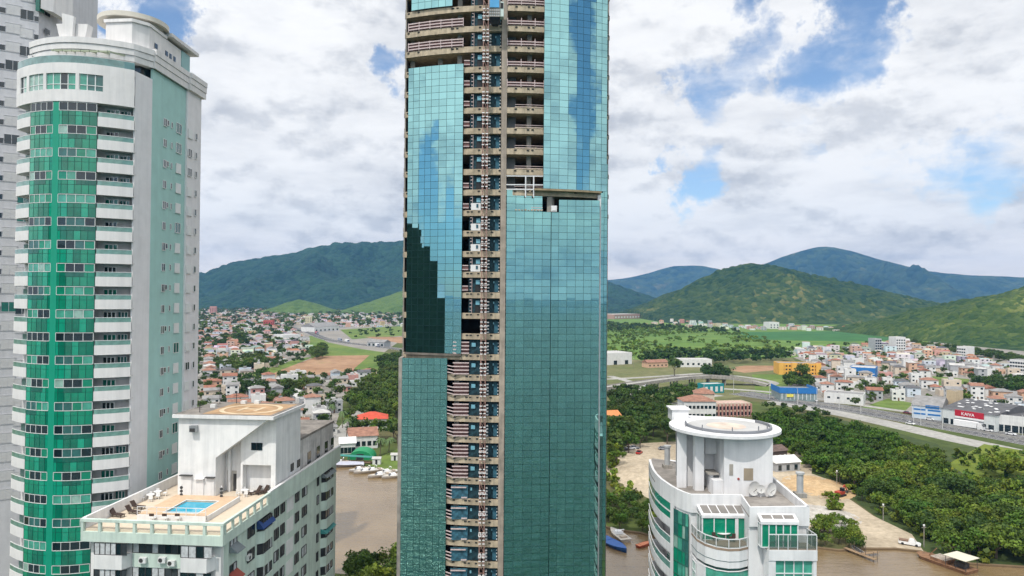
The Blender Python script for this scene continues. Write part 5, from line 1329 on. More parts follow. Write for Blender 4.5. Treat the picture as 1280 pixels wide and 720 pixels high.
tmp = bpy.data.objects.new('tmp', tx); COL.objects.link(tmp); bpy.context.view_layer.update(); tme = bpy.data.meshes.new_from_object(tmp.evaluated_get(bpy.context.evaluated_depsgraph_get())); bpy.data.objects.remove(tmp); tme.materials.clear(); tme.materials.append(M_white)
to = link('sign_lettering', tme); to.parent = r_; to.location = ((x0+x1)/2-.5, -.66, 5.9); to.rotation_euler = (R(90), 0, 0)
b = MB(); rr = random.Random(4)
for i in range(40): x = rr.random()*Lx; y = rr.random()*40+1; z = 8.2+42*.09*(1-abs(y-21)/21.5)+.05; b._add([(x, y, z), (x+1.6, y, z), (x+1.6, y+1.2, z+.15), (x, y+1.2, z+.15)], [(0, 1, 2, 3)])
b.build('skylight', M_white, r_)
block('warehouse', 'white walled annex with dark doorway at the end of the supermarket', 'warehouse', ((1246, 539), (1283, 543)), 30, 8, wW, rD, 'flat', (4, 1, .2, 3, 2.5, 3.4))
block('kiosk', 'small blue and white kiosk in the sandy car park', 'kiosk', ((1266, 531.5), (1284, 533)), 6, 3.2, wS, rL, 'flat', (3, 1, .6, 2, 1.6, 1.8), wB)
r_, Lx, t_, n_ = block('motel', 'cream motel with pink balcony row between the flyover and the helipad', 'motel', ((893, 521), (938, 520)), 10, 7, wC, mat('roof_pinkish', (.50, .36, .30), .9, var=.2), 'flat', (10, 2, .6, 3.1, 2.2, 1.9))
b = MB()
for k in range(11): b.box(Lx*k/10-.2, Lx*k/10+.2, -1.4, -.06, 0, 7)
b.build('pier', wK, r_)
r_, Lx, t_, n_ = block('motel', 'taller cream block with salmon gables at the end of the motel row', 'motel', ((868, 520), (893, 521)), 12, 12.5, wC, rT, 'hip', (3, 3, 1, 3.6, 1.6, 1.6))
block('apartment_block', 'white block with red tiled roof and a row of small dark windows', 'apartment block', ((855, 531), (895, 531)), 12, 12, wW, rT, 'hip', (8, 2, 4, 4.2, 1.5, 1.6))
block('shop_building', 'teal kiosk building standing under the flyover', 'store', ((880, 492), (905, 491)), 8, 6, mat('teal_wall', (.01, .22, .24), .7, var=.2), rL, 'flat', (4, 1, 1, 3, 2, 3.5), wW)
block('house', 'orange roofed house wedged between the glass tower and the park trees', 'house', ((758, 535), (776, 534)), 9, 6, wC, mat('roof_orange', (.55, .22, .08), .9, var=.2), 'gable', (3, 1, 3.5, 3, 1.2, 1.2))
block('house', 'dark timber cottage with white windows beside the helipad block', 'house', ((966, 580), (984, 578)), 7, 5, mat('timber_brown', (.10, .07, .055), .9), mat('roof_brown', (.13, .09, .075), .9, var=.3), 'gable', (3, 1, 2.2, 3, 1, 1.1), M_white)
block('shed', 'low shed with bright white roof among the mangroves', 'shed', ((970, 590), (1000, 588)), 8, 3.4, wG, mat('roof_white', (.72, .72, .70), .7), 'gable', (3, 1, .4, 3, 1.4, 2))
block('house', 'cream rendered long house at the meadow edge with white roof', 'house', ((810, 460), (835, 459)), 10, 5, wP, rT, 'gable', (5, 1, 1.4, 3, 1.4, 1.4)); block('warehouse', 'pale works building at the meadow edge with flat white roof', 'warehouse', ((850, 459), (890, 459)), 16, 7, wW, rL, 'flat', (6, 1, 2, 3, 2, 2))
block('warehouse', 'far white hall with red brick flank under the hills', 'warehouse', ((768, 399), (800, 398)), 60, 14, mat('red_hall', (.40, .25, .20), .8), rL, 'flat', (9, 1, 3, 3, 8, 5), wW)
block('house', 'white cubic house at the far edge of the green meadow', 'house', ((962, 411), (974, 411)), 25, 14, wW, rL, 'flat', (3, 2, 2, 5, 3, 2.4))
block('apartment_block', 'grey concrete shell block at the back of the far town', 'apartment block', ((1094, 441), (1102, 441)), 14, 17, wG, rG, 'flat', (3, 5, 1, 3.2, 2, 1.8)); block('apartment_block', 'white tall apartment house at the back of the far town', 'apartment block', ((1120, 441), (1132, 441)), 14, 19, wW, rL, 'flat', (4, 5, 1, 3.4, 1.8, 1.6)); block('apartment_block', 'white four storey block at the town end under the wooded hill', 'apartment block', ((1196, 449), (1207, 450)), 14, 14, wW, rL, 'flat', (4, 4, 1, 3.2, 1.8, 1.6)); block('apartment_block', 'wide white apartment house at the town end next to the dark trees', 'apartment block', ((1262, 468), (1282, 470)), 14, 13, wW, rG, 'flat', (6, 4, 1, 3, 1.8, 1.5))
# left bank landmarks
block('house', 'low house with a bright red tiled roof close behind the moored boats', 'house', ((446, 537), (484, 536)), 12, 5, wW, rRed, 'hip', (5, 1, 1.2, 3, 1.6, 1.8))
block('house', 'white house with rust red hipped roof right behind the boats', 'house', ((437, 562), (472, 560)), 12, 5.5, wW, rT, 'gable', (5, 1, 1.2, 3, 1.6, 2))
block('house', 'white boathouse with twin white gables near the green tent', 'boathouse', ((425, 568), (444, 567)), 8, 4.5, wW, mat('roof_white', None), 'gable', (4, 1, .3, 3, 1.4, 2.4))
block('warehouse', 'white hall with dark windows beside the town highway', 'warehouse', ((354, 427), (376, 426)), 24, 9, wW, rL, 'flat', (7, 1, .8, 3, 3, 3)); block('apartment_block', 'red brick apartment house in the middle of the far bank town', 'apartment block', ((329, 410), (341, 410)), 20, 15, mat('brick_red', (.40, .09, .07), .9), rT, 'flat', (4, 3, 1, 4, 2, 2)); block('apartment_block', 'cream slab block beside the highway bend in the far bank town', 'apartment block', ((381, 408), (389, 408)), 18, 20, mat('slab_yellow', (.60, .55, .38), .9), rL, 'flat', (3, 5, 1, 3.8, 2, 2)); block('warehouse', 'grey roofed depot beside the highway bend', 'warehouse', ((393, 415), (424, 413)), 30, 9, wW, rG, 'gable', (6, 1, 1, 3, 4, 3)); block('apartment_block', 'dark pink brick block far back by the foot of the blue hill', 'apartment block', ((262, 394), (270, 394)), 25, 27, wK, rT, 'flat', (3, 6, 1, 4, 3, 2)); block('shop_building', 'grey gabled sheds beside the highway near the glass tower', 'store', ((459, 433), (480, 434)), 14, 6, wG, rG, 'gable', (4, 1, 1, 3, 3, 3))
x, y = G(450, 575); tn = thing('marquee_tent', 'bright green arched tent beside the boat dock', 'tent', (x, y, 0)); b = MB(); n = 12
vs = [(5*math.cos(math.pi*i/n), yy, 3.6*math.sin(math.pi*i/n)) for yy in (0, 8) for i in range(n+1)]; b._add(vs, [(i, i+1, n+2+i, n+1+i) for i in range(n)]+[tuple(range(n, -1, -1))]); b.build('canvas', mat('tent_green', (.01, .24, .09), .6), tn); b = MB(); b.box(-1.4, 1.4, -.08, -.02, 0, 2.4); b.build('doorway', M_dark, tn)

# ================================================================== ordinary houses
class HouseKit:
    def __init__(s): s.cache = {}
    def parts(s, key):
        if key in s.cache: return s.cache[key]
        w, d, st, roof, wi, ri = key; wm = [wW, wC, wG, wP, wK, wS][wi]; rm = [rT, rR, rG, rL, rD][ri]; h = 3.0*st+.3
        b = MB(); b.box(-w/2, w/2, -d/2, d/2, 0, h)
        if roof == 'flat': b.box(-w/2, w/2, -d/2, -d/2+.2, h, h+.7); b.box(-w/2, w/2, d/2-.2, d/2, h, h+.7); b.box(-w/2, -w/2+.2, -d/2+.2, d/2-.2, h, h+.7); b.box(w/2-.2, w/2, -d/2+.2, d/2-.2, h, h+.7)
        wall = b.build('wall', wm); b = MB(); o = .55
        if roof == 'flat': b.box(-w/2+.2, w/2-.2, -d/2+.2, d/2-.2, h, h+.06); b.box(-w*.15, w*.12, -d*.1, d*.2, h+.06, h+1.9)
        elif roof == 'gable':
            r = h+d*.2; b._add([(-w/2-o, -d/2-o, h-.12), (w/2+o, -d/2-o, h-.12), (w/2+o, 0, r), (-w/2-o, 0, r), (w/2+o, d/2+o, h-.12), (-w/2-o, d/2+o, h-.12)], [(0, 1, 2, 3), (3, 2, 4, 5), (0, 3, 5), (1, 4, 2), (0, 5, 4, 1)])
        else:
            r = h+d*.2; k = min(d, w)*.45; b._add([(-w/2-o, -d/2-o, h-.05), (w/2+o, -d/2-o, h-.05), (w/2+o, d/2+o, h-.05), (-w/2-o, d/2+o, h-.05), (-w/2+k, 0, r), (w/2-k, 0, r)], [(0, 1, 5, 4), (1, 2, 5), (2, 3, 4, 5), (3, 0, 4), (3, 2, 1, 0)])
        rf = b.build('roof', rm)
        b = MB(); b.box(-.7, .7, -.04, .04, 0, 1.2); wn = b.build('window', G_dark)
        b = MB(); b.box(-.45, .45, -.04, .04, 0, 2.1); dr = b.build('door', mat('door_brown', (.16, .10, .06), .7))
        for q in (wall, rf, wn, dr): COL.objects.unlink(q)
        s.cache[key] = (wall, rf, wn, dr); return s.cache[key]
    def make(s, key, x, y, rz, detail, look, grp):
        wall, rf, wn, dr = s.parts(key); w, d, st = key[:3]
        t = thing('house', None, 'house', (x, y, 0), rz, grp); t['look'] = look
        def pt(o, loc=(0, 0, 0), rz=0): c = o.copy(); COL.objects.link(c); c.parent = t; c.location = loc; c.rotation_euler = (0, 0, rz)
        pt(wall); pt(rf)
        if detail:
            for k in range(st):
                for xx in (-w*.3, w*.3): pt(wn, (xx, -d/2-.03, 1.0+3*k))
                pt(wn, (-w/2-.03 if x > 0 else w/2+.03, 0, 1.0+3*k), R(90))
            pt(dr, (0, -d/2-.03, 0))
        return t
KIT = HouseKit()
WN = ['white', 'cream', 'grey', 'peach', 'pink', 'bluish']; RN = ['terracotta', 'rusty', 'grey', 'pale', 'dark']; SN = {1: 'one-storey', 2: 'two-storey', 3: 'three-storey'}
def town(poly_px, excl_px, ang, nmax, seed, cell=(15, 18), road_every=3, yfar=99999, keep=.9):
    "house sites on a rotated street grid inside a ground polygon; returns sorted list"
    rr = random.Random(seed); poly = plan_px(poly_px); ex = [plan_px(e) for e in excl_px]
    xs = [p[0] for p in poly]; ys = [p[1] for p in poly]; cx, cy = sum(xs)/len(xs), sum(ys)/len(ys); R_ = max(max(xs)-min(xs), max(ys)-min(ys)); out = []
    c, s = math.cos(ang), math.sin(ang); n = int(R_/min(cell))+2
    for i in range(-n, n):
        for j in range(-n, n):
            u = i*cell[0]+(i//6)*9; v = j*cell[1]+(j//2)*9
            x = cx+u*c-v*s+rr.uniform(-1, 1); y = cy+u*s+v*c+rr.uniform(-1, 1); k = rr.random()
            if y > yfar or not inside(poly, x, y) or k > keep: continue
            if any(inside(e, x, y) for e in ex) or any((Vector((x, y))-f).length < r_ for f, r_ in FOOT): continue
            if min((x-p[0])**2+(y-p[1])**2 for p in Qhw+Qtr) < 24**2: continue
            out.append((x, y, ang+(0 if rr.random() < .7 else R(90))+rr.uniform(-.06, .06)))
    return sorted(out, key=lambda p: p[0]**2+p[1]**2), rr
def pick(rr):
    st = rr.choices([1, 2, 3], [.5, .42, .08])[0]; roof = rr.choices(['hip', 'gable', 'flat'], [.42, .28, .30])[0]
    return (rr.choice([7.5, 9, 11]), rr.choice([6.5, 8]), st, roof, rr.choices(range(6), [.42, .2, .12, .12, .06, .08])[0], rr.choices(range(5), [.2, .2, .36, .15, .09])[0] if roof != 'flat' else rr.choice([2, 3, 3]))
def look(key): return f"{WN[key[4]]} {SN[key[2]]} house with {RN[key[5]]} {'flat' if key[3] == 'flat' else 'hipped' if key[3] == 'hip' else 'gabled'} roof"
WCOL = [(.66, .66, .64), (.58, .50, .40), (.38, .39, .40), (.58, .40, .28), (.50, .30, .26), (.50, .56, .60)]; RCOL = [(.31, .16, .105), (.26, .125, .08), (.25, .245, .24), (.46, .45, .43), (.12, .12, .12)]
t = MT('far_house'); t.set(.9, 0, .2); at = t.n('ShaderNodeAttribute', attribute_name='tone'); d_ = t.ramp(t.tex(.5, 4), [(.3, (.85,)*3), (.7, (1.1,)*3)]); t.col(t.mix(1., at.outputs['Color'], d_, 'MULTIPLY')); M_far = t.m
def far_houses(name, sites, rr, size=1.0):
    V = []; Fq = []; C = []
    for x, y, a in sites:
        w, d, st, roof, wi, ri = pick(rr); w *= size; d *= size; h = 3.0*st+.3; o = len(V); c, s = math.cos(a), math.sin(a); r = h+(d*.2 if roof != 'flat' else .1); k = w*.3 if roof == 'hip' else .1
        loc_ = [(-w/2, -d/2, 0), (w/2, -d/2, 0), (w/2, d/2, 0), (-w/2, d/2, 0), (-w/2, -d/2, h), (w/2, -d/2, h), (w/2, d/2, h), (-w/2, d/2, h), (-w/2+k, -.05, r), (w/2-k, -.05, r), (w/2-k, .05, r), (-w/2+k, .05, r)]
        V += [(x+p*c-q*s, y+p*s+q*c, z) for p, q, z in loc_]
        fs = [(0, 1, 5, 4), (1, 2, 6, 5), (2, 3, 7, 6), (3, 0, 4, 7), (4, 5, 9, 8), (5, 6, 10, 9), (6, 7, 11, 10), (7, 4, 8, 11), (8, 9, 10, 11)]
        Fq += [tuple(o+i for i in f) for f in fs]; wc = tuple(q*rr.uniform(.85, 1.1) for q in WCOL[wi])+(1,); rc = tuple(q*rr.uniform(.8, 1.15) for q in RCOL[ri])+(1,)
        C += [wc]*4+[rc]*5
        # dark openings
        for xx in (-w*.25, w*.22):
            for f in range(st):
                o = len(V); z = 1+3*f; V += [(x+p*c-q*s, y+p*s+q*c, zz_) for p, q, zz_ in ((xx-.8, -d/2-.06, z), (xx+.8, -d/2-.06, z), (xx+.8, -d/2-.06, z+1.3), (xx-.8, -d/2-.06, z+1.3))]; Fq.append((o, o+1, o+2, o+3)); C.append((.05, .055, .06, 1))
    o = fast_mesh(np.array(V), np.array(Fq), name, M_far, False, None, np.array(C)); tag(o, kind='stuff'); return o
LT = [(234, 585), (234, 420), (240, 393), (330, 391), (395, 400), (360, 409), (376, 420), (394, 446), (330, 472), (390, 475), (440, 468), (475, 466), (440, 492), (425, 520), (415, 548), (404, 565)]
LT_far = [(150, 425), (226, 388.5), (330, 387.5), (520, 388.5), (570, 398), (560, 409), (430, 410), (375, 407), (355, 411), (378, 425), (300, 440)]
sites, rr = town(LT, [plan for plan in ([(308, 474), (372, 445), (396, 444), (330, 474)], [(235, 481), (345, 481), (345, 476), (235, 476)])], R(24), 0, 5, (12.5, 13.5))
LHOUSE = []; near_l = [s_ for s_ in sites][:125]; rest_l = sites[125:]
for i, (x, y, a) in enumerate(near_l):
    k = pick(rr); LHOUSE.append(KIT.make(k, x, y, a, y < 620, look(k), 'houses of the far bank town'))
fs_, rr2 = town(LT_far, [], R(24), 0, 8, (20, 26), keep=.8)
far_houses('far_town', [s_ for s_ in rest_l]+fs_, rr2, 1.15)
RTN = [(1015, 512), (1024, 494), (1018, 470), (1010, 454), (985, 444), (1000, 436), (1050, 437), (1110, 432), (1165, 434), (1210, 447), (1290, 462), (1400, 490), (1400, 540), (1290, 520), (1200, 506), (1150, 500), (1130, 504), (1110, 497), (1075, 510)]
sites, rr = town(RTN, [[(1165, 468), (1216, 472), (1212, 484), (1165, 484)], [(1212, 476), (1300, 474), (1310, 500), (1220, 494)], [(1085, 482), (1125, 482), (1125, 497), (1085, 497)], [(990, 477), (1022, 477), (1022, 492), (990, 492)]], R(-18), 0, 6, (13.5, 15))
RHOUSE = []
for i, (x, y, a) in enumerate(sites[:125]):
    k = pick(rr); RHOUSE.append(KIT.make(k, x, y, a, y < 620, look(k), 'houses of the town beyond the highway'))
far_houses('far_town', sites[125:], rr, 1.12)
EDGE = [(800, 408), (835, 401), (880, 404), (910, 408), (1000, 409), (1080, 411), (1080, 415), (1000, 413.5), (900, 412), (830, 408)]
sites, rr = town(EDGE, [], R(-10), 0, 9, (22, 26), keep=.5); far_houses('far_town', sites, rr, 1.3)
row_labels(LHOUSE, '{look}, {n} from the glass tower, {row} bank row', 14)
row_labels(RHOUSE, '{look}, {n} from the glass tower, {row} highway row', 14)

# ================================================================== flyover
fy = thing('flyover', 'curved grey concrete road flyover on piers above the green lots', 'flyover')
q = [(P(px, py, Y)) for px, py, Y in ((735, 496, 452), (765, 491, 460), (800, 485, 478), (830, 479, 495), (860, 476.5, 512), (885, 476, 520), (910, 476.5, 520), (940, 480, 520), (965, 484.5, 512))]
zz_ = [5.0, 5.6, 6.2, 6.6, 6.6, 6.4, 5.6, 3.0, .6]
qq = []
for i in range(len(q)-1):
    for k in range(5): t_ = k/5; v = q[i].lerp(q[i+1], t_); qq.append(((v.x, v.y), zz_[i]*(1-t_)+zz_[i+1]*t_))
b = MB(); path = [p for p, z in qq]; L_ = offset(path, 4.6); Rr_ = offset(path, -4.6)
for i in range(len(path)-1):
    z0, z1 = qq[i][1], qq[i+1][1]
    for o0, o1 in ((L_, Rr_),):
        b.m = 0; b.quad((*L_[i], z0), (*Rr_[i], z0), (*Rr_[i+1], z1), (*L_[i+1], z1))
        b.m = 1; b.quad((*L_[i], z0-1.3), (*Rr_[i], z0-1.3), (*Rr_[i+1], z1-1.3), (*L_[i+1], z1-1.3))
        for S_ in (L_, Rr_):
            b.quad((*S_[i], z0-1.3), (*S_[i+1], z1-1.3), (*S_[i+1], z1+.8), (*S_[i], z0+.8))
b.build('deck', [M_lite, M_conc2], fy)
for i in range(1, len(path)-8, 4):
    b = MB(); d_ = (Vector(path[i+1])-Vector(path[i])).normalized(); nn = Vector((-d_.y, d_.x))
    for s_ in (-3, 0, 3): p = Vector(path[i])+nn*s_; b.tube((p.x, p.y, 0), (p.x, p.y, qq[i][1]-1.3), .55, n=10)
    b.build('pier', M_conc2, fy)
rebase(fy, (path[15][0], path[15][1], 0))

# ================================================================== vegetation
def crown_arr(seed, ncl, nl, leaf, rx, rz, flat=.0, up=.25):
    "leaf-sized faces gathered in clumps through an uneven crown volume"
    g = np.random.default_rng(seed); cs = []
    while len(cs) < ncl:
        p = g.uniform(-1, 1, 3)
        r = np.linalg.norm(p)
        if r > 1 or r < .25: continue
        if p[2] < -.55: continue
        cs.append((p[0]*rx*g.uniform(.75, 1.12), p[1]*rx*g.uniform(.75, 1.12), p[2]*rz))
    cs = np.array(cs); V = []; T = []
    for c in cs:
        cr = rx*g.uniform(.26, .46); n = int(nl*g.uniform(.6, 1.3)); d = g.normal(size=(n, 3)); d /= np.linalg.norm(d, axis=1)[:, None]
        pos = c + d*cr*(g.uniform(.55, 1.05, (n, 1)))*np.array([1, 1, .75])
        nrm = d*.8 + g.normal(size=(n, 3))*.5; nrm[:, 2] += up; nrm /= np.linalg.norm(nrm, axis=1)[:, None]
        a = np.cross(nrm, g.normal(size=(n, 3))); a /= np.linalg.norm(a, axis=1)[:, None]; b_ = np.cross(nrm, a)
        s = leaf*g.uniform(.55, 1.25, (n, 1)); q = np.stack([pos-a*s-b_*s*.6, pos+a*s-b_*s*.6, pos+a*s*.7+b_*s*.7, pos-a*s*.7+b_*s*.7], 1)
        V.append(q.reshape(-1, 3)); cl = g.uniform(.75, 1.3); T.append(np.stack([np.full(n, cl*g.uniform(.9, 1.25)), np.full(n, cl), np.full(n, cl*g.uniform(.6, 1.0)), np.ones(n)], 1)*np.concatenate([np.repeat(g.uniform(.8, 1.2, (n, 1)), 3, 1), np.ones((n, 1))], 1))
    V = np.concatenate(V); T = np.concatenate(T); return V, np.arange(len(V)).reshape(-1, 4), T
def leafmat(name, a, c):
    t = MT(name); t.set(.6, 0, .25); oi = t.n('ShaderNodeObjectInfo'); at = t.n('ShaderNodeAttribute', attribute_name='tone')
    base = t.mix(oi.outputs['Random'], a, c); t.col(t.mix(1., base, at.outputs['Color'], 'MULTIPLY'))
    tr = t.n('ShaderNodeBsdfTranslucent'); t.l(t.mix(1., base, at.outputs['Color'], 'MULTIPLY'), tr.inputs[0]); mx_ = t.n('ShaderNodeMixShader'); mx_.inputs[0].default_value = .25
    t.l(t.b.outputs[0], mx_.inputs[1]); t.l(tr.outputs[0], mx_.inputs[2]); t.l(mx_.outputs[0], t.out.inputs[0]); return t.m
L_mang = leafmat('mangrove_leaf', (.050, .115, .014), (.15, .21, .026)); L_dark = leafmat('dark_leaf', (.034, .080, .014), (.075, .130, .024)); L_lite = leafmat('light_leaf', (.085, .165, .022), (.15, .225, .034))
M_bark = mat('bark', (.13, .10, .075), .95, var=.3, scale=2)
def trunk_mb(h, r, seed, spread):
    rr = random.Random(seed); b = MB(); b.tube((0, 0, -.2), (.1, .05, h*.55), r, r*.7, 8)
    for i in range(5): a = i*1.257+rr.random(); b.tube((.08, .04, h*(.35+.05*i)), (spread*math.cos(a), spread*math.sin(a), h*(.75+.1*rr.random())), r*.5, r*.18, 6)
    return b
PROTO = {}
def tree_proto(kind, seed):
    key = (kind, seed)
    if key in PROTO: return PROTO[key]
    if kind == 'big': V, Fq, T = crown_arr(seed, 24, 62, .26, 3.7, 2.6); lm = L_dark if seed % 3 else L_mang; h = 6.8
    elif kind == 'mang': V, Fq, T = crown_arr(seed, 22, 46, .29, 3.5, 1.9); lm = (L_mang, L_mang, L_dark, L_lite)[seed % 4]; h = 4.0
    else: V, Fq, T = crown_arr(seed, 15, 34, .42, 3.3, 2.6); lm = (L_dark, L_mang, L_dark)[seed % 3]; h = 5.8
    V = V+np.array([0, 0, h-.3]); cr = fast_mesh(V, Fq, 'crown', lm, False, None, T); tr = trunk_mb(h, .24, seed, 1.8).build('trunk', M_bark)
    for o in (cr, tr): COL.objects.unlink(o)
    PROTO[key] = (cr, tr); return PROTO[key]
def tree(name, kind, seed, x, y, s, grp, cat='tree', z=0.):
    cr, tr = tree_proto(kind, seed); rr = random.Random(int(x*13+y*7)); t = thing(name, None, cat, (x, y, z), rr.random()*6.28, grp); k = s*rr.uniform(.9, 1.1); t.scale = (s, s*rr.uniform(.88, 1.12), k)
    for o in (cr, tr): c = o.copy(); COL.objects.link(c); c.parent = t
    return t
def scatter(poly_px, sp, seed, jit=.45, excl=()):
    rr = random.Random(seed); poly = plan_px(poly_px); xs = [p[0] for p in poly]; ys = [p[1] for p in poly]; out = []; ex = [plan_px(e) for e in excl]
    y = min(ys); r_ = 0
    while y < max(ys):
        x = min(xs)+(r_ % 2)*sp/2
        while x < max(xs):
            a, c = x+rr.uniform(-jit, jit)*sp, y+rr.uniform(-jit, jit)*sp
            if inside(poly, a, c) and not any(inside(e, a, c) for e in ex) and not any((Vector((a, c))-f).length < r2*.8 for f, r2 in FOOT): out.append((a, c))
            x += sp
        y += sp*.87; r_ += 1
    return sorted(out, key=lambda p: p[0]**2+p[1]**2)
def thin(pts, scale, cut):
    return [(x, y) for x, y in pts if fbm(np.array([x/scale]), np.array([y/scale]), 3, 77)[0] > cut]
def mass(name, pts, m, arrs, smin, smax, seed, zoff=0):
    g = np.random.default_rng(seed); V = []; Fq = []; C = []; o = 0
    for i, (x, y) in enumerate(pts):
        v, f, t_ = arrs[i % len(arrs)]; a = g.uniform(0, 6.28); s = g.uniform(smin, smax); c, sn = math.cos(a), math.sin(a)
        V.append(np.stack([v[:, 0]*c*s-v[:, 1]*sn*s+x, v[:, 0]*sn*s+v[:, 1]*c*s+y, v[:, 2]*s*g.uniform(.85, 1.15)+zoff], 1)); Fq.append(f+o); o += len(v); k = g.uniform(.65, 1.25); C.append(t_*np.array([k*g.uniform(.9, 1.2), k, k*g.uniform(.8, 1.1), 1]))
    if not V: return
    ob = fast_mesh(np.concatenate(V), np.concatenate(Fq), name, m, False, None, np.concatenate(C)); tag(ob, kind='stuff'); return ob
def lowarr(seed, ncl=7, nl=12, leaf=.75, rx=3.3, rz=2.3, h=4.4):
    v, f, t_ = crown_arr(seed, ncl, nl, leaf, rx, rz); v = v+np.array([0, 0, h]); return v, f, t_
ARR_MED = [lowarr(300+i, 15, 28, .42) for i in range(4)]; ARR_LOW = [lowarr(320+i, 8, 13, .85) for i in range(4)]; ARR_BUSH = [lowarr(340+i, 6, 12, .6, 2.2, 1.3, 1.3) for i in range(4)]
# mangrove wood right of the sandy track
MANG = [(945, 533), (965, 524), (1010, 529), (1065, 542), (1120, 557), (1165, 569), (1184, 585), (1196, 604), (1250, 612), (1300, 612), (1340, 640), (1340, 716), (1290, 708), (1230, 704), (1180, 697), (1160, 680), (1120, 655), (1080, 632), (1060, 614), (1040, 598), (1012, 588), (996, 590), (1002, 575), (975, 560), (950, 550)]
pts = scatter(MANG, 5.2, 1); TR = []
rr = random.Random(3)
for i, (x, y) in enumerate(pts[:140]): TR.append(tree('mangrove_tree', 'mang', rr.randrange(8), x, y, rr.choice([.6, .75, .9, 1.0, 1.15, 1.35])*rr.uniform(.92, 1.08), 'mangrove trees beyond the sandy track'))
far_m = [(p, pix(p[0], p[1], 0)) for p in pts[140:]]
mass('mangrove_wood', [p for p, q in far_m if q[0] < 1120], L_mang, ARR_MED, .7, 1.3, 5, -.8)
mass('mangrove_wood', [p for p, q in far_m if q[0] >= 1120], L_mang, ARR_MED, .5, .95, 55, -.9)
mass('mangrove_scrub', [p for p in scatter(MANG, 3.6, 3) if pix(p[0], p[1], 0)[0] > 1120 and pix(p[0], p[1], 0)[1] < 640], L_mang, ARR_BUSH, .6, 1.1, 56, .5)
mass('undergrowth', scatter(MANG, 6.5, 2), L_mang, ARR_BUSH, .7, 1.3, 4)
row_labels(TR, 'green mangrove tree, {n} from the glass tower in row {row} from the water', 14)
for k, o in enumerate(TR): pass
mass('mangrove_wood', scatter([(1190, 575), (1240, 560), (1320, 570), (1330, 610), (1260, 606), (1205, 602)], 9, 12), L_lite, ARR_BUSH, .7, 1.3, 6)
pts = scatter([(1225, 590), (1265, 584), (1285, 598), (1250, 606)], 6, 14); mass('mangrove_wood', pts, L_mang, ARR_MED, .9, 1.2, 7)
pts = scatter([(1120, 560), (1190, 569), (1290, 588), (1300, 592), (1240, 584), (1180, 574)], 5, 15); mass('roadside_shrubs', pts, L_dark, ARR_BUSH, .5, .9, 8)
# park trees between the glass tower and the helipad block
PK = [(750, 520), (845, 517), (855, 540), (900, 545), (955, 548), (960, 560), (850, 556), (790, 562), (768, 590), (745, 590)]
pts = scatter(PK, 7.2, 21); T2 = []
for i, (x, y) in enumerate(pts[:42]): T2.append(tree('park_tree', 'park', rr.randrange(6), x, y, rr.uniform(.9, 1.45), 'trees of the riverside park'))
mass('park_wood', pts[42:], L_dark, ARR_MED, .9, 1.35, 9)
row_labels(T2, 'broad dark park tree, {n} from the glass tower in park row {row}', 12)
BK = [(748, 560), (774, 566), (776, 590), (780, 606), (812, 628), (842, 645), (842, 676), (812, 672), (780, 664), (748, 655)]
pts = scatter(BK, 4.8, 23); T3 = []
for i, (x, y) in enumerate(pts[:30]): T3.append(tree('bank_shrub', 'mang', rr.randrange(8), x, y, rr.uniform(.45, .8), 'shrubs on the bank below the sand lot', 'shrub'))
row_labels(T3, 'bushy green bank shrub, {n} from the glass tower in bank row {row}', 10)
mass('bank_scrub', scatter([(1026, 612), (1034, 614), (1058, 640), (1050, 650), (1036, 634)], 3, 26), L_mang, ARR_BUSH, .5, .9, 36)
mass('bank_scrub', pts[30:], L_lite, ARR_BUSH, .6, 1.0, 31)
pts = scatter([(1016, 664), (1040, 650), (1052, 642), (1066, 655), (1078, 674), (1074, 688), (1050, 688), (1016, 690)], 4.6, 25); T4 = []
for x, y in pts[:22]: T4.append(tree('bank_shrub', 'mang', rr.randrange(8), x, y, rr.uniform(.4, .75), 'thicket between the sand and the jetty', 'shrub'))
row_labels(T4, 'low thicket shrub beside the jetty, {n} from the helipad block in row {row}', 8)
# trees on the near bank under the left blocks
pts = scatter([(405, 780), (412, 742), (455, 735), (505, 735), (520, 790)], 6.3, 27); T5 = []
for x, y in pts[:16]: T5.append(tree('riverside_tree', 'big', rr.randrange(6), x, y, rr.uniform(.85, 1.15), 'trees on the near river bank'))
row_labels(T5, 'leafy riverside tree below the mint block, {n} from the glass tower in row {row}', 6)
# far bank garden trees
GB = [(425, 555), (440, 500), (470, 476), (505, 455), (560, 455), (560, 560), (500, 556), (470, 560), (455, 548)]
pts = scatter(GB, 8, 29, excl=[[(440, 545), (488, 545), (488, 528), (440, 528)], [(430, 567), (476, 567), (476, 552), (430, 552)]]); T6 = []
for x, y in pts[:46]: T6.append(tree('garden_tree', 'park', rr.randrange(6), x, y, rr.uniform(.8, 1.35), 'garden trees of the far bank'))
row_labels(T6, 'dark garden tree on the far bank, {n} from the glass tower in row {row}', 12)
mass('garden_wood', pts[46:], L_dark, ARR_MED, .9, 1.5, 10)
mass('town_trees', scatter(LT, 15, 33), L_dark, ARR_MED, .6, 1.2, 11)
mass('town_trees', scatter(RTN, 24, 35), L_dark, ARR_MED, .5, 1.0, 12)
mass('town_trees', scatter(LT_far, 42, 37), L_dark, ARR_LOW, .9, 2.2, 13)
for k, poly in enumerate(([(263, 428), (310, 424), (318, 432), (268, 436)], [(272, 456), (330, 450), (340, 458), (300, 466), (268, 466)], [(235, 525), (262, 515), (270, 545), (240, 552)], [(300, 487), (320, 484), (330, 497), (304, 500)], [(352, 478), (396, 478), (398, 492), (356, 494)], [(470, 455), (505, 447), (560, 452), (560, 470), (480, 470)], [(384, 444), (404, 436), (410, 446), (394, 452)])):
    mass('town_grove', scatter(poly, 7.5, 60+k), L_dark, ARR_MED, .9, 1.5, 14+k)
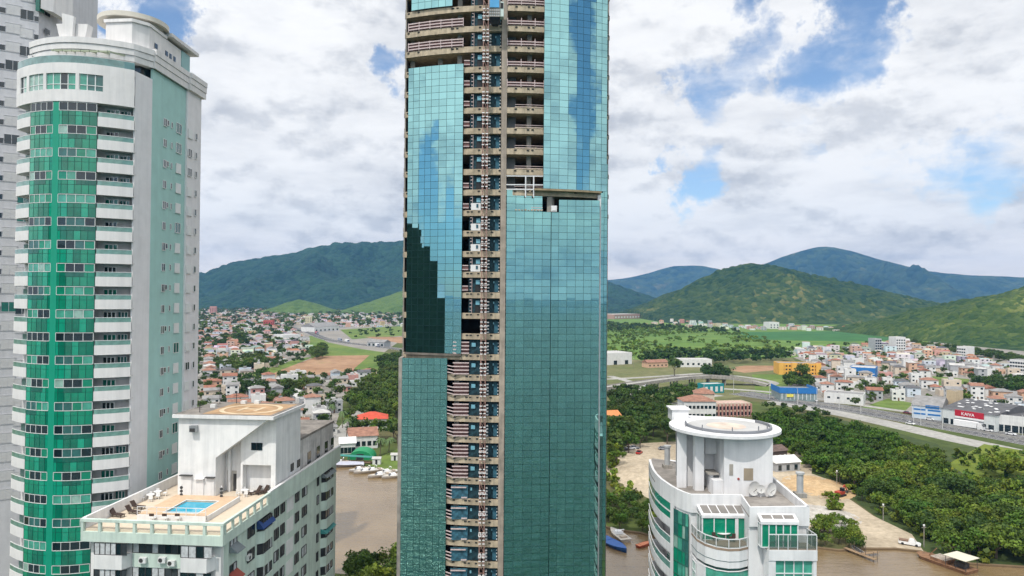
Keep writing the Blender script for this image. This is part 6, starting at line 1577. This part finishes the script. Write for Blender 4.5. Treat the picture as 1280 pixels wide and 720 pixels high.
# scrub and woods of the right plain
mass('scrub_wood', thin(scatter([(700, 449), (700, 404), (800, 407), (880, 411), (940, 420), (970, 432), (1000, 442), (960, 450), (900, 449), (840, 450)], 13, 41), 55, .45), L_lite, ARR_LOW, .4, 1.15, 30)
mass('dark_wood', scatter([(795, 452), (830, 444), (900, 447), (985, 446), (985, 452), (920, 457), (860, 454), (800, 456)], 12, 43), L_dark, ARR_LOW, .8, 1.7, 32)
mass('dark_wood', scatter([(700, 412), (760, 406), (900, 413), (930, 419), (800, 414), (700, 420)], 22, 45), L_dark, ARR_LOW, .9, 1.7, 33)
for k, (poly, sp) in enumerate((([(880, 468), (905, 464), (912, 474), (884, 477)], 7), ([(983, 480), (1012, 478), (1014, 486), (985, 487)], 6), ([(1215, 484), (1300, 478), (1310, 496), (1225, 492)], 8), ([(1090, 492), (1122, 490), (1120, 497), (1094, 499)], 8), ([(765, 497), (800, 494), (850, 498), (848, 512), (765, 520)], 9), ([(840, 495), (866, 493), (866, 508), (842, 510)], 7), ([(1140, 432), (1290, 452), (1300, 462), (1150, 436)], 9), ([(948, 509), (1000, 512), (1040, 518), (1035, 524), (960, 521)], 8))):
    mass('tree_group', scatter(poly, sp, 70+k), L_dark, ARR_MED, *((.45, .75) if k == 7 else (.9, 1.5)), 40+k)
mass('meadow_shrubs', scatter([(950, 430), (1110, 430), (1090, 440), (960, 446)], 42, 47), L_dark, ARR_LOW, .5, 1.2, 50)
mass('field_shrubs', scatter([(425, 414), (540, 410), (540, 422), (440, 424)], 34, 48), L_dark, ARR_LOW, .6, 1.2, 51)
# palms: ringed stem and drooping fronds
def palm(x, y, h, label):
    t = thing('palm_tree', label, 'palm', (x, y, 0)); b = MB(); b.tube((0, 0, 0), (.3, .1, h), .2, .13, 8); b.build('trunk', M_bark, t)
    rr = random.Random(int(x*10)); b = MB()
    for i in range(14):
        a = i*2*math.pi/14+rr.random()*.3; L_ = 2.6*rr.uniform(.8, 1.1); el = rr.uniform(.1, .9); pp = [Vector((.3, .1, h))]
        for k in range(1, 6): u = k/5; pp.append(Vector((.3+L_*u*math.cos(a), .1+L_*u*math.sin(a), h+L_*(el*u-1.1*u*u))))
        for p, q in zip(pp[:-1], pp[1:]):
            d = (q-p).normalized(); s = d.cross(Vector((0, 0, 1))).normalized()*.38; dn_ = Vector((0, 0, -.18))
            b.quad(p, q, q+s*.9+dn_, p+s+dn_); b.quad(p, q, q-s*.9+dn_, p-s+dn_)
    b.build('crown', mat('palm_frond', (.07, .12, .03), .6, var=.3, scale=1), t)
for i, (px, py, h, lab) in enumerate(((433, 549, 9, 'tall palm beside the boathouse gables'), (428, 535, 8, 'palm behind the mint block parapet corner'), (475, 570, 7, 'palm on the lawn by the boat dock'), (486, 566, 6, 'short palm on the lawn close to the glass tower'), (414, 528, 9, 'slender palm over the grey roofs of the far bank'), (459, 556, 7, 'palm in front of the rust red roof'), (858, 500, 7, 'palm near the flyover piers'), (908, 469, 8, 'palm inside the loop road, one of two'), (916, 470, 7, 'smaller palm inside the loop road'))):
    x, y = G(px, py); palm(x, y, h, lab)
x, y = G(426, 483); t = tree('cypress_tree', 'park', 1, x, y, .8, None, 'tree'); t.scale = (.45, .45, 1.25); t['label'] = 'dark slim tree standing tall among the far bank houses'
for px, py, lab in ((843, 471, 'lone dark spreading tree beside the road before the flyover'), (1003, 481, 'big round dark tree below the ochre apartments')):
    x, y = G(px, py); t = tree('shade_tree', 'big', 2, x, y, 1.7, None, 'tree'); t['label'] = lab

# ================================================================== boats, vehicles, poles
M_hullw = mat('hull_white', (.78, .78, .78), .35, var=.05, scale=1); M_hullg = mat('hull_grey', (.34, .36, .42), .5, var=.1); M_hullb = mat('hull_blue', (.02, .10, .34), .5, var=.15); M_hullr = mat('hull_red', (.42, .10, .05), .6, var=.2)
M_deckb = mat('deck_beige', (.50, .46, .40), .7, var=.2); M_tint = glassmat('tinted_screen', (.015, .02, .028)); M_rub = mat('rubber', (.02, .02, .02), .8)
def boat(px, py, L_, rz, label, hull=M_hullw, style='cruiser', grp=None, deck=M_deckb):
    x, y = G(px, py); t = thing('motor_boat', label, 'boat', (x, y, .05), rz, grp); n = 9; wmax = L_*.17; prof = []
    for i in range(n+1):
        u = i/n; w = wmax*(1-max(0, (u-.45)/.55)**2.2); prof.append((L_*(u-.5), max(w, .02), .55+.35*u*u+L_*.03))
    b = MB(); vs = []
    for X_b, w, h in prof: vs += [(X_b, -w*.6, -.1), (X_b, -w, h), (X_b, w, h), (X_b, w*.6, -.1)]
    fs = []
    for i in range(n): o = i*4; fs += [(o, o+4, o+5, o+1), (o+2, o+6, o+7, o+3), (o+3, o+7, o+4, o)]
    fs.append((0, 1, 2, 3)); b._add(vs, fs); b.build('hull', hull, t, True)
    b = MB(); vs = []
    for X_b, w, h in prof: vs += [(X_b, -w*.96, h-.06), (X_b, w*.96, h-.06)]
    b._add(vs, [(i*2, i*2+2, i*2+3, i*2+1) for i in range(n)]); b.build('deck', deck if style != 'covered' else hull, t)
    h = .6+L_*.03
    if style == 'covered':
        b = MB(); vs = []
        for X_b, w, hh in prof: vs += [(X_b, -w, hh), (X_b, 0, hh+.9*(1-((X_b/L_)*1.6)**2)), (X_b, w, hh)]
        fs = []
        for i in range(n): o = i*3; fs += [(o, o+3, o+4, o+1), (o+1, o+4, o+5, o+2)]
        b._add(vs, fs); b.build('tarpaulin', mat('tarp_lilac', (.42, .43, .50), .7, var=.1), t)
    elif style == 'open':
        b = MB()
        for u in (-.25, 0, .2): b.box(L_*u-.15, L_*u+.15, -wmax*.85, wmax*.85, h-.12, h-.02)
        b.build('bench', deck, t)
    else:
        b = MB(); c0, c1 = -L_*.08, L_*.20; w = wmax*.72
        b._add([(c0, -w, h), (c1, -w*.75, h), (c1, w*.75, h), (c0, w, h), (c0+.1, -w*.85, h+.75), (c1-L_*.09, -w*.6, h+.75), (c1-L_*.09, w*.6, h+.75), (c0+.1, w*.85, h+.75)], [(0, 1, 5, 4), (1, 2, 6, 5), (2, 3, 7, 6), (3, 0, 4, 7), (4, 5, 6, 7)])
        b.build('cabin', hull, t)
        b = MB(); b._add([(c1+.02, -w*.7, h+.1), (c1+.02, w*.7, h+.1), (c1-L_*.085, w*.58, h+.72), (c1-L_*.085, -w*.58, h+.72)], [(0, 1, 2, 3)]); b.build('windscreen', M_tint, t)
        b = MB(); b.box(-L_*.36, -L_*.26, -w*.8, w*.8, h-.1, h+.3); b.build('seat', mat('seat_tan', (.40, .33, .26), .7), t)
        b = MB(); b.tube((-L_*.12, -w*.8, h+.7), (-L_*.16, -w*.8, h+1.5), .05); b.tube((-L_*.12, w*.8, h+.7), (-L_*.16, w*.8, h+1.5), .05); b.beam((-L_*.16, -w*.8, h+1.5), (-L_*.16, w*.8, h+1.5), .3, .08); b.build('radar_arch', hull, t)
    return t
gm = 'white motorboats moored along the far bank'
boat(433, 583, 13, R(195), 'large lilac grey covered boat moored at the green jetty', M_hullg, 'covered')
for px, py, L_, a, lab in ((449, 589, 8, 215, 'white motorboat moored next to the lilac covered boat'), (457, 591, 9, 210, 'white motorboat with dark flank line, second from the covered boat'), (466, 590, 8, 215, 'white motorboat set back a little, third from the covered boat'), (475, 596, 9, 212, 'white motorboat lying furthest out on the water'), (484, 592, 8, 215, 'white motorboat set back behind the outermost one'), (492, 597, 9, 212, 'white motorboat moored closest to the glass tower')):
    boat(px, py, L_, R(a), lab, M_hullw, 'cruiser', gm)
boat(425, 580, 8, R(190), 'small white boat behind the mint parapet corner', M_hullw, 'cruiser')
boat(773, 671, 9.5, R(108), 'white motorboat beached bow first under the bank shrubs', M_hullw, 'cruiser')
boat(767, 683, 11, R(-62), 'long narrow blue canoe moored beside the white motorboat', M_hullb, 'open', None, M_hullb)
boat(805, 683, 4.8, R(35), 'small orange red fishing boat on the brown water', M_hullr, 'open', None, mat('boat_orange', (.55, .20, .10), .7))
boat(1071, 690, 4.0, R(100), 'little white dinghy with dark seats at the jetty', M_hullw, 'open', None, M_frame)
# green jetty, wooden jetty
x, y = G(438, 578); t = thing('jetty', 'green roofed jetty beside the covered boat', 'jetty', (x, y, 0), R(-12)); b = MB(); b.box(-9, 9, -1.2, 1.5, .4, .6); b.build('deck', mat('planks', (.25, .17, .10), .9, var=.25), t); b = MB(); b.box(-9, 9, -1.3, 1.6, 2.5, 2.62); b.build('roof', mat('jetty_green', (.03, .20, .17), .7), t)
for i in range(7): b = MB(); b.box(-8.8+i*2.9, -8.6+i*2.9, -1.1, -.9, -.5, 2.5); b.build('post', M_bark, t)
A_, B_ = Vector(G(1056, 688)), Vector(G(1094, 703)); t = thing('jetty', 'rickety brown plank jetty on thin stakes at the sandy landing', 'jetty', (A_.x, A_.y, 0)); b = MB(); d_ = B_-A_; b.beam((0, 0, .7), (d_.x, d_.y, .7), 1.1, .14); b.beam((d_.x*.55, d_.y*.55, .75), (d_.x*.55+5, d_.y*.55+1.5, .75), 1.0, .12); b.build('deck', mat('planks', None), t)
for i in range(9):
    u = i/8; b = MB(); b.tube((d_.x*u+.5, d_.y*u, -.5), (d_.x*u+.55, d_.y*u, 1.4+(i % 3)*.8), .07); b.build('stake', M_bark, t)
# gravel barge with awning
A_, B_ = Vector(G(1148, 694)), Vector(G(1216, 718)); d_ = B_-A_; L_ = d_.length
t = thing('barge', 'rusty brown barge with a cream awning moored against the mangroves', 'barge', (A_.x, A_.y, .05), math.atan2(d_.y, d_.x)); rust = mat('rust_brown', (.22, .12, .065), .85, var=.35, scale=1)
b = MB(); b._add([(0, -.8, .9), (2, -2.4, .8), (L_, -2.4, .8), (L_, 2.4, .8), (2, 2.4, .8), (0, .8, .9), (.8, -.6, -.1), (2.2, -2.1, -.1), (L_-.2, -2.1, -.1), (L_-.2, 2.1, -.1), (2.2, 2.1, -.1), (.8, .6, -.1)], [(0, 1, 7, 6), (1, 2, 8, 7), (2, 3, 9, 8), (3, 4, 10, 9), (4, 5, 11, 10), (5, 0, 6, 11), (0, 5, 4, 3, 2, 1)]); b.build('hull', rust, t)
b = MB(); b.box(L_*.32, L_*.62, -1.9, 1.9, .82, 1.5); b.m = 1
for i in range(8): b.box(L_*.33+i*L_*.036, L_*.33+i*L_*.036+.2, -1.95, 1.95, 1.5, 1.62)
b.build('cargo_well', [rust, M_deckb], t)
b = MB(); b._add([(L_*.60, -2.7, 3.2), (L_*1.0, -2.7, 3.3), (L_*1.0, 2.7, 3.3), (L_*.60, 2.7, 3.2), (L_*.60, -2.7, 3.3), (L_*1.0, -2.7, 3.4), (L_*1.0, 2.7, 3.4), (L_*.60, 2.7, 3.3)], [(3, 2, 1, 0), (4, 5, 6, 7), (0, 1, 5, 4), (1, 2, 6, 5), (2, 3, 7, 6), (3, 0, 4, 7)]); b.build('awning', mat('awning_cream', (.60, .57, .46), .8, var=.08), t)
for u in (.62, .8, .98):
    for s_ in (-1, 1): b = MB(); b.tube((L_*u, s_*2.2, .8), (L_*u, s_*2.2, 3.2), .07); b.build('awning_post', M_frame, t)
b = MB(); b.box(L_*.72, L_*.9, -1, 1, .82, 1.9); b.build('engine_box', M_frame, t)
b = MB(); b.beam((L_*.2, 0, .8), (L_*.34, .3, 3.2), .18, .18); b.build('boom', rust, t)

def car(px, py, rz, col, label, kind='car', grp=None, z=.03):
    x, y = G(px, py, z); t = thing('parked_car' if kind == 'parked' else 'pickup_truck' if kind == 'pickup' else 'car', label, 'pickup' if kind == 'pickup' else 'car', (x, y, z), rz, grp)
    m = mat('paint_'+col[0], col[1], .3, spec=.6, var=.03); L2, W2 = (2.15, .88) if kind != 'pickup' else (2.6, .95)
    def loft(sec, mm, nm):
        b = MB(); vs = []; 
        for X_c, z0, z1, w0, w1 in sec: vs += [(X_c, -w0, z0), (X_c, -w1, z1), (X_c, w1, z1), (X_c, w0, z0)]
        fs = [(0, 1, 2, 3), tuple(len(vs)-4+i for i in (3, 2, 1, 0))]
        for i in range(len(sec)-1): o = i*4; fs += [(o, o+4, o+5, o+1), (o+1, o+5, o+6, o+2), (o+2, o+6, o+7, o+3), (o+3, o+7, o+4, o)]
        b._add(vs, fs); return b.build(nm, mm, t)
    loft([(-L2, .35, .8, W2*.9, W2*.85), (-L2*.9, .28, .92, W2, W2*.93), (L2*.35, .28, .95, W2, W2*.93), (L2*.85, .28, .80, W2, W2*.9), (L2, .35, .65, W2*.88, W2*.8)], m, 'body')
    if kind == 'pickup':
        loft([(-.2, .95, .96, W2*.9, W2*.88), (0, .95, 1.62, W2*.9, W2*.75), (.95, .95, 1.62, W2*.9, W2*.75), (1.5, .95, .96, W2*.9, W2*.85)], m, 'cab'); b = MB(); b.box(-2.5, -.3, -.8, .8, .93, 1.25); b.build('load', mat('load_brown', (.20, .13, .09), .9, var=.4, scale=4), t)
    else: loft([(-L2*.82, .93, .95, W2*.9, W2*.86), (-L2*.5, .93, 1.42, W2*.9, W2*.72), (L2*.1, .93, 1.45, W2*.9, W2*.72), (L2*.48, .93, .97, W2*.9, W2*.86)], M_tint, 'cabin'); b = MB(); b.box(-L2*.48, L2*.1, -W2*.70, W2*.70, 1.44, 1.49); b.build('roof', m, t)
    for X_c in (-L2*.62, L2*.62):
        for s_ in (-1, 1): b = MB(); b.tube((X_c, s_*W2*.80, .33), (X_c, s_*W2*1.02, .33), .33, n=12); b.build('wheel', M_rub, t)
    return t
WHT, RED, GRY, BLK = ('white', (.75, .75, .75)), ('red', (.45, .03, .02)), ('grey', (.25, .26, .28)), ('black', (.03, .03, .035))
hdg = math.atan2(Qhw[30][1]-Qhw[20][1], Qhw[30][0]-Qhw[20][0])
car(1138, 530.5, hdg, WHT, 'white car on the highway well behind the lorry', z=.04); car(1235, 539, hdg, WHT, 'white car on the highway just ahead of the lorry', z=.04); car(1264, 543.5, hdg, WHT, 'white car furthest ahead of the lorry on the highway', z=.04)
car(1134, 517, hdg, ('maroon', (.16, .03, .04)), 'maroon car at the end of the blue striped shop', 'parked'); car(1162, 525, hdg+.3, WHT, 'white car parked before the blue striped shop', 'parked')
car(1234, 528, hdg, ('rosy', (.62, .30, .28)), 'pale red car parked by the supermarket end wall', 'parked'); car(1254, 530.5, hdg+.4, GRY, 'grey car parked beside the sandy car park kiosk', 'parked')
car(1018, 501.5, hdg, WHT, 'white car in front of the blue banded store', 'parked')
car(781, 563, R(20), BLK, 'black car in the row on the dirt lot by the park', 'parked'); car(788, 561.5, R(15), WHT, 'white car in the row on the dirt lot by the park', 'parked'); car(793, 561, R(10), GRY, 'grey car in the row on the dirt lot by the park', 'parked'); car(799, 567, R(60), RED, 'red car alone on the dirt lot', 'parked'); car(829, 562, R(5), GRY, 'grey car parked close to the helipad block chimney', 'parked')
car(1137, 681, R(-32), WHT, 'white pickup loaded with scrap at the sandy landing', 'pickup')
car(808, 483.5, R(35), WHT, 'white van crossing the curved flyover', z=6.3)
def lorry(Q, px, py, label, boxm, cabm, z=.04, off=0, scale=1.):
    x, y = G(px, py, z); t = thing('lorry', label, 'lorry', (x, y, z), hdg); b = MB(); b.box(-7, 3.6, -1.28, 1.28, 1.1, 4.0); b.build('trailer', boxm, t)
    b = MB(); b._add([(3.9, -1.2, .7), (6.6, -1.2, .7), (6.6, 1.2, .7), (3.9, 1.2, .7), (3.9, -1.2, 3.5), (5.6, -1.15, 3.5), (5.6, 1.15, 3.5), (3.9, 1.2, 3.5), (6.6, -1.2, 2.0), (6.6, 1.2, 2.0)], [(0, 1, 8, 5, 4), (1, 2, 9, 8), (2, 3, 7, 6, 9), (3, 0, 4, 7), (4, 5, 6, 7), (5, 8, 9, 6)]); b.build('cab', cabm, t)
    b = MB(); b._add([(6.55, -1.05, 2.1), (6.55, 1.05, 2.1), (5.72, 1.0, 3.4), (5.72, -1.0, 3.4)], [(0, 1, 2, 3)]); b.build('windscreen', M_tint, t); b = MB(); b.box(-6.8, 6.2, -.5, .5, .75, 1.08); b.build('chassis', M_frame, t)
    for X_c in (-6.2, -5.1, -4.0, 2.6, 5.6):
        for s_ in (-1, 1): b = MB(); b.tube((X_c, s_*.95, .5), (X_c, s_*1.27, .5), .5, n=12); b.build('wheel', M_rub, t)
    return t
lorry(Qhw, 1212, 536.5, 'long white articulated lorry on the highway', M_white, mat('cab_white', (.7, .7, .7), .4))
h2 = math.atan2(Qtr[20][1]-Qtr[12][1], Qtr[20][0]-Qtr[12][0])
for px, py, lab, m in ((471, 433.5, 'white box lorry on the town highway by the grey sheds', M_white), (425, 426.5, 'grey box lorry on the town highway near the green verge', M_hullg), (434, 428, 'white box lorry in mid traffic on the town highway', M_white), (396, 417.5, 'pink red lorry at the bend of the town highway', mat('lorry_red', (.45, .14, .16), .6))):
    o = lorry(Qtr, px, py, lab, m, M_hullg); o.rotation_euler[2] = h2; o.scale = (.9, 1.2, 1.1)
# street lamps: tall pole, arm and head
def lamp_post(x, y, h, label, grp, two=False, rz=0):
    t = thing('street_lamp', label, 'street lamp', (x, y, 0), rz, grp); b = MB(); b.tube((0, 0, 0), (0, 0, h), .16, .09, 8); b.build('pole', mat('pole_grey', (.55, .55, .54), .6), t); b = MB(); b.beam((0, 0, h), (0, -1.6, h+.25), .08, .08); b.build('arm', mat('pole_grey', None), t); b = MB(); b.box(-.16, .16, -2.2, -1.5, h+.15, h+.32); b.build('lamp_head', M_frame, t)
LM = [(1142, 528), (1151, 531.5), (1178, 537), (1209, 529.5), (1217, 531), (1230, 535), (1278, 545), (1076, 517), (1049, 512), (1021, 506), (997, 506), (962, 498), (917, 491), (880, 492)]
for i, p in enumerate(sorted(LM)):
    x, y = G(*p); lamp_post(x, y, 10, f'grey lamp post beside the highway, {ORD[i]} from the glass tower', 'lamp posts along the highway', rz=hdg)
def pole(px, py, h, name, label, m, r=.12):
    x, y = G(px, py); t = thing(name, label, 'pole', (x, y, 0)); b = MB(); b.tube((0, 0, 0), (0, 0, h), r, r*.7, 8); b.build('shaft', m, t); b = MB(); b.box(-.6, .6, -.05, .05, h-.5, h-.38); b.build('crossarm', m, t); b = MB(); b.box(-.2, .2, -.15, .15, h-.1, h+.35); b.build('lamp_head', M_white, t)
pole(1155, 684, 5.6, 'mooring_pole', 'white topped pole beside the barge', M_conc2); pole(1104, 651, 4.6, 'utility_pole', 'thin pole at the mangrove edge of the sandy track', M_conc2); pole(1046, 607, 5, 'utility_pole', 'thin pole beside the red digger', M_conc2); pole(792, 460, 9, 'utility_pole', 'slender pole on the olive grass near the warehouse', M_conc2); pole(845, 478, 12, 'utility_pole', 'tall pole on the verge beside the lone spreading tree', M_conc2)
# red digger on the track
x, y = G(1050, 620); t = thing('excavator', 'small red digger parked where the sand meets the mangroves', 'digger', (x, y, .03), R(30)); rd = mat('digger_red', (.42, .06, .03), .6, var=.15)
b = MB(); b.box(-1.5, 1.3, -1, 1, .7, 1.6); b.build('body', rd, t); b = MB(); b.box(.1, 1.2, -.9, .2, 1.62, 2.7); b.build('cab', M_tint, t)
for s_ in (-1, 1): b = MB(); b.box(-1.7, 1.6, s_*1.05-.28, s_*1.05+.28, 0, .68); b.build('track', M_rub, t)
b = MB(); b.beam((1.2, .4, 1.4), (3.0, .4, 3.1), .28, .4); b.build('boom', rd, t); b = MB(); b.beam((3.0, .4, 3.1), (4.2, .4, 1.2), .22, .3); b.build('dipper_arm', rd, t); b = MB(); b._add([(3.9, 0, .4), (3.9, .8, .4), (4.7, .8, .5), (4.7, 0, .5), (4.0, 0, 1.2), (4.0, .8, 1.2), (4.4, .8, 1.2), (4.4, 0, 1.2)], [(3, 2, 1, 0), (0, 1, 5, 4), (2, 3, 7, 6), (0, 4, 7, 3), (1, 2, 6, 5)]); b.build('bucket', M_frame, t)
# sand heaps
def heap(px, py, rx, ry, h, m, seed):
    x, y = G(px, py); n = 44; u = np.linspace(-1.15, 1.15, n); U, Vv = np.meshgrid(u, u); r2 = np.sqrt(U**2+Vv**2); H = h*np.clip(1-r2+(fbm(U*3+seed, Vv*3, 4, seed)-.5)*.7, 0, 1)**1.0+(fbm(U*9, Vv*9+seed, 4, seed)-.5)*.35*np.clip(1.3-r2, 0, 1)
    o = loft_grid(U*rx+x, Vv*ry+y, np.where(r2 > 1.12, -.1, H+.03), 'sand_heap', m); tag(o, 'rough heap of pale excavated sand on the riverside lot', 'sand heap', None)
    return o
o = heap(796, 592, 11, 16, 3.6, M_sand, 3); o['label'] = 'big heap of pale excavated sand beside the curved balconies'
o = heap(1022, 608, 10, 14, 2.2, patch('ochre_sand', (.42, .28, .15), (.52, .38, .22), .08, fine=.8), 5); o['label'] = 'low ochre sand heap behind the round chimney'
o = heap(1030, 645, 9, 10, 1.5, patch('rubble', (.36, .33, .29), (.52, .49, .44), .3, fine=1.5), 8); o['label'] = 'pale rubble heap between the helipad block and the thicket'
# garden furniture on the far lawn
for px, py, lab in ((471, 580, 'white garden shed by the boat lawn beside the palm'), (494, 575, 'white garden shed by the boat lawn beside the glass tower')):
    x, y = G(px, py); t = thing('garden_shed', lab, 'shed', (x, y, 0)); b = MB(); b.box(-1.5, 1.5, -1, 1, 0, 2.2); b.build('wall', wW, t); b = MB(); b._add([(-1.8, -1.3, 2.15), (1.8, -1.3, 2.15), (1.8, 0, 2.9), (-1.8, 0, 2.9), (1.8, 1.3, 2.15), (-1.8, 1.3, 2.15)], [(0, 1, 2, 3), (3, 2, 4, 5), (0, 3, 5), (1, 4, 2)]); b.build('roof', rL, t); b = MB(); b.box(-.4, .4, -1.05, -1.01, 0, 1.9); b.build('door', M_dark, t)
